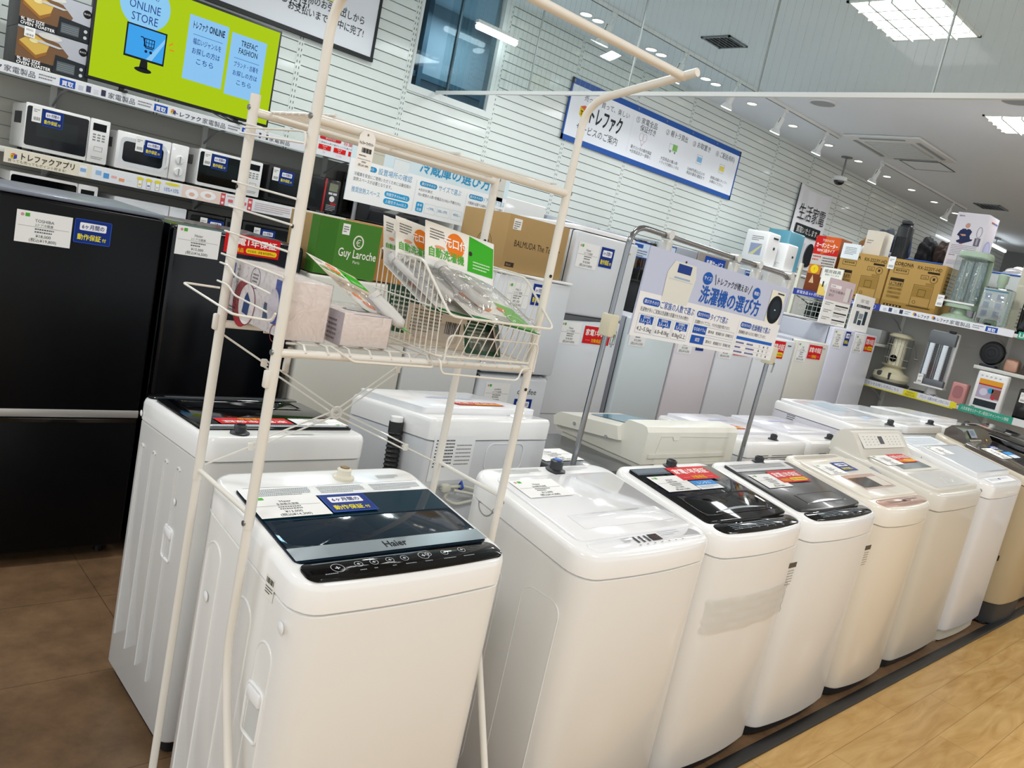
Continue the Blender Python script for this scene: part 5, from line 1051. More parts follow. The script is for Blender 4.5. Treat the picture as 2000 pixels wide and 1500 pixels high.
# chrome sign stand with washing machine board
def draw_wash(s, w_, h, c):
    s.rect(0, 0, w_, h*.5, '#eeeff0', 1); K = '#2e3640'
    s.poly([(w_*.13, h*.45), (w_*.29, h*.45), (w_*.305, h*.78), (w_*.29, h*.92), (w_*.155, h*.92), (w_*.125, h*.78)], '#e2e2da', 2); s.rect(w_*.18, h*.8, w_*.265, h*.9, '#23408c', 3); s.rect(w_*.14, h*.71, w_*.29, h*.715, '#b9c4cc', 3); s.rect(w_*.17, h*.73, w_*.27, h*.75, '#9fb4d4', 3); s.disc(w_*.22, h*.935, .004, '#333333', 3)
    s.disc(w_*.38, h*.83, w_*.032, '#1d5bb8', 2, h*.075); s.t('サイズ?', w_*.38, h*.81, h*.05, '#ffffff', 3, 'c', maxw=w_*.052); s.disc(w_*.745, h*.82, w_*.028, '#1d5bb8', 2, h*.075); s.t('機能?', w_*.745, h*.8, h*.05, '#ffffff', 3, 'c', maxw=w_*.045)
    s.line(w_*.425, h*.9, w_*.44, h*.78, .003, K, 2); s.line(w_*.7, h*.9, w_*.685, h*.78, .003, K, 2); s.t('トレファクが教える!', w_*.45, h*.8, h*.085, K, 2, w_=w_*.225, bold=.006)
    s.t('洗濯機の選び方', w_*.355, h*.555, h*.2, '#1d5bb8', 2, w_=w_*.445, bold=.018)
    s.rect(w_*.86, h*.5, w_*.975, h*.93, '#ecead9', 2); s.rect(w_*.91, h*.89, w_*.965, h*.91, '#3d444e', 3); s.disc(w_*.918, h*.68, w_*.058, '#10171f', 3, h*.19); s.disc(w_*.918, h*.68, w_*.04, '#1f2a35', 4, h*.13); s.rect(w_*.912, h*.67, w_*.925, h*.685, '#c9ccd0', 5)
    D_ = '#1d55b0'
    pill(s, w_*.03, h*.365, w_*.1, h*.075, '選び方その①', D_); s.t('ご家族の人数で選ぶ', w_*.135, h*.365, h*.085, D_, 2, w_=w_*.215, bold=.006); s.t('洗濯物が多いご家族は洗濯機の容量が大きめの物を!', w_*.025, h*.29, h*.05, K, 2, w_=w_*.3)
    for i, (a, b_) in enumerate((('1人~2人', '4.2~5.5kg'), ('3人~4人', '6.0~8.0kg'), ('5人以上', '8.0kg以上'))):
        u = w_*(.025+.108*i); s.frame(u, h*.04, u+w_*.1, h*.26, .0012, '#9aaccb', 2); s.rect(u+w_*.012, h*.155, u+w_*.09, h*.245, D_, 2); s.t('家族構成', u+w_*.05, h*.215, h*.028, '#ffffff', 3, 'c'); s.t(a, u+w_*.05, h*.165, h*.05, '#ffffff', 3, 'c'); s.poly([(u+w_*.044, h*.155), (u+w_*.05, h*.135), (u+w_*.056, h*.155)], D_, 2); s.t(b_, u+w_*.05, h*.07, h*.06, K, 3, 'c', w_=w_*.086)
    s.line(w_*.358, h*.05, w_*.358, h*.44, .0015, '#cfd4da', 2); pill(s, w_*.37, h*.36, w_*.09, h*.075, '選び方その②', D_); s.t('タイプで選ぶ', w_*.465, h*.36, h*.08, D_, 2, w_=w_*.125, bold=.006); s.t('洗濯機のタイプごとに、それぞれ性能が異なります。', w_*.37, h*.285, h*.045, K, 2, w_=w_*.25)
    for i, a in enumerate(('ななめドラム', '縦型')):
        v = h*(.165-.125*i); s.frame(w_*.37, v, w_*.66, v+h*.1, .0012, '#9aaccb', 2); s.rect(w_*.37, v, w_*.46, v+h*.1, D_, 3); s.t(a, w_*.415, v+h*.033, h*.045, '#ffffff', 4, 'c', maxw=w_*.08)
        s.t(('節水◎', '節水○')[i], w_*.475, v+h*.033, h*.04, K, 3); s.t(('乾燥能力◎', '乾燥能力○')[i], w_*.53, v+h*.033, h*.04, K, 3, maxw=w_*.06); s.t(('洗浄能力○', '洗浄能力◎')[i], w_*.6, v+h*.033, h*.04, K, 3, maxw=w_*.055)
    s.line(w_*.675, h*.05, w_*.675, h*.44, .0015, '#cfd4da', 2); pill(s, w_*.69, h*.355, w_*.085, h*.075, '選び方その③', D_); s.t('乾燥機能で選ぶ', w_*.78, h*.355, h*.08, D_, 2, w_=w_*.15, bold=.006); s.t('乾燥機能も様々な方式と特徴がございます。', w_*.69, h*.28, h*.045, K, 2, w_=w_*.22)
    s.rect(w_*.685, h*.2, w_*.975, h*.24, '#1d64c4', 2)
    for r_ in range(3):
        v = h*(.15-.06*r_); s.line(w_*.685, v-h*.02, w_*.975, v-h*.02, .001, '#b9c4d4', 2); s.greek(w_*.69, v, w_*.07, h*.028, '#54599a', 3, 1, 1, r_); s.greek(w_*.775, v, w_*.08, h*.028, '#54599a', 3, 1, 1, r_+4)
        for k in range(3): s.t('○▲◎'[(r_+k) % 3], w_*(.875+.035*k), v, h*.035, K, 3)
p0 = at(1260, 478, 1, 1.62); p1 = at(1494, 700, 1, 1.62); pl = at(1216, 648, 1, 1.62)
ss = thing('chrome_sign_stand', 'chrome tube stand on the floor between the washer rows holding the washing machine board', 'sign stand', (2.42, 1.62, 0)); ss.rotation_euler.y = math.radians(1.6)
xl = at(1190, 600, 1, 1.62).x-2.42; xr = at(1505, 660, 1, 1.62).x-2.42
stand(ss, (xl-.022, xr-.012), .0, 0, 1.585, .009, [], M('chrome_tube', '#8d8f92', .16, metal=1.0))
for k, x in enumerate((-.36, .05, .2, .44)):
    b = B(); b.box(x-.012, -.016, 1.505, x+.02, .014, 1.57, M('clip_clear', '#cfd0cc', .15, coat=.6), .004); b.lathe([(.014, -.018), (.014, .018)], (x, 0, 1.588), MATS['clip_clear'], 12, 'y'); b.box(x-.01, -.014, 1.49, x+.012, -.006, 1.52, MATS['clip_clear'], .003); b.build('clip', ss)
for x in (xl-.022, xr-.012):
    b = B(); b.box(x-.016, -.022, 1.235, x+.022, .022, 1.305, M('clamp_ivory', '#d3cdb4', .5), .005); b.build('clamp', ss); b = B(); b.rod((x+.015, -.024, 1.245), (x+.006, -.026, 1.205), .003, STEEL, 6); b.build('clamp_lever', ss)
t = board('guide_board', 'white and lavender board about choosing washing machines, clipped to the chrome stand', pl.x, 1.266, (at(1534, 558, 1, 1.62).x-p0.x)*.995, .285, 1.585, '#c3cbe4', '#1d5bb8', draw_wash, math.radians(1.8))
t.location.y = 1.594

# ---------------------------------------------------------------- microwave shelves along the wall, left
SX0, SX1, SY = .3, 3.95, 5.12
def strip_row(s, u0, u1, h, seq):
    u = u0
    for kind, wd in seq:
        if u+wd > u1: break
        if kind == 'logo': cube_logo(s, u+.01, h*.25, h*.5, 2); s.t('トレファク', u+h*.62, h*.24, h*.5, '#2d3138', 2, w_=wd-h*.8, bold=.02)
        elif kind == 'kaden': s.t('家電製品', u, h*.2, h*.58, '#33373d', 2, w_=wd*.9)
        elif kind == 'small': s.greek(u, h*.6, wd*.85, h*.16, '#777777', 2, 2, 1.8, int(u*100))
        elif kind == 'kai': s.rect(u, h*.14, u+wd*.9, h*.86, '#2653b0', 2); s.t('買取', u+wd*.45, h*.25, h*.48, '#ffffff', 3, 'c', bold=.015)
        elif kind == 'pict':
            for i, c in enumerate(('#c9cdda', '#4a4d6a', '#d8dbe0', '#3a3c50')): s.rect(u+wd*(.05+.24*i), h*.2, u+wd*(.2+.24*i), h*(.8 if i % 2 else .65), c, 2)
        u += wd
t = thing('display_shelf', 'white wall shelf unit holding the microwaves and the lit screen', 'shelf', (SX0, SY, 0)); W = SX1-SX0
SHW = M('shelf_white', '#dcdcd6', .45); SHG = M('shelf_back_grey', '#bab8b0', .6, var=.06, vs=2)
b = B(); b.box(0, .455, .05, W, .468, 1.8, SHG)
for k in range(22): b.box(0, .453, .1+.075*k, W, .456, .103+.075*k, M('panel_line', '#65635c', .6))
b.build('back_panel', t, 0)
for z in (1.845, 1.412, 1.008, .5, .1):
    b = B(); b.box(0, .0, z-.03, W, .455, z, SHW, .003); b.build('shelf_board', t)
for x in (.0, .9, 1.8, 2.7, W-.03):
    b = B(); b.box(x, .43, 0, x+.03, .456, 1.86, SHW); b.build('upright', t, 0)
    for z in (1.815, 1.382):
        b = B(); b.tube(fillet([(x+.015, .44, z-.12), (x+.015, .3, z-.05), (x+.015, .05, z-.01)], .06), .007, GREY, 8); b.build('bracket', t)
b = B(); b.box(W, .0, 0, W+.015, .46, 1.86, SHW); b.build('end_panel', t, 0)
b = B(); b.flat = True; s = Sheet(b, (0, -.004, 1.785)); h = .055; s.rect(0, 0, 2.45, h, '#e9ebf0', 0)
strip_row(s, .38, 2.45, h, (('kai', .0), ('logo', .2), ('kaden', .16), ('small', .1), ('kai', .085), ('pict', .16), ('kaden', .16), ('small', .09), ('kai', .085), ('logo', .2), ('kaden', .16), ('small', .09), ('kai', .085), ('pict', .1), ('kaden', .16)))
s.rect(.28, .006, .36, .05, '#2653b0', 2); s.t('取', .31, .014, .03, '#ffffff', 3); b.build('label_strip', t, 0)
b = B(); b.flat = True; s = Sheet(b, (0, -.004, 1.333)); h = .075; s.rect(.62, 0, 1.05, h, '#efe8d4', 0); cube_logo(s, .65, .022, .03, 2); s.t('トレファクアプリ', .70, .03, .036, '#3a2f2a', 2, w_=.26, bold=.02); s.t('買っても売ってもポイント貯まる!', .64, .008, .016, '#6b625a', 2, w_=.28); s.rect(.985, .005, 1.025, .065, '#f4f4f4', 2); s.rect(.99, .03, 1.02, .05, '#8fb6e0', 3)
s.rect(1.05, 0, 1.56, h, '#eef1f5', 0)
for i, c in enumerate(('#9cc3ec', '#5aa0e2', '#f3b9b0', '#f0a070', '#8fc7b6')): s.rect(1.07+.042*i, .03-.01*(i % 2), 1.1+.042*i, .055-.006*i, c, 2)
for i in range(3): s.rect(1.3+.05*i, .008, 1.325+.05*i, .055, '#ffffff', 2); s.frame(1.3+.05*i, .008, 1.325+.05*i, .055, .002, '#9a9a9a', 3); s.rect(1.305+.05*i, .02, 1.32+.05*i, .03, ('#e8c51d', '#7a86c8', '#d8d8d8')[i], 3); s.disc(1.312+.05*i, .058, .02, '#f0e034', 4, .009)
s.disc(1.5, .062, .045, '#f0e034', 2, .008); s.t('10%+10%', 1.455, .016, .03, '#4a6fc0', 2, w_=.085)
s.rect(1.56, 0, 2.35, h, '#eef0f3', 0); s.rect(1.56, 0, 1.8, h, '#f2ddd2', 1); s.disc(1.62, .03, .04, '#ffffff', 2, .03); s.disc(1.72, .04, .05, '#ffffff', 2, .026); s.disc(1.62, .028, .018, '#eec0ae', 3, .012); s.disc(1.72, .04, .02, '#eec0ae', 3, .012)
for u in (1.8, 1.98): s.rect(u, 0, u+.03, h, '#dc5a5e', 1); s.rect(u+.006, .045, u+.024, .06, '#f6dede', 2); s.disc(u+.015, .015, .008, '#f6eeee', 2)
for u in (1.85, 1.9, 1.94): s.rr(u, .025, u+.032, .045, .005, '#e0777a', 2)
s.greek(1.84, .06, .12, .008, '#d8a0a4', 2, 1); s.greek(2.03, .055, .25, .007, '#c9a8ac', 2, 4, 1.9, 3); b.build('label_strip', t, 0)

def microwave(label, x0, x1, yf, z, h, body, door, style, depth=.36):
    t = thing('microwave_oven', label, 'microwave', ((x0+x1)/2, yf, z), group='microwaves on the wall shelves'); w2 = (x1-x0)/2
    b = B(); b.box(-w2+.004, .02, .012, w2-.004, depth, h-.004, body, .01)
    for sx in (-1, 1):
        for yy in (.05, depth-.05): b.lathe([(.012, 0), (.012, .014)], (sx*(w2-.05), yy, 0), MATB, 8)
    for k in range(9): b.box(-w2+.002, .1+.02*k, h*.55, -w2+.005, .11+.02*k, h*.8, DARKG)
    b.build('body', t); cw = .105; xd = w2-cw
    b = B(); b.box(-w2, -.004, .012, xd-.002, .022, h, door, .008); o = b.build('door', t)
    b = B(); b.box(xd, -.004, .012, w2, .022, h, M('mw_panel_black', '#17181b', .25, coat=.4) if style in ('red', 'black') else body, .008); c = b.build('control_panel', t)
    b = B(); b.flat = True; s = Sheet(b, (-w2, -.0046, .012)); W_ = 2*w2-cw
    if style in ('glass', 'red', 'black'): s.rr(.02 if style != 'glass' else .006, .02, W_-.008, h-.028, .012, M('mw_glass', '#06080a', .08, spec=.25, coat=.15), 1); s.rect(W_*.18, h*.3, W_*.82, h*.7, M('mw_window', '#0c1312' if style != 'red' else '#0b161b', .12, spec=.3, coat=.15), 2)
    else: s.rr(W_*.12, h*.2, W_*.86, h*.72, .02, M('mw_glass', '#06080a', .08, spec=.25, coat=.15), 1); s.rr(W_*.06, h*.1, W_*.92, h*.82, .03, M('mw_frame', '#d9dce0', .3), 0)
    b.build('door_window', o, 0)
    if style == 'dial': b = B(); b.tube(fillet([(xd-.02, -.004, h*.3), (xd-.02, -.022, h*.34), (xd-.02, -.022, h*.72), (xd-.02, -.004, h*.76)], .01), .006, body, 8); b.build('handle', o)
    if style == 'red': b = B(); b.box(xd-.02, -.012, .012, xd-.004, .0, h, M('red_trim', '#a3161f', .2, coat=.6), .005); b.build('handle', o)
    b = B(); b.flat = True; s = Sheet(b, (xd, -.0046, .012))
    if style in ('dial', 'dial2'):
        b.flat = False
        for zz in (h*.28, h*.6):
            b.lathe([(.026, -.005), (.026, -.012), (.022, -.02), (.0, -.02)], (xd+cw*.5, 0, zz), body, 20, 'y'); b.box(xd+cw*.5-.003, -.024, zz-.02, xd+cw*.5+.003, -.018, zz+.02, GREY)
    elif style == 'red':
        s.rect(.02, h*.62, .085, h*.84, '#8a9078', 1); s.rect(.02, h*.52, .05, h*.58, '#d8d8d8', 1); s.rect(.055, h*.52, .085, h*.58, '#d8d8d8', 1); s.disc(.052, h*.4, .02, '#e3e3e0', 1); s.rect(.045, h*.24, .09, h*.29, '#c0242c', 1); s.greek(.015, h*.2, .075, .006, '#b5b5b5', 1, 4, 1.8)
    else:
        s.rect(.015, h*.7, .085, h*.86, '#101318', 1)
        for r_ in range(3):
            for k in range(3): s.rect(.018+.024*k, h*(.6-.06*r_), .034+.024*k, h*(.63-.06*r_), '#8e8f8c', 1)
        s.frame(.03, h*.26, .075, h*.36, .002, '#9a9a96', 1); s.greek(.02, h*.12, .06, .005, '#8a8a86', 1, 2)
    b.build('control_print', c, 0); return t, w2
X_ = lambda px, py, y=5.14: at(px, py, 1, y).x
for lab, xa, xb, h, bm, dm, st in (
    ('white microwave with large black glass door, leftmost on the middle shelf', X_(42, 290), X_(217, 240), .255, 'appliance_white', 'appliance_white', 'glass'),
    ('all-white microwave with two dials, second on the middle shelf', X_(222, 325), X_(371, 285), .225, 'appliance_white', 'appliance_white', 'dial'),
    ('white microwave with black door and two dials, third on the middle shelf behind the rack', X_(379, 370), X_(513, 330), .235, 'appliance_white', 'appliance_white', 'dial2'),
    ('black microwave with red trim, fourth on the middle shelf', X_(516, 385), X_(664, 370), .24, 'matt_black', 'matt_black', 'red')):
    t, w2 = microwave(lab, xa, xb, 5.14, 1.413, h, MATS[bm], MATS[dm], 'glass' if st == 'dial2' else st)
    mini_tag(t, (-w2+(.03 if st != 'dial' else .1), -.007, h-.095), *FZ, .045, .085); blue_sticker(t, (-w2+(.08 if st != 'dial' else .15), -.0072, h-.105), *FZ, .1, .085)
for lab, xa, xb, h, st, bm in (
    ('white-framed microwave with black door on the lower shelf, above the matt black fridge', X_(18, 350), X_(192, 370), .285, 'glass', 'appliance_white'),
    ('pale grey flat microwave on the lower shelf, second above the black fridges', X_(222, 390), X_(364, 420), .255, 'dial', 'mw_frame'),
    ('black microwave with price tag and blue sticker on the lower shelf above the black fridges', X_(366, 420), X_(470, 440), .25, 'black', 'matt_black'),
    ('black microwave with chrome dials on the lower shelf, right of the rack pole', X_(473, 440), X_(630, 470), .25, 'black', 'matt_black')):
    t, w2 = microwave(lab, xa, xb, 5.14, 1.009, h, MATS[bm], MATS[bm], st)
    if bm == 'matt_black': mini_tag(t, (-w2+.08, -.007, h-.11), *FZ, .045, .085); blue_sticker(t, (-w2+.13, -.0072, h-.115), *FZ, .1, .085)
t = thing('steam_oven', 'large black steam oven right of the red-trimmed microwave, partly behind the pale blue board', 'oven', (X_(760, 400)+.05, 5.14, 1.413)); b = B(); b.box(-.31, 0, .01, .31, .38, .33, BLACK, .012); b.build('body', t)
b = B(); b.flat = True; s = Sheet(b, (-.31, -.0006, 0)); s.greek(.1, .1, .1, .014, '#44484c', 1, 1); s.rect(.34, .04, .43, .09, '#6f7a5c', 1); s.poly([(.22, .1), (.3, .13), (.27, .15), (.36, .12), (.33, .1)], '#8f938e', 1); b.build('print', t, 0)  # the row of dashes paints in a blurred reflection on the glossy front
for zz in (1.009,): 
    t = thing('steam_oven', 'grey oven on the lower shelf under the pale blue board', 'oven', (3.32, 5.14, zz)); b = B(); b.box(-.28, 0, .01, .28, .36, .33, M('oven_grey', '#a9adb0', .35), .012); b.box(-.24, -.004, .06, .12, .002, .28, M('oven_window', '#2c3340', .1, coat=.6)); b.build('body', t)

# toaster oven boxes
PH1 = '#9fa3a8'
def oven_box(z, label):
    x0, x1 = X_(28, 118, 5.16), X_(172, 150, 5.16)
    t = thing('oven_toaster_box', label, 'box', ((x0+x1)/2, 5.16, z), group='oven toaster boxes on the top shelf'); w2 = (x1-x0)/2; h = .2
    b = B(); b.box(-w2, 0, 0, w2, .3, h, M('box_black', '#17181a', .5), .002); b.build('box', t)
    b = B(); b.flat = True; s = Sheet(b, (-w2, -.0006, 0)); W_ = 2*w2
    s.rect(0, h*.2, W_, h, '#b9bcc4', 0); s.poly([(0, h*.2), (W_*.62, h*.2), (W_*.7, h*.55), (W_*.55, h*.8), (0, h*.95)], '#7a5a40', 1); s.poly([(W_*.03, h*.62), (W_*.2, h*.88), (W_*.43, h*.7), (W_*.4, h*.5), (W_*.26, h*.35)], '#d9b45a', 2); s.poly([(W_*.03, h*.62), (W_*.26, h*.35), (W_*.4, h*.5), (W_*.4, h*.42), (W_*.27, h*.26), (W_*.03, h*.52)], '#9c6a34', 3)
    s.disc(W_*.22, h*.7, W_*.06, '#efe0a8', 4, h*.06); s.poly([(W_*.24, h*.7), (W_*.56, h*.66), (W_*.62, h*.7), (W_*.3, h*.75)], '#c9ccd0', 5); s.disc(W_*.43, h*.9, W_*.16, '#d8d6d0', 2, h*.08)
    s.poly([(W_*.5, h*.02), (W_*.96, h*.02), (W_*.98, h*.44), (W_*.52, h*.5)], '#2b2f33', 6); s.rect(W_*.55, h*.1, W_*.8, h*.36, '#5d6468', 7); s.disc(W_*.89, h*.3, W_*.025, '#c9ccd0', 7); s.disc(W_*.89, h*.14, W_*.025, '#c9ccd0', 7)
    for k in range(4): s.rect(W_*.56, h*(.14+.05*k), W_*.79, h*(.15+.05*k), '#9aa2a6', 8)
    s.disc(W_*.89, h*.76, W_*.06, '#17181a', 2); s.t('BLACK', W_*.89, h*.74, h*.06, '#e8e8e8', 3, 'c', maxw=W_*.09)
    s.t('9L BIG SIZE', .008, h*.13, h*.1, '#ffffff', 7, bold=.02); s.t('OVEN TOASTER', .008, h*.03, h*.1, '#ffffff', 7, bold=.02, maxw=W_*.48); b.build('print', t, 0); return t, w2
t, w2 = oven_box(1.846, 'lower of the two black oven toaster boxes at top left, with bread picture'); mini_tag(t, (-w2+.03, -.0035, .15), *FZ, .05, .05)
oven_box(2.047, 'upper of the two black oven toaster boxes at top left, with bread picture')

# lit information screen
x0, x1, z0, z1 = 1.265, 2.345, 1.872, 2.475
t = thing('display_screen', 'large lit screen with lime green picture on the top shelf', 'screen', ((x0+x1)/2, 5.14, 1.846)); w2 = (x1-x0)/2; dz = z0-1.846; H = z1-z0
b = B(); b.box(-w2, 0, dz, w2, .05, dz+H, MATB, .006)
b.box(-.2, .05, dz+.08, .2, .08, dz+.4, MATB, .01); b.build('housing', t)
for sx in (-.34, .34): b = B(); b.box(sx-.012, -.05, 0, sx+.012, .14, .012, MATB, .003); b.box(sx-.012, .02, .008, sx+.012, .045, dz+.05, MATB); b.build('foot', t)
b = B(); b.flat = True; s = Sheet(b, (-w2+.014, -.0012, dz+.016)); W_, H_ = 2*w2-.028, H-.032; E_ = 1.0; K = '#173a8a'
s.rect(0, 0, W_, H_, '#aac800', 0, E_); s.disc(W_*.235, H_*.8, W_*.13, '#8cc8f0', 1, H_*.235, 40, E_)
s.t('トレファクの', W_*.235, H_*.87, H_*.07, K, 2, 'c', w_=W_*.13, e=1.0); s.t('ONLINE', W_*.235, H_*.745, H_*.1, K, 2, 'c', w_=W_*.16, e=1.0); s.t('STORE', W_*.24, H_*.635, H_*.1, K, 2, 'c', w_=W_*.135, e=1.0)
s.rect(W_*.155, H_*.28, W_*.365, H_*.6, '#101418', 3, 1.0); s.rect(W_*.163, H_*.3, W_*.357, H_*.585, '#3aa0ea', 4, E_); s.poly([(W_*.27, H_*.3), (W_*.3, H_*.3), (W_*.357, H_*.5), (W_*.357, H_*.55)], '#86c6f2', 5, E_)
s.poly([(W_*.245, H_*.28), (W_*.28, H_*.28), (W_*.285, H_*.2), (W_*.24, H_*.2)], '#101418', 3, 1.0); s.disc(W_*.262, H_*.19, W_*.045, '#101418', 3, H_*.025, e=1.0)
s.line(W_*.23, H_*.5, W_*.245, H_*.5, .006, '#101840', 6); s.line(W_*.245, H_*.5, W_*.26, H_*.41, .006, '#101840', 6); s.line(W_*.26, H_*.41, W_*.3, H_*.41, .006, '#101840', 6); s.frame(W_*.25, H_*.42, W_*.305, H_*.5, .005, '#101840', 6)
for k in range(3): s.line(W_*(.262+.014*k), H_*.42, W_*(.262+.014*k), H_*.5, .003, '#101840', 6)
s.line(W_*.25, H_*.46, W_*.305, H_*.46, .003, '#101840', 6); s.disc(W_*.265, H_*.375, .008, '#101840', 6); s.disc(W_*.29, H_*.375, .008, '#101840', 6)
s.line(W_*.38, H_*.5, W_*.4, H_*.53, .008, '#e08a1a', 3, E_); s.line(W_*.385, H_*.46, W_*.41, H_*.46, .008, '#e08a1a', 3, E_)
s.rect(W_*.47, H_*.23, W_*.695, H_*.87, '#8cc4f0', 1, E_); s.rect(W_*.715, H_*.2, W_*.93, H_*.84, '#8cc4f0', 1, E_)
s.t('トレファク', W_*.495, H_*.75, H_*.075, '#10223c', 2, w_=W_*.08, bold=.025, e=1.0); s.t('ONLINE', W_*.585, H_*.75, H_*.085, '#10223c', 2, w_=W_*.09, bold=.03, e=1.0); s.line(W_*.5, H_*.69, W_*.67, H_*.69, .003, '#2a78c0', 2)
for i, a in enumerate(('幅広いジャンルを', 'お探しの方は', 'こちら')): s.t(a, W_*.585, H_*(.6-.095*i), H_*.06, K, 2, 'c', e=1.0, bold=.01, maxw=W_*.16)
s.t('TREFAC', W_*.825, H_*.73, H_*.075, '#10223c', 2, 'c', w_=W_*.1, bold=.01, e=1.0); s.t('FASHION', W_*.825, H_*.65, H_*.075, '#10223c', 2, 'c', w_=W_*.115, bold=.01, e=1.0); s.line(W_*.745, H_*.595, W_*.9, H_*.595, .003, '#2a78c0', 2)
for i, a in enumerate(('ブランド・古着を', 'お探しの方は', 'こちら')): s.t(a, W_*.825, H_*(.51-.09*i), H_*.055, K, 2, 'c', e=1.0, bold=.01, maxw=W_*.15)
b.build('screen_picture', t, 0)
b = B()
for dx in (0, .05, .1): b.tube(fillet([(1.95+dx, 5.2, 1.9), (1.98+dx, 5.13, 1.87), (2.06+dx, 5.125, 1.852), (2.2+dx*.5, 5.14, 1.852)], .04), .004, MATB, 6)
tagset(b.build('screen_cables'), 'loose black cables under the right end of the lit screen', 'cable')

# red microwave guide board on the shelf edge
def draw_mw(s, w_, h, c):
    K = '#555a60'
    s.rect(0, h*.52, w_, h, '#e9b9b6', 1); s.t('トレファクが教える!電子レンジの選び方', w_*.2, h*.72, h*.15, '#d8402e', 2, w_=w_*.6, bold=.015); pill(s, w_*.02, h*.4, w_*.13, h*.08, '選び方その①', '#d8202a'); s.t('容量で選ぶ', w_*.165, h*.4, h*.09, '#d8404a', 2, w_=w_*.15); s.t('ご家族の人数で電子レンジを選びましょう', w_*.02, h*.31, h*.04, K, 2, w_=w_*.24)
    for i, a in enumerate(('1人', '2人', '3~4人', '5人')):
        u = w_*(.02+.092*i); s.rect(u, h*.15, u+w_*.075, h*.27, '#e01f1f', 2); s.t('家族人数', u+w_*.0375, h*.225, h*.03, '#ffffff', 3, 'c'); s.t(a, u+w_*.0375, h*.165, h*.05, '#ffffff', 3, 'c'); s.t(('15L', '15~20L', '20~30L', '30L')[i], u+w_*.0375, h*.07, h*.05, '#e8a0a4', 2, 'c')
    for k in range(3): s.rect(w_*.84, h*(.62+.06*k), w_*.97, h*(.64+.06*k), '#222222', 2)
bl = at(618, 305, 1, 5.08); tl = at(627, 255, 1, 5.08)
board('guide_board', 'red and white board about choosing microwaves on the shelf edge behind the rack top', bl.x-.02, 1.79, 1.25, .265, 5.085, '#eef0f4', '#d8202a', draw_mw)

# ---------------------------------------------------------------- wall row of tall fridges behind
GX_ = lambda px, py: at(px, py, 1, 4.92).x
def big(label, x0, x1, top, m, lab=None, sig=None):
    t, w2, D = fridge('large_fridge', label, x0, x1, 4.92, top, [.7, 1.0], m, group='tall fridges along the wall', depth=.62, r=.01)
    if lab is not None:
        b = B(); b.flat = True; s = Sheet(b, (-w2+lab, -.0008, top-.17)); s.rect(0, 0, .26, .15, '#c9d6e8', 0); s.frame(0, 0, .26, .15, .01, '#2653a0', 1); s.rect(.02, .09, .15, .125, '#2653a0', 1); s.greek(.03, .06, .2, .014, '#55606e', 1, 3, 1.6); b.build('service_label', t, 0)
    return t, w2
SV = M('fridge_silver', '#a9b0ba', .3, metal=.35, coat=.2); BRG = M('fridge_taupe', '#9a928c', .3, metal=.3, coat=.2)
big('white tall fridge at the wall, left end behind the toaster carton', 4.02, 4.72, 1.845, WF1)
big('silver tall fridge with blue-framed label at the wall, behind the white two-door fridge', 4.75, 5.4, 1.79, SV, .2)
big('plain silver tall fridge at the wall, between the labelled one and the black one', 5.42, 5.88, 1.795, SV)
big('black tall fridge at the wall, behind the left stand pole', 5.9, 6.27, 1.79, BLACK, .02)
big('grey tall fridge with blue label at the wall, above the hanging sign', 6.29, 6.95, 1.82, SV, .03)
t, w2 = big('taupe tall fridge at the wall with blue service plate', 6.97, 7.62, 1.83, BRG)
b = B(); b.flat = True; s = Sheet(b, (-.2, -.002, 1.66)); s.rect(0, 0, .38, .14, '#1f4aa8', 0); s.t('各種サービス', .19, .05, .06, '#ffffff', 1, 'c', w_=.32, bold=.015); b.build('service_label', t, 0)
big('pale blue-grey tall fridge at the wall, rightmost of the row', 7.64, 8.25, 1.78, M('fridge_blue_grey', '#b8c3d0', .3, coat=.2), .25)
# cabinet with air purifiers
t = thing('white_cabinet', 'white cabinet in the far corner carrying the air purifiers', 'cabinet', (8.75, 4.86, 0)); b = B(); b.box(-.47, 0, 0, .55, .65, 1.84, WF1, .01); b.build('body', t); b = B(); b.box(-.5, -.03, 1.842, .58, .66, 1.87, WHITE2, .02); b.build('top_board', t)
PZ = 1.871
def purifier(label, x, y, w_, d, h, m, dark):
    t = thing('air_purifier', label, 'air purifier', (x, y, PZ), group='air purifiers on the far cabinet'); b = B(); b.box(-w_/2, 0, 0, w_/2, d, h, m, .02, 3); b.build('body', t)
    b = B(); b.box(w_*.05, -.004, h*.5, w_*.18, .002, h*.58, DARKG); 
    if dark: b.box(-w_*.1, -.004, h*.82, w_*.3, .002, h*.87, DARKG)
    b.build('vent', t, 0)
    b = B(); b.flat = True; s = Sheet(b, (-w_/2-.0006, d, 0), (0, -1, 0)); 
    if dark: s.rect(d*.3, h*.25, d*.8, h*.6, '#9aa6c4', 0); s.poly([(d*.3, h*.25), (d*.5, h*.25), (d*.8, h*.55), (d*.8, h*.6)], '#d8d49a', 1); s.greek(d*.3, h*.8, d*.5, h*.03, '#555555', 0, 3)
    else: s.greek(d*.3, h*.2, d*.4, h*.03, '#aaaaaa', 0, 2)
    b.build('side_print', t, 0)
purifier('large white air purifier with striped side label, left of the blue one', 8.37, 4.95, .26, .3, .37, WHITE2, True)
purifier('smaller white air purifier in front of the teal one', 8.7, 4.88, .24, .2, .3, WHITE2, False)
purifier('teal air purifier, rightmost on the far cabinet', 8.98, 5.02, .36, .3, .47, M('teal_plastic', '#5f9fb4', .35, coat=.3), False)

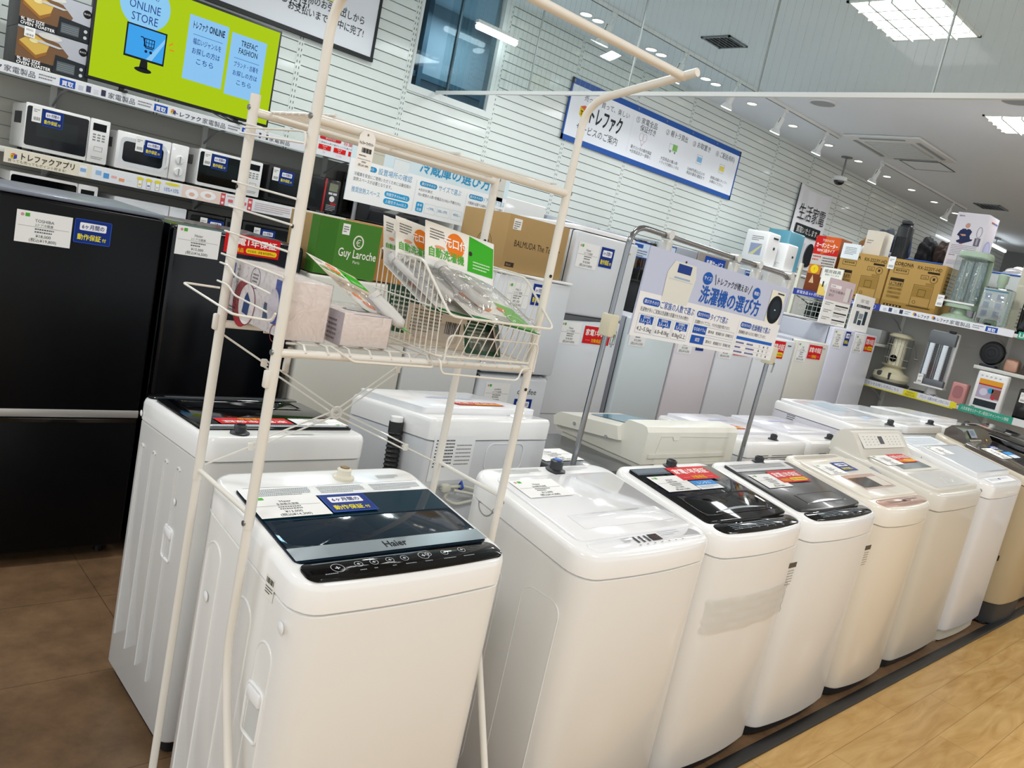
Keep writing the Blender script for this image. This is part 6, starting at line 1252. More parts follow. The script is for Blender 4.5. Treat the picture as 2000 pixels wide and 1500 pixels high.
# ---------------------------------------------------------------- heater shelves across the end of the aisle
HX = 7.3
t = thing('display_shelf', 'grey-backed shelf unit holding the heaters at right', 'shelf', (HX, 0, 0)); HY0, HY1 = .2, 3.98
HB = M('shelf_back_grey2', '#c2c0bb', .55, var=.04, vs=2)
b = B(); b.box(.47, HY0, .05, .485, HY1, 1.6, HB); b.build('back_panel', t, 0)
for z, d in ((1.635, .95), (.965, .47), (.5, .47), (.1, .47)):
    b = B(); b.box(.0, HY0, z-.03, d, HY1, z, SHW, .003); b.build('shelf_board', t)
for y in (HY1-.03, 3.05, 2.15, 1.25, HY0):
    b = B(); b.box(.44, y, 0, .47, y+.03, 1.635, SHW); b.build('upright', t, 0)
    for z in (1.605, .935): b = B(); b.tube(fillet([(.45, y+.015, z-.14), (.3, y+.015, z-.06), (.06, y+.015, z-.012)], .06), .006, GREY, 8); b.build('bracket', t)
b = B(); b.box(0, HY1-.02, 1.2, .03, HY1+.01, 1.9, M('post_cream', '#dfe0cf', .5)); b.build('end_post', t, 0)
def RS(b, z): b.flat = True; return Sheet(b, (-.004, HY1, z), (0, -1, 0), (0, 0, 1))
U = lambda y: HY1-y
b = B(); s = RS(b, 1.6); h = .058; s.rect(0, 0, U(3.12), h, '#3a4796', 0); s.t('家電全品 6ヶ月保証付き', .04, .018, .03, '#e9ebf6', 1, w_=.32); s.ring(.45, .028, .02, .003, '#c9cdea', 1); s.t('保証付き', U(3.4), .018, .03, '#e9ebf6', 1, w_=.16); s.ring(U(3.18), .028, .02, .003, '#c9cdea', 1)
s.rect(U(3.12), 0, U(2.03), h, '#e9ebf2', 0); strip_row(s, U(3.1), U(2.05), h, (('pict', .2), ('small', .06), ('logo', .16), ('logo', .16), ('kaden', .18), ('small', .1), ('kai', .1), ('pict', .18)))
s.rect(U(2.0), 0, U(.3), h, '#3fa58c', 0); s.t('LINE友だち募集中', U(1.99), .014, .042, '#f2fbf6', 1, w_=.42, bold=.02); s.rr(U(1.55), .014, U(1.3), .045, .01, '#e3eecb', 1); b.build('label_strip', t, 0)
b = B(); s = RS(b, .93); h = .058; s.rect(U(3.12), 0, U(2.3), h, '#e6e8ea', 0); s.rect(U(3.12), -.004, U(2.3), .006, '#e8e04a', 1); s.t('こちらをお探しの方はこちら', U(3.06), .02, .026, '#4a56a8', 1, w_=.3); s.rect(U(2.72), .004, U(2.6), .054, '#ece23a', 1); s.t('TREFAC', U(2.66), .03, .018, '#5a5a20', 2, 'c'); s.t('FASHION', U(2.66), .01, .018, '#5a5a20', 2, 'c'); s.t('ブランド・古着をお探しの方はこちら', U(2.58), .02, .026, '#4a56a8', 1, w_=.24); s.rect(U(2.33), .004, U(2.28), .054, '#ece23a', 1)
s.rect(U(2.26), 0, U(1.45), h, '#3fa58c', 0); s.t('人気家電を○クーポン配信○キャンペーン情報', U(2.24), .018, .028, '#eef8f2', 1, w_=.36); s.rect(U(1.85), 0, U(1.5), h, '#e6e8ea', 1); b.build('label_strip', t, 0)
b = B(); b.box(.15, 1.3, 1.295, .46, 2.29, 1.325, SHW, .004); b.build('inner_shelf', t)
TZ, LZ = 1.636, .966
Yr = lambda px, py, x=HX+.03: at(px, py, 0, x).y
def rthing(name, label, cat, y, z, x=HX+.03, group=None): return thing(name, label, cat, (x, y, z), -PI/2, group)   # local -y faces the aisle, local +x runs to the viewer's right
def pbox(name, label, cat, y1, y0, d, z, h, m, x=HX+.03, group=None):
    t = rthing(name, label, cat, (y0+y1)/2, z, x, group); w2 = (y1-y0)/2; b = B(); b.box(-w2, 0, 0, w2, d, h, m, .003); b.build('box', t); return t, w2
def carton(label, y1, y0, model):
    h = .445; t, w2 = pbox('heater_carton', label, 'box', y1, y0, .34, TZ, h, M('kraft_yellow', '#b4904e', .8, var=.05, vs=6), group='brown heater cartons on the top shelf'); W_ = 2*w2; K = '#2e2416'
    b = B(); b.flat = True; s = Sheet(b, (-w2, -.0006, 0)); s.t('CORONA', W_*.06, h*.875, h*.085, K, 1, w_=W_*.36, bold=.02); s.t('石油ファンヒーター', W_*.2, h*.845, h*.035, K, 1, w_=W_*.22); s.t(model, W_*.5, h*.86, h*.085, K, 1, w_=W_*.44, bold=.008); s.rect(W_*.7, h*.8, W_*.92, h*.84, K, 1)
    s.frame(W_*.08, h*.72, W_*.36, h*.82, .003, K, 1); s.t('暖房専用機', W_*.22, h*.76, h*.04, K, 1, 'c'); s.rect(W_*.06, h*.56, W_*.32, h*.62, K, 1); s.frame(W_*.06, h*.46, W_*.32, h*.62, .003, K, 1); s.t('よごれま栓', W_*.08, h*.48, h*.07, K, 1, w_=W_*.22, bold=.02)
    for i in range(3): s.rr(W_*.06, h*(.38-.08*i), W_*.33, h*(.44-.08*i), .008, '#9a7a3c', 1); s.t(('消臭フラップ搭載', '秒速タイマー付', '5つの安全装置')[i], W_*.195, h*(.395-.08*i), h*.03, K, 2, 'c', maxw=W_*.22)
    s.frame(W_*.6, h*.68, W_*.74, h*.76, .003, K, 1); s.t('灯油', W_*.67, h*.7, h*.035, K, 1, 'c'); s.ring(W_*.84, h*.7, W_*.07, .004, K, 1); s.rect(W_*.82, h*.68, W_*.86, h*.73, K, 1)
    s.frame(W_*.52, h*.14, W_*.88, h*.56, .003, K, 1); s.rect(W_*.535, h*.32, W_*.865, h*.54, '#9a7a3c', 1); s.frame(W_*.62, h*.34, W_*.76, h*.48, .003, K, 2); s.ring(W_*.6, h*.22, W_*.03, .003, K, 2); s.rect(W_*.48, h*.12, W_*.92, h*.135, K, 1); s.rect(W_*.72, h*.57, W_*.88, h*.62, '#9a7a3c', 1)
    s.rect(0, 0, W_, h*.16, '#9f7c3e', 0); s.rect(W_*.06, h*.05, W_*.4, h*.1, K, 1)
    for i in range(5): s.rect(W_*(.09+.06*i), h*.06, W_*(.12+.06*i), h*.09, '#b4904e', 2)
    s.O = Vector((w2+.0006, 0, 0)); s.U = Vector((0, 1, 0)); s.N = s.U.cross(s.V); s.greek(.06, h*.85, .2, .012, K, 1, 9, 2.6, 4); s.rect(.05, h*.28, .2, h*.33, K, 1); b.build('print', t, 0); return t, w2, h
y2, y1_, y0_ = Yr(1700, 595), Yr(1748, 503), Yr(1668, 492)
t, w2, h = carton('right of the two brown kerosene heater cartons on the top shelf', 3.145, 2.68, 'RX-2220Y-HD'); mini_tag(t, (-w2-.03, -.004, h-.1), *FZ, .06, .11)
t, w2, h = carton('left of the two brown kerosene heater cartons, partly behind small signs', 3.625, 3.16, 'RX-2223Y-HD'); b = B(); b.flat = True; s = Sheet(b, (-w2+.0, -.003, h-.07)); s.rect(0, 0, .17, .14, '#e9f0f4', 0); s.greek(.03, .1, .11, .008, '#666666', 1, 5, 1.8); b.build('price_card', t, 0)
t, w2 = pbox('carbon_heater_box', 'tall box with red and orange headline and picture, left of the brown heater cartons', 'box', 3.905, 3.655, .22, TZ, .55, M('box_brown_print', '#8a4a2c', .5)); h = .55; b = B(); b.flat = True; W_ = 2*w2; s = Sheet(b, (-w2, -.0006, 0)); s.rect(0, h*.45, W_, h, '#c9c2bd', 0); s.rect(0, h*.68, W_, h, '#c92620', 1); s.poly([(W_*.3, h*.68), (W_, h*.8), (W_, h), (W_*.4, h)], '#d9602a', 2); s.t('TEKNOS', W_*.5, h*.91, h*.05, '#f4e6d8', 3, 'c'); s.t('カーボンヒーター', W_*.5, h*.81, h*.08, '#ffffff', 3, 'c', w_=W_*.86, bold=.02); s.t('900W 2段タイプ', W_*.5, h*.73, h*.06, '#ffffff', 3, 'c', w_=W_*.7)
s.greek(W_*.05, h*.63, W_*.35, h*.03, '#c03030', 1, 2); s.greek(W_*.45, h*.62, W_*.5, h*.025, '#3a3030', 1, 5, 1.8); s.rect(0, 0, W_, h*.45, '#7a4026', 1); s.rect(0, h*.34, W_*.5, h*.5, '#c9803a', 2); s.disc(W_*.25, h*.42, W_*.16, '#f0d024', 3); s.t('!', W_*.25, h*.4, h*.06, '#c02020', 4, 'c', bold=.02); s.rect(W_*.55, h*.3, W_*.95, h*.46, '#d9d2ce', 2); s.poly([(W_*.15, h*.18), (W_*.35, h*.18), (W_*.25, h*.32)], '#d8b48a', 2); b.build('print', t, 0)
def psign(label, px, x, z, w_, h, draw):
    t = thing('small_sign', label, 'sign', (x, px, z), -PI/2, 'small upright signs near the heater cartons'); b = B(); b.box(-w_/2, 0, 0, w_/2, .012, h, CARD); b.build('panel', t, 0); b = B(); b.flat = True; draw(Sheet(b, (-w_/2, -.0006, 0)), w_, h); b.build('print', t, 0); return t
def d1(s, w_, h):
    s.rect(0, 0, w_, h, '#f0efe6', 0); s.poly([(0, 0), (w_, 0), (w_, h*.25), (0, h*.4)], '#e8c76a', 1); s.t('暖房器具', w_*.5, h*.82, h*.12, '#26292e', 2, 'c', w_=w_*.8); s.t('買取いたします', w_*.5, h*.72, h*.06, '#44484e', 2, 'c', w_=w_*.7); s.disc(w_*.5, h*.3, w_*.22, '#dcdcd4', 2, h*.17); s.rect(w_*.4, h*.15, w_*.6, h*.22, '#2a2a2a', 3); s.rect(w_*.15, h*.3, w_*.22, h*.5, '#3a3a3a', 2); s.rect(w_*.8, h*.2, w_*.86, h*.5, '#222222', 2)
psign('small heater sign with yellow foot in front of the red-topped box', 3.63, HX-.02, TZ, .2, .265, d1)
FRT = 1.3935
def d2(s, w_, h):
    s.rect(0, h*.52, w_, h, '#cdb9bd', 0); s.rect(w_*.1, h*.8, w_*.5, h*.87, '#f4eeee', 1); s.t('中古家電', w_*.13, h*.82, h*.035, '#5a4a4a', 2); s.t('中古冷蔵庫の', w_*.1, h*.7, h*.06, '#4a3a3e', 1, w_=w_*.6); s.t('選び方', w_*.1, h*.61, h*.06, '#4a3a3e', 1); s.rect(w_*.68, h*.56, w_*.86, h*.86, '#dfd6d4', 1); s.rect(w_*.86, h*.56, w_*.92, h*.86, '#a9989a', 1)
    s.rect(0, 0, w_, h*.52, '#f0eeea', 0)
    for i in range(3): s.greek(w_*.06, h*(.46-.16*i), w_*.3, h*.02, '#55555a', 1, 2, 2); s.rect(w_*.45, h*(.42-.16*i), w_*.95, h*(.45-.16*i), '#3a3836', 1); s.greek(w_*.45, h*(.38-.16*i), w_*.45, h*.018, '#8a8886', 1, 2, 1.7)
def d3(s, w_, h):
    s.rect(0, 0, w_, h, '#f1f0ee', 0); s.t('家電', w_*.5, h*.8, h*.1, '#9a9a9a', 1, 'c', w_=w_*.45); s.rect(w_*.15, h*.66, w_*.85, h*.73, '#2a2b30', 1); s.t('買取いたします', w_*.5, h*.675, h*.045, '#e8e8e8', 2, 'c', w_=w_*.6)
    for a, c_, d, e, k in ((.2, .2, .35, .55, '#5c6a70'), (.38, .35, .6, .5, '#8f9ca2'), (.64, .2, .8, .58, '#2f4248'), (.4, .18, .58, .32, '#3a4a55')): s.rect(w_*a, h*c_, w_*d, h*e, k, 1)
ps = thing('small_sign', 'tall pinkish and white sign standing on the last white fridges', 'sign', (6.33, 3.05, FRT), -math.radians(6), 'small upright signs near the heater cartons'); b = B(); b.box(-.19, 0, 0, .19, .01, .365, CARD); b.box(-.15, .01, 0, .15, .14, .004, CARD); b.build('panel', ps, 0); b = B(); b.flat = True; d2(Sheet(b, (-.19, -.0006, 0)), .38, .365); b.build('print', ps, 0)
ps = thing('small_sign', 'narrow white sign with dark appliance pictures, right of the pinkish one on the fridges', 'sign', (6.79, 3.04, 1.384), -math.radians(4), 'small upright signs near the heater cartons'); b = B(); b.box(-.16, 0, 0, .16, .01, .305, CARD); b.box(-.12, .01, 0, .12, .14, .004, CARD); b.build('panel', ps, 0); b = B(); b.flat = True; d3(Sheet(b, (-.16, -.0006, 0)), .32, .305); b.build('print', ps, 0)
# wire basket with dark goods, left end
t = thing('wire_basket', 'grey-green wire basket on the shelf end, left of the small signs', 'basket', (HX+.1, 3.62, 1.32)); b = B(); GW = M('basket_green_grey', '#b9c3b8', .45)
for z in (0, .05, .1, .15, .2, .25): b.tube([(x, y, z+.004) for x, y in rrect(-.08, -.3, .28, .3, .02, 3)], .003, GW, 6, True)
for k in range(13): b.rod((-.08, -.28+.046*k, .004), (-.08, -.28+.046*k, .254), .0025, GW, 6); b.rod((.28, -.28+.046*k, .004), (.28, -.28+.046*k, .254), .0025, GW, 6); b.rod((-.08, -.28+.046*k, .004), (.28, -.28+.046*k, .004), .0025, GW, 6)
b.build('wires', t)
b = B(); b.box(.0, 3.08, 1.29, .44, 3.95, 1.316, SHW, .003); o = b.build('inner_shelf', bpy.data.objects['display_shelf.001'])
for i, (y, d, hh, c) in enumerate(((3.46, .16, .2, '#2b2f31'), (3.66, .14, .16, '#3a3f42'), (3.82, .1, .22, '#23282c'))):
    t = thing('dark_gadget', ('dark appliance in the wire basket, nearest its right end', 'dark grey appliance in the middle of the wire basket', 'dark appliance at the left end of the wire basket')[i], 'appliance', (HX+.2, y, 1.328)); b = B(); b.box(-.1, -d/2, 0, .1, d/2, hh, M('gadget_'+c, c, .35), .02, 3); b.lathe([(.04, hh), (.035, hh+.012), (0, hh+.014)], (0, 0, 0), GREY, 14); b.build('body', t)
t = thing('silver_audio_box', 'grey boxed appliance with dials on the shelf, behind the small pinkish sign', 'appliance', (HX+.08, 3.2, 1.318), -PI/2); b = B(); b.box(-.12, 0, 0, .12, .2, .12, GREY, .006); b.build('body', t); b = B(); b.lathe([(.025, 0), (.022, -.015), (0, -.015)], (-.06, 0, .06), STEEL, 16, 'y'); b.build('dial', t)

# tall boxes, bins behind
t, w2 = pbox('purifier_box', 'tall white box with printed seated man and fan, behind the green heater', 'box', 2.865-.0, 2.6, .26, TZ, .96, M('box_lilac_white', '#dcd8e2', .5), x=HX+.42); h = .5; W_ = 2*w2
b = B(); b.flat = True; s = Sheet(b, (-w2, -.0006, .46)); s.t('dyson', W_*.07, h*.93, h*.035, '#3a3c50', 1, bold=.02)
N_ = '#2a3358'; s.poly([(W_*.3, h*.72), (W_*.52, h*.72), (W_*.6, h*.68), (W_*.56, h*.6), (W_*.6, h*.55), (W_*.68, h*.55), (W_*.7, h*.58), (W_*.66, h*.52), (W_*.4, h*.46), (W_*.22, h*.47), (W_*.18, h*.5), (W_*.28, h*.53), (W_*.24, h*.58), (W_*.16, h*.6), (W_*.22, h*.68)], N_, 1)
s.disc(W_*.42, h*.775, W_*.075, '#c99c8c', 2, h*.04); s.disc(W_*.43, h*.8, W_*.06, '#b9b0aa', 1, h*.025); s.poly([(W_*.25, h*.62), (W_*.42, h*.625), (W_*.45, h*.6), (W_*.33, h*.59)], '#c99c8c', 2); s.rect(W_*.3, h*.45, W_*.4, h*.47, '#8a3a3a', 2); s.poly([(W_*.39, h*.735), (W_*.47, h*.735), (W_*.42, h*.7)], '#d9d4d8', 2)
s.rect(W_*.74, h*.44, W_*.92, h*.58, '#6c6678', 1); s.ring(W_*.83, h*.68, W_*.09, .008, '#a9a6b4', 1, h*.1); s.rect(W_*.8, h*.46, W_*.86, h*.57, '#a9a4b4', 2)
s.greek(W_*.08, h*.42, W_*.8, h*.012, '#77748a', 1, 6, 2.4, 3); s.greek(W_*.08, h*.24, W_*.35, h*.02, '#66637a', 1, 1); s.greek(W_*.08, h*.15, W_*.5, h*.01, '#8886a0', 1, 4, 2.2, 5)
s2 = Sheet(b, (w2+.0006, 0, .46), (0, 1, 0)); s2.rect(.08, h*.88, .16, h*.91, '#c26a6a', 1); s2.rect(.16, h*.88, .24, h*.91, '#6a9ad0', 1); s2.disc(.14, h*.4, .09, '#b9bce6', 1, h*.18); s2.disc(.14, h*.4, .06, '#cdd0f0', 2, h*.15); b.build('print', t, 0)
def bin_(label, y, w_, x, h, d=.32):
    t = thing('storage_bin', label, 'bin', (x, y, TZ), -PI/2, 'white bins of clothes behind the heater shelf'); b = B(); m = M('bin_white', '#e3e8ee', .45); w2 = w_/2
    for q in ((-w2, 0, w2, .006), (-w2, d-.006, w2, d), (-w2, 0, -w2+.006, d), (w2-.006, 0, w2, d)): b.box(q[0], q[1], 0, q[2], q[3], h, m)
    b.box(-w2, 0, 0, w2, d, .006, m); b.build('bin', t, 0); b = B(); b.tube([(a, c, h) for a, c in rrect(-w2, 0, w2, d, .02, 4)], .009, M('bin_rim_blue', '#2a5fb0', .5), 8, True); b.build('rim', t); return t
B1 = bin_('white bin with blue rim holding dark clothes, left of the tall black fan', 3.57, .54, HX+.6, .5); B2 = bin_('white blue-rimmed bin of dark clothes between the black fan and the tall white box', 3.08, .4, HX+.6, .5) ; B3 = bin_('white bin with blue rim and papers, right of the green heater', 2.38, .36, HX+.6, .5)
def clothes(name, label, y, z, sx, sy, sz, col, seed, x=HX+.76):
    rg = random.Random(seed); b = B(); bm = bmesh.new(); bmesh.ops.create_icosphere(bm, subdivisions=4, radius=1)
    ph = [rg.uniform(0, 6) for _ in range(6)]
    for v in bm.verts:
        c = v.co.copy(); f = 1+.16*math.sin(5*c.x+ph[0]+2*c.y)+.12*math.sin(7*c.y+ph[1]+3*c.z)+.08*math.sin(13*c.x+9*c.z+ph[2]); v.co = Vector((c.x*sx*f, c.y*sy*f, max(-.55, c.z)*sz*f))
    bm.verts.index_update(); b.add([v.co for v in bm.verts], [tuple(v.index for v in f.verts) for f in bm.faces], M('cloth_'+col, col, .85, var=.25, vs=9)); bm.free()
    tagset(b.build(name, loc=(x, y, z), smooth=70), label, 'clothes', 'clothes in the bins')
for i, (y, z, sx, sy, sz, c, lab) in enumerate(((3.74, 2.2, .1, .08, .08, '#8a6038', 'brown garment at the left end of the clothes bin'), (3.58, 2.24, .12, .09, .15, '#3c444c', 'charcoal garment heaped in the left clothes bin'), (3.41, 2.24, .12, .08, .17, '#1d3350', 'dark blue garment in the left clothes bin beside the black fan'), (3.16, 2.22, .12, .08, .15, '#15161b', 'black garment in the clothes bin right of the black fan'), (2.99, 2.22, .12, .08, .13, '#3a2c26', 'dark brown garment in the clothes bin beside the tall white box'))): clothes('garment', lab, y, z, sx, sy, sz, c, i+3)
clothes('crumpled_paper', 'crumpled white wrapping hanging over the left clothes bin', 3.58, 2.165, .1, .17, .05, '#dfe6ee', 9, HX+.68); clothes('crumpled_paper', 'crumpled white papers on the right bin behind the green heater', 2.32, 2.16, .12, .14, .05, '#e3dfe0', 12)
t, w2 = pbox('fan_box', 'white box standing behind the left brown carton', 'box', 3.6, 3.43, .2, TZ, .7, M('box_cream_white', '#e5dfd2', .5), x=HX+.38)
b = B(); b.flat = True; s = Sheet(b, (-w2-.0, -.0006, 0)); s.greek(.02, .6, .06, .012, '#888888', 1, 2); b.build('print', t, 0)
for y, lab in ((3.77, 'narrow white box with red label behind the carbon heater box'), (3.685, 'second narrow white box with red label, right of the first')):
    t, w2 = pbox('slim_box', lab, 'box', y, y-.075, .18, TZ, .52, WHITE2, x=HX+.385); b = B(); b.flat = True; s = Sheet(b, (-w2, -.0006, 0)); s.rect(.02, .34, .06, .48, '#c9202a', 1); s.rect(.02, .4, .06, .42, '#ffffff', 2); b.build('print', t, 0)
t = rthing('tower_fan', 'tall slim black fan standing behind the brown cartons', 'fan', 3.29, TZ, HX+.47); b = B(); b.lathe([(.09, 0), (.09, .015), (.05, .03)], (0, 0, 0), MATB, 24); b.build('base', t)
b = B(); b.box(-.065, -.05, .03, .065, .05, .8, M('fan_black', '#15191f', .4), .03, 3)
for k in range(8): b.box(-.045+.012*k, -.053, .12, -.04+.012*k, -.049, .68, BLACK)
b.build('body', t); b = B(); b.box(-.045, -.035, .8, .045, .04, .835, DARKG, .01); b.build('top_grip', t)

# green stove-type heater with clear guard
GRN = M('heater_sage', '#a9bfa8', .35, coat=.3); CLR = glass('guard_clear', '#eef3f2', .04, .08)
REF = M('reflector_rippled', '#cfd6d8', .12, metal=1.0, bump=.9, bs=28)
t = rthing('quartz_heater', 'sage green upright heater with shiny reflectors, right of the brown cartons', 'heater', 2.52, TZ); b = B(); b.lathe([(.15, 0), (.15, .02), (.12, .05), (.06, .07), (.045, .13)], (0, .12, 0), GRN, 28); b.build('base', t); b = B(); b.box(-.03, -.004, .03, .03, .002, .045, BLACK); b.build('switch', t, 0)
b = B(); b.loft([[(x, y+.03, z) for x, y in rrect(-.125, 0, .125, .2, .06, 5)] for z in (.12, .16)], GRN); b.loft([[(x, y+.03, z) for x, y in rrect(-.125*k, 0, .125*k, .2, .06, 5)] for z, k in ((.545, 1), (.575, 1), (.6, .9))], GRN); b.build('housing', t)
b = B(); b.box(-.12, .19, .16, .12, .225, .545, GRN, .008); b.build('back_shell', t)
for cx_ in (-.055, .055):
    b = B(); n = 10; b.add([(cx_+.052*math.cos(PI*i/n), .15-.05*math.sin(PI*i/n)*-1+.0-.02, z) for z in (.18, .53) for i in range(n+1)], [(i, i+1, n+2+i, n+1+i) for i in range(n)], REF); b.build('reflector', t, 60)
    b = B(); b.rod((cx_, .11, .19), (cx_, .11, .52), .009, M('quartz_tube', '#e6e8e6', .2, coat=.6), 10); b.build('heating_tube', t)
b = B(); 
for k in range(6): b.rod((-.118+.0472*k, .036, .16), (-.118+.0472*k, .036, .55), .001, CHROME, 6)
b.build('wire_guard', t); b = B(); b.box(-.122, .028, .15, .122, .03, .555, CLR); b.box(-.124, .022, .155, .124, .034, .17, WHITE2); b.build('clear_front', t); mini_tag(t, (-.165, .0, .1), *FZ, .055, .1)
t = rthing('hand_vacuum', 'sage green appliance in a clear blister bag with instruction sheet, right of the green heater', 'appliance', 2.25, TZ, HX-.0+.03); b = B(); b.lathe([(.05, 0), (.05, .06), (.03, .09), (.03, .36), (.04, .38), (.04, .44), (.03, .45)], (0, .06, 0), GRN, 20); b.build('body', t); b = B(); b.box(-.025, .008, .02, .025, .012, .04, BLACK); b.build('badge', t, 0)
b = B(); b.box(-.095, -.002, .07, .085, .0, .32, CARD); b.box(-.09, -.004, .3, .085, .0, .31, M('sheet_blue', '#4a98c4', .4)); b.flat = False; o = b.build('instruction_sheet', t, 0); b = B(); b.flat = True; s = Sheet(b, (-.09, -.0025, .08))
for i in range(3):
    for j in range(2): s.rect(.015+.09*j, .02+.07*i, .06+.09*j, .06+.07*i, '#c5cbe0', 1); s.greek(.015+.09*j, .015+.07*i, .06, .004, '#a9aec4', 1, 2)
b.build('print', t, 0); b = B(); b.box(-.11, -.008, .03, .11, .13, .335, CLR, .02); b.build('clear_bag', t)
t = rthing('tower_heater', 'tall cream tower heater with grey window near the top', 'heater', 2.09, TZ, HX+.26); b = B(); b.box(-.1, 0, 0, .1, .18, .7, CREAM, .02, 3); b.box(-.095, -.02, 0, .095, .1, .4, CREAM, .02, 3); b.build('body', t); b = B(); b.box(-.055, -.004, .54, .055, .004, .63, M('window_taupe', '#a39c84', .4), .003); b.build('window', t, 0); b = B()
for k in range(6): b.box(-.02, -.023, .05+.03*k, .06, -.019, .065+.03*k, MATS['window_taupe'])
b.build('vent', t, 0)
t = rthing('tower_fan', 'tall glossy black tower heater at the right edge', 'heater', 1.99, TZ, HX+.08); b = B(); b.lathe([(.1, 0), (.1, .015), (.05, .03)], (0, .06, 0), BLACK, 24); b.build('base', t); b = B(); b.box(-.07, 0, .02, .07, .12, .68, BLACK, .03, 3); b.build('body', t); mini_tag(t, (-.05, -.004, .2), *FZ, .05, .09)
t, w2 = pbox('white_carton', 'white boxed appliance at the right edge of the top shelf', 'box', 1.88, 1.55, .3, TZ, .3, WHITE2)
b = B(); b.box(HX+.7, 1.6, 1.636, HX+.76, 1.66, CEIL, M('post_white', '#cfd6de', .4)); tagset(b.build('white_post', smooth=0), 'white square post rising to the ceiling at right edge', 'post')
# ---- lower shelf
IV = M('stove_ivory', '#d9d2b4', .4, coat=.2)
t = rthing('kerosene_stove', 'ivory cylindrical kerosene stove with wire guard, leftmost on the lower shelf', 'heater', 2.95, LZ, HX+.06); 
b = B(); b.lathe([(.165, .0), (.165, .015), (.17, .02), (.17, .035), (.15, .04)], (0, .17, 0), DARKG, 32); b.build('tray', t)
b = B(); b.lathe([(.14, .04), (.155, .07), (.15, .11), (.1, .13), (.07, .17), (.1, .18), (.11, .19)], (0, .17, 0), IV, 32); b.build('tank', t)
b = B(); b.lathe([(.062, .19), (.062, .42), (.05, .44)], (0, .17, 0), M('burner_ivory', '#e9e2c8', .35), 24); b.build('burner', t); b = B(); b.lathe([(.032, -.004), (.032, .002), (.0, .003)], (-.0, .105, .25), BLACK, 20, 'y'); b.build('sight_glass', t)
b = B(); b.lathe([(.105, .44), (.11, .45), (.08, .475), (.05, .48), (.03, .478)], (0, .17, 0), IV, 28); b.build('top_plate', t)
b = B()
for k in range(22): a = 2*PI*k/22; b.rod((.105*math.cos(a), .17+.105*math.sin(a), .19), (.105*math.cos(a), .17+.105*math.sin(a), .445), .0018, STEEL, 6)
for z in (.25, .37): b.tube([(.105*math.cos(2*PI*i/24), .17+.105*math.sin(2*PI*i/24), z) for i in range(24)], .0022, IV, 6, True)
b.build('wire_guard', t); b = B(); b.lathe([(.025, -.01), (.022, -.03), (0, -.03)], (-.05, .05, .1), STEEL, 18, 'y'); b.build('dial', t); b = B(); b.box(.03, .02, .06, .05, .04, .12, DARKG); b.build('latch', t)
b = B(); b.tube(fillet([(.1, .17, .44), (.15, .17, .36), (.17, .17, .28)], .05), .003, STEEL, 6); b.rod((.155, .17, .28), (.19, .17, .28), .008, STEEL, 8); b.build('carry_handle', t)
t = rthing('halogen_heater', 'tilted silver halogen heater with two dark bars, middle of the lower shelf', 'heater', 2.56, LZ, HX+.06); G2 = M('heater_grey', '#70757a', .4, metal=.3)
b = B(); b.box(-.11, 0, .1, .11, .05, .155, G2, .004); b.box(-.11, 0, .46, .11, .05, .565, G2, .004); b.box(-.115, .05, .09, .115, .09, .575, WHITE2, .01); b.box(-.12, -.01, .085, .12, .1, .1, WHITE2, .004); b.build('housing', t)
for cx_ in (-.055, .055):
    b = B(); n = 10; b.add([(cx_+.05*math.cos(PI*i/n), .012+.032*math.sin(PI*i/n), z) for z in (.155, .46) for i in range(n+1)], [(i, i+1, n+2+i, n+1+i) for i in range(n)], M('reflector_silver', '#d3d8da', .1, metal=1.0)); b.build('reflector', t, 60); b = B(); b.box(cx_+.012, .006, .155, cx_+.04, .02, .46, MATB); b.build('heating_bar', t, 0)
b = B()
for k in range(34): b.rod((-.108, -.003, .16+.009*k), (.108, -.003, .16+.009*k), .0009, CHROME, 4)
b.build('wire_guard', t); b = B(); b.lathe([(.1, 0), (.1, .012), (.05, .03), (.03, .085)], (0, .1, 0), WHITE2, 24); b.build('base', t); b = B(); b.box(.03, .02, .57, .08, .06, .59, DARKG, .005); b.build('top_grip', t); mini_tag(t, (-.1, -.012, .1), *FZ, .045, .08)
b = B(); 
for k in range(4): b.tube(fillet([(.03*k, .0, .008+.006*k), (.05+.02*k, .12, .02+.004*k), (.02, .22, .012+.005*k), (-.02, .1, .02), (0, .02, .008)], .05), .004, DARKG, 6)
tagset(b.build('power_cord', loc=(HX+.03, 2.5, LZ)), 'dark coiled power cord lying in front of the halogen heater', 'cord')
PK = M('pink_plastic', '#c98c88', .4, coat=.2)
t = rthing('mini_heater', 'small pink upright heater between the halogen heater and the white panel', 'heater', 2.31, LZ); b = B(); b.box(-.058, 0, 0, .058, .1, .185, PK, .012, 3); b.build('body', t); b = B(); b.loft([[(x, -.002, z) for x, z in rrect(-.038, .055, .038, .16, .03, 5)], [(x, .004, z) for x, z in rrect(-.038, .055, .038, .16, .03, 5)]], M('pink_grille', '#a86f72', .5)); b.build('grille', t)
t = rthing('panel_heater', 'white panel heater with colourful picture sticker, at right of the lower shelf', 'heater', 2.09, LZ); b = B(); b.box(-.115, 0, .0, .115, .08, .325, WHITE2, .015, 3); b.build('body', t); b = B(); b.flat = True; s = Sheet(b, (-.115, -.0006, 0)); s.rect(.03, .04, .2, .095, M('panel_vent', '#16232c', .3), 1); s.rect(.03, .11, .205, .265, '#b5a9c0', 1); s.rect(.03, .225, .205, .265, '#e3a23a', 2); s.rect(.03, .215, .205, .225, '#c02a2a', 2); s.disc(.08, .16, .03, '#d6d2e4', 2); s.disc(.13, .18, .022, '#3a9ac4', 2); s.rect(.14, .12, .205, .2, '#8a5a52', 2); s.disc(.16, .125, .014, '#d0384a', 3)
for k in range(5): s.rect(.03+.034*k, .285, .045+.034*k, .295, '#b9bcc0', 1)
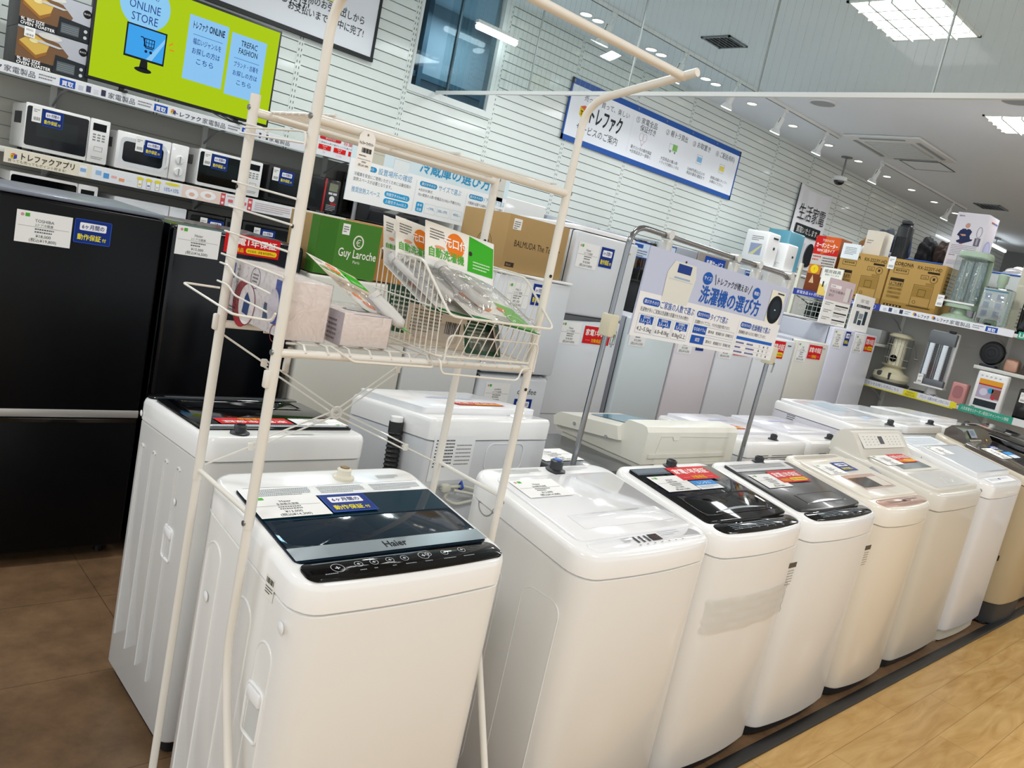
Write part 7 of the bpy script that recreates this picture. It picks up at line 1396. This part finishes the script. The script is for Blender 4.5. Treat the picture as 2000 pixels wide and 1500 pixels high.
s.rect(.02, .022, .05, .028, '#555555', 1); b.build('print', t, 0)
t = rthing('desk_fan', 'round dark blue desk fan on the small inner shelf', 'fan', 2.21, 1.326, HX+.2); b = B(); b.box(-.06, 0, 0, .06, .09, .02, M('navy_plastic', '#1d2438', .4), .006); b.build('base', t); b = B(); b.lathe([(.0, -.03), (.05, -.032), (.09, -.025), (.1, 0), (.09, .03), (.03, .04)], (0, .05, .12), M('fan_black', '#15191f', .4), 30, 'y')
for r_ in (.03, .06, .085): b.tube([(r_*math.cos(2*PI*i/24), .017, .12+r_*math.sin(2*PI*i/24)) for i in range(24)], .002, DARKG, 5, True)
b.build('fan_head', t)
t = rthing('rose_box_heater', 'small rose-gold rounded appliance right of the dark desk fan', 'appliance', 2.04, 1.326, HX+.2); b = B(); b.box(-.055, 0, 0, .055, .1, .11, M('rose_metal', '#c99c86', .3, metal=.4, coat=.4), .025, 3); b.build('body', t)
t = rthing('brown_box', 'brown boxed appliance at the right end of the small inner shelf', 'box', 1.9, 1.326, HX+.2); b = B(); b.box(-.05, 0, 0, .05, .12, .12, M('box_dark', '#4a3a34', .5), .004); b.build('box', t)
t = rthing('dark_speaker', 'dark upright appliance with white tag at the right edge of the lower shelf', 'appliance', 1.83, LZ); b = B(); b.box(-.05, 0, 0, .05, .1, .26, BLACK, .015, 3); b.build('body', t); mini_tag(t, (-.03, -.004, .15), *FZ, .045, .08)
t, w2 = pbox('stacked_carton', 'red and white box on the shelf below the stove, by the last fridge', 'box', 3.12-.0, 2.86, .3, .501, .15, WHITE2); b = B(); b.flat = True; s = Sheet(b, (-w2, -.0006, 0)); s.rect(0, .08, .2, .13, '#b5202a', 1); s.t('ストーブ', .02, .02, .05, '#26305a', 1, w_=.15); b.build('print', t, 0)

# ---------------------------------------------------------------- print belongs to the surface it is printed on: one mesh with it
def absorb(dst, src):
    bm = bmesh.new(); bm.from_mesh(dst.data); ms = list(dst.data.materials); n0 = len(ms); mp = []
    for m in src.data.materials:
        if m not in ms: ms.append(m)
        mp.append(ms.index(m))
    vs = [bm.verts.new(v.co) for v in src.data.vertices]
    for p in src.data.polygons:
        try: f = bm.faces.new([vs[i] for i in p.vertices])
        except ValueError: continue
        f.material_index = mp[p.material_index]; f.smooth = False
    bm.to_mesh(dst.data); bm.free()
    for m in ms[n0:]: dst.data.materials.append(m)
    me = src.data; bpy.data.objects.remove(src, do_unlink=True); bpy.data.meshes.remove(me)
for o in list(COL.objects):
    k = o.name.split('.')[0]
    if not o.parent: continue
    if k in ('control_print', 'side_print') and o.parent.type == 'MESH': absorb(o.parent, o)
    elif k in ('print', 'control_print', 'side_print', 'screen_picture', 'rating_print'):
        sib = {c.name.split('.')[0]: c for c in o.parent.children}
        for w_ in ('panel', 'box', 'sheet', 'cloth', 'backing_card', 'body', 'housing', 'top_cover') if k != 'rating_print' else ('top_cover',):
            if w_ in sib: absorb(sib[w_], o); break
bpy.data.objects.remove(_to, do_unlink=True); bpy.data.curves.remove(_tc)
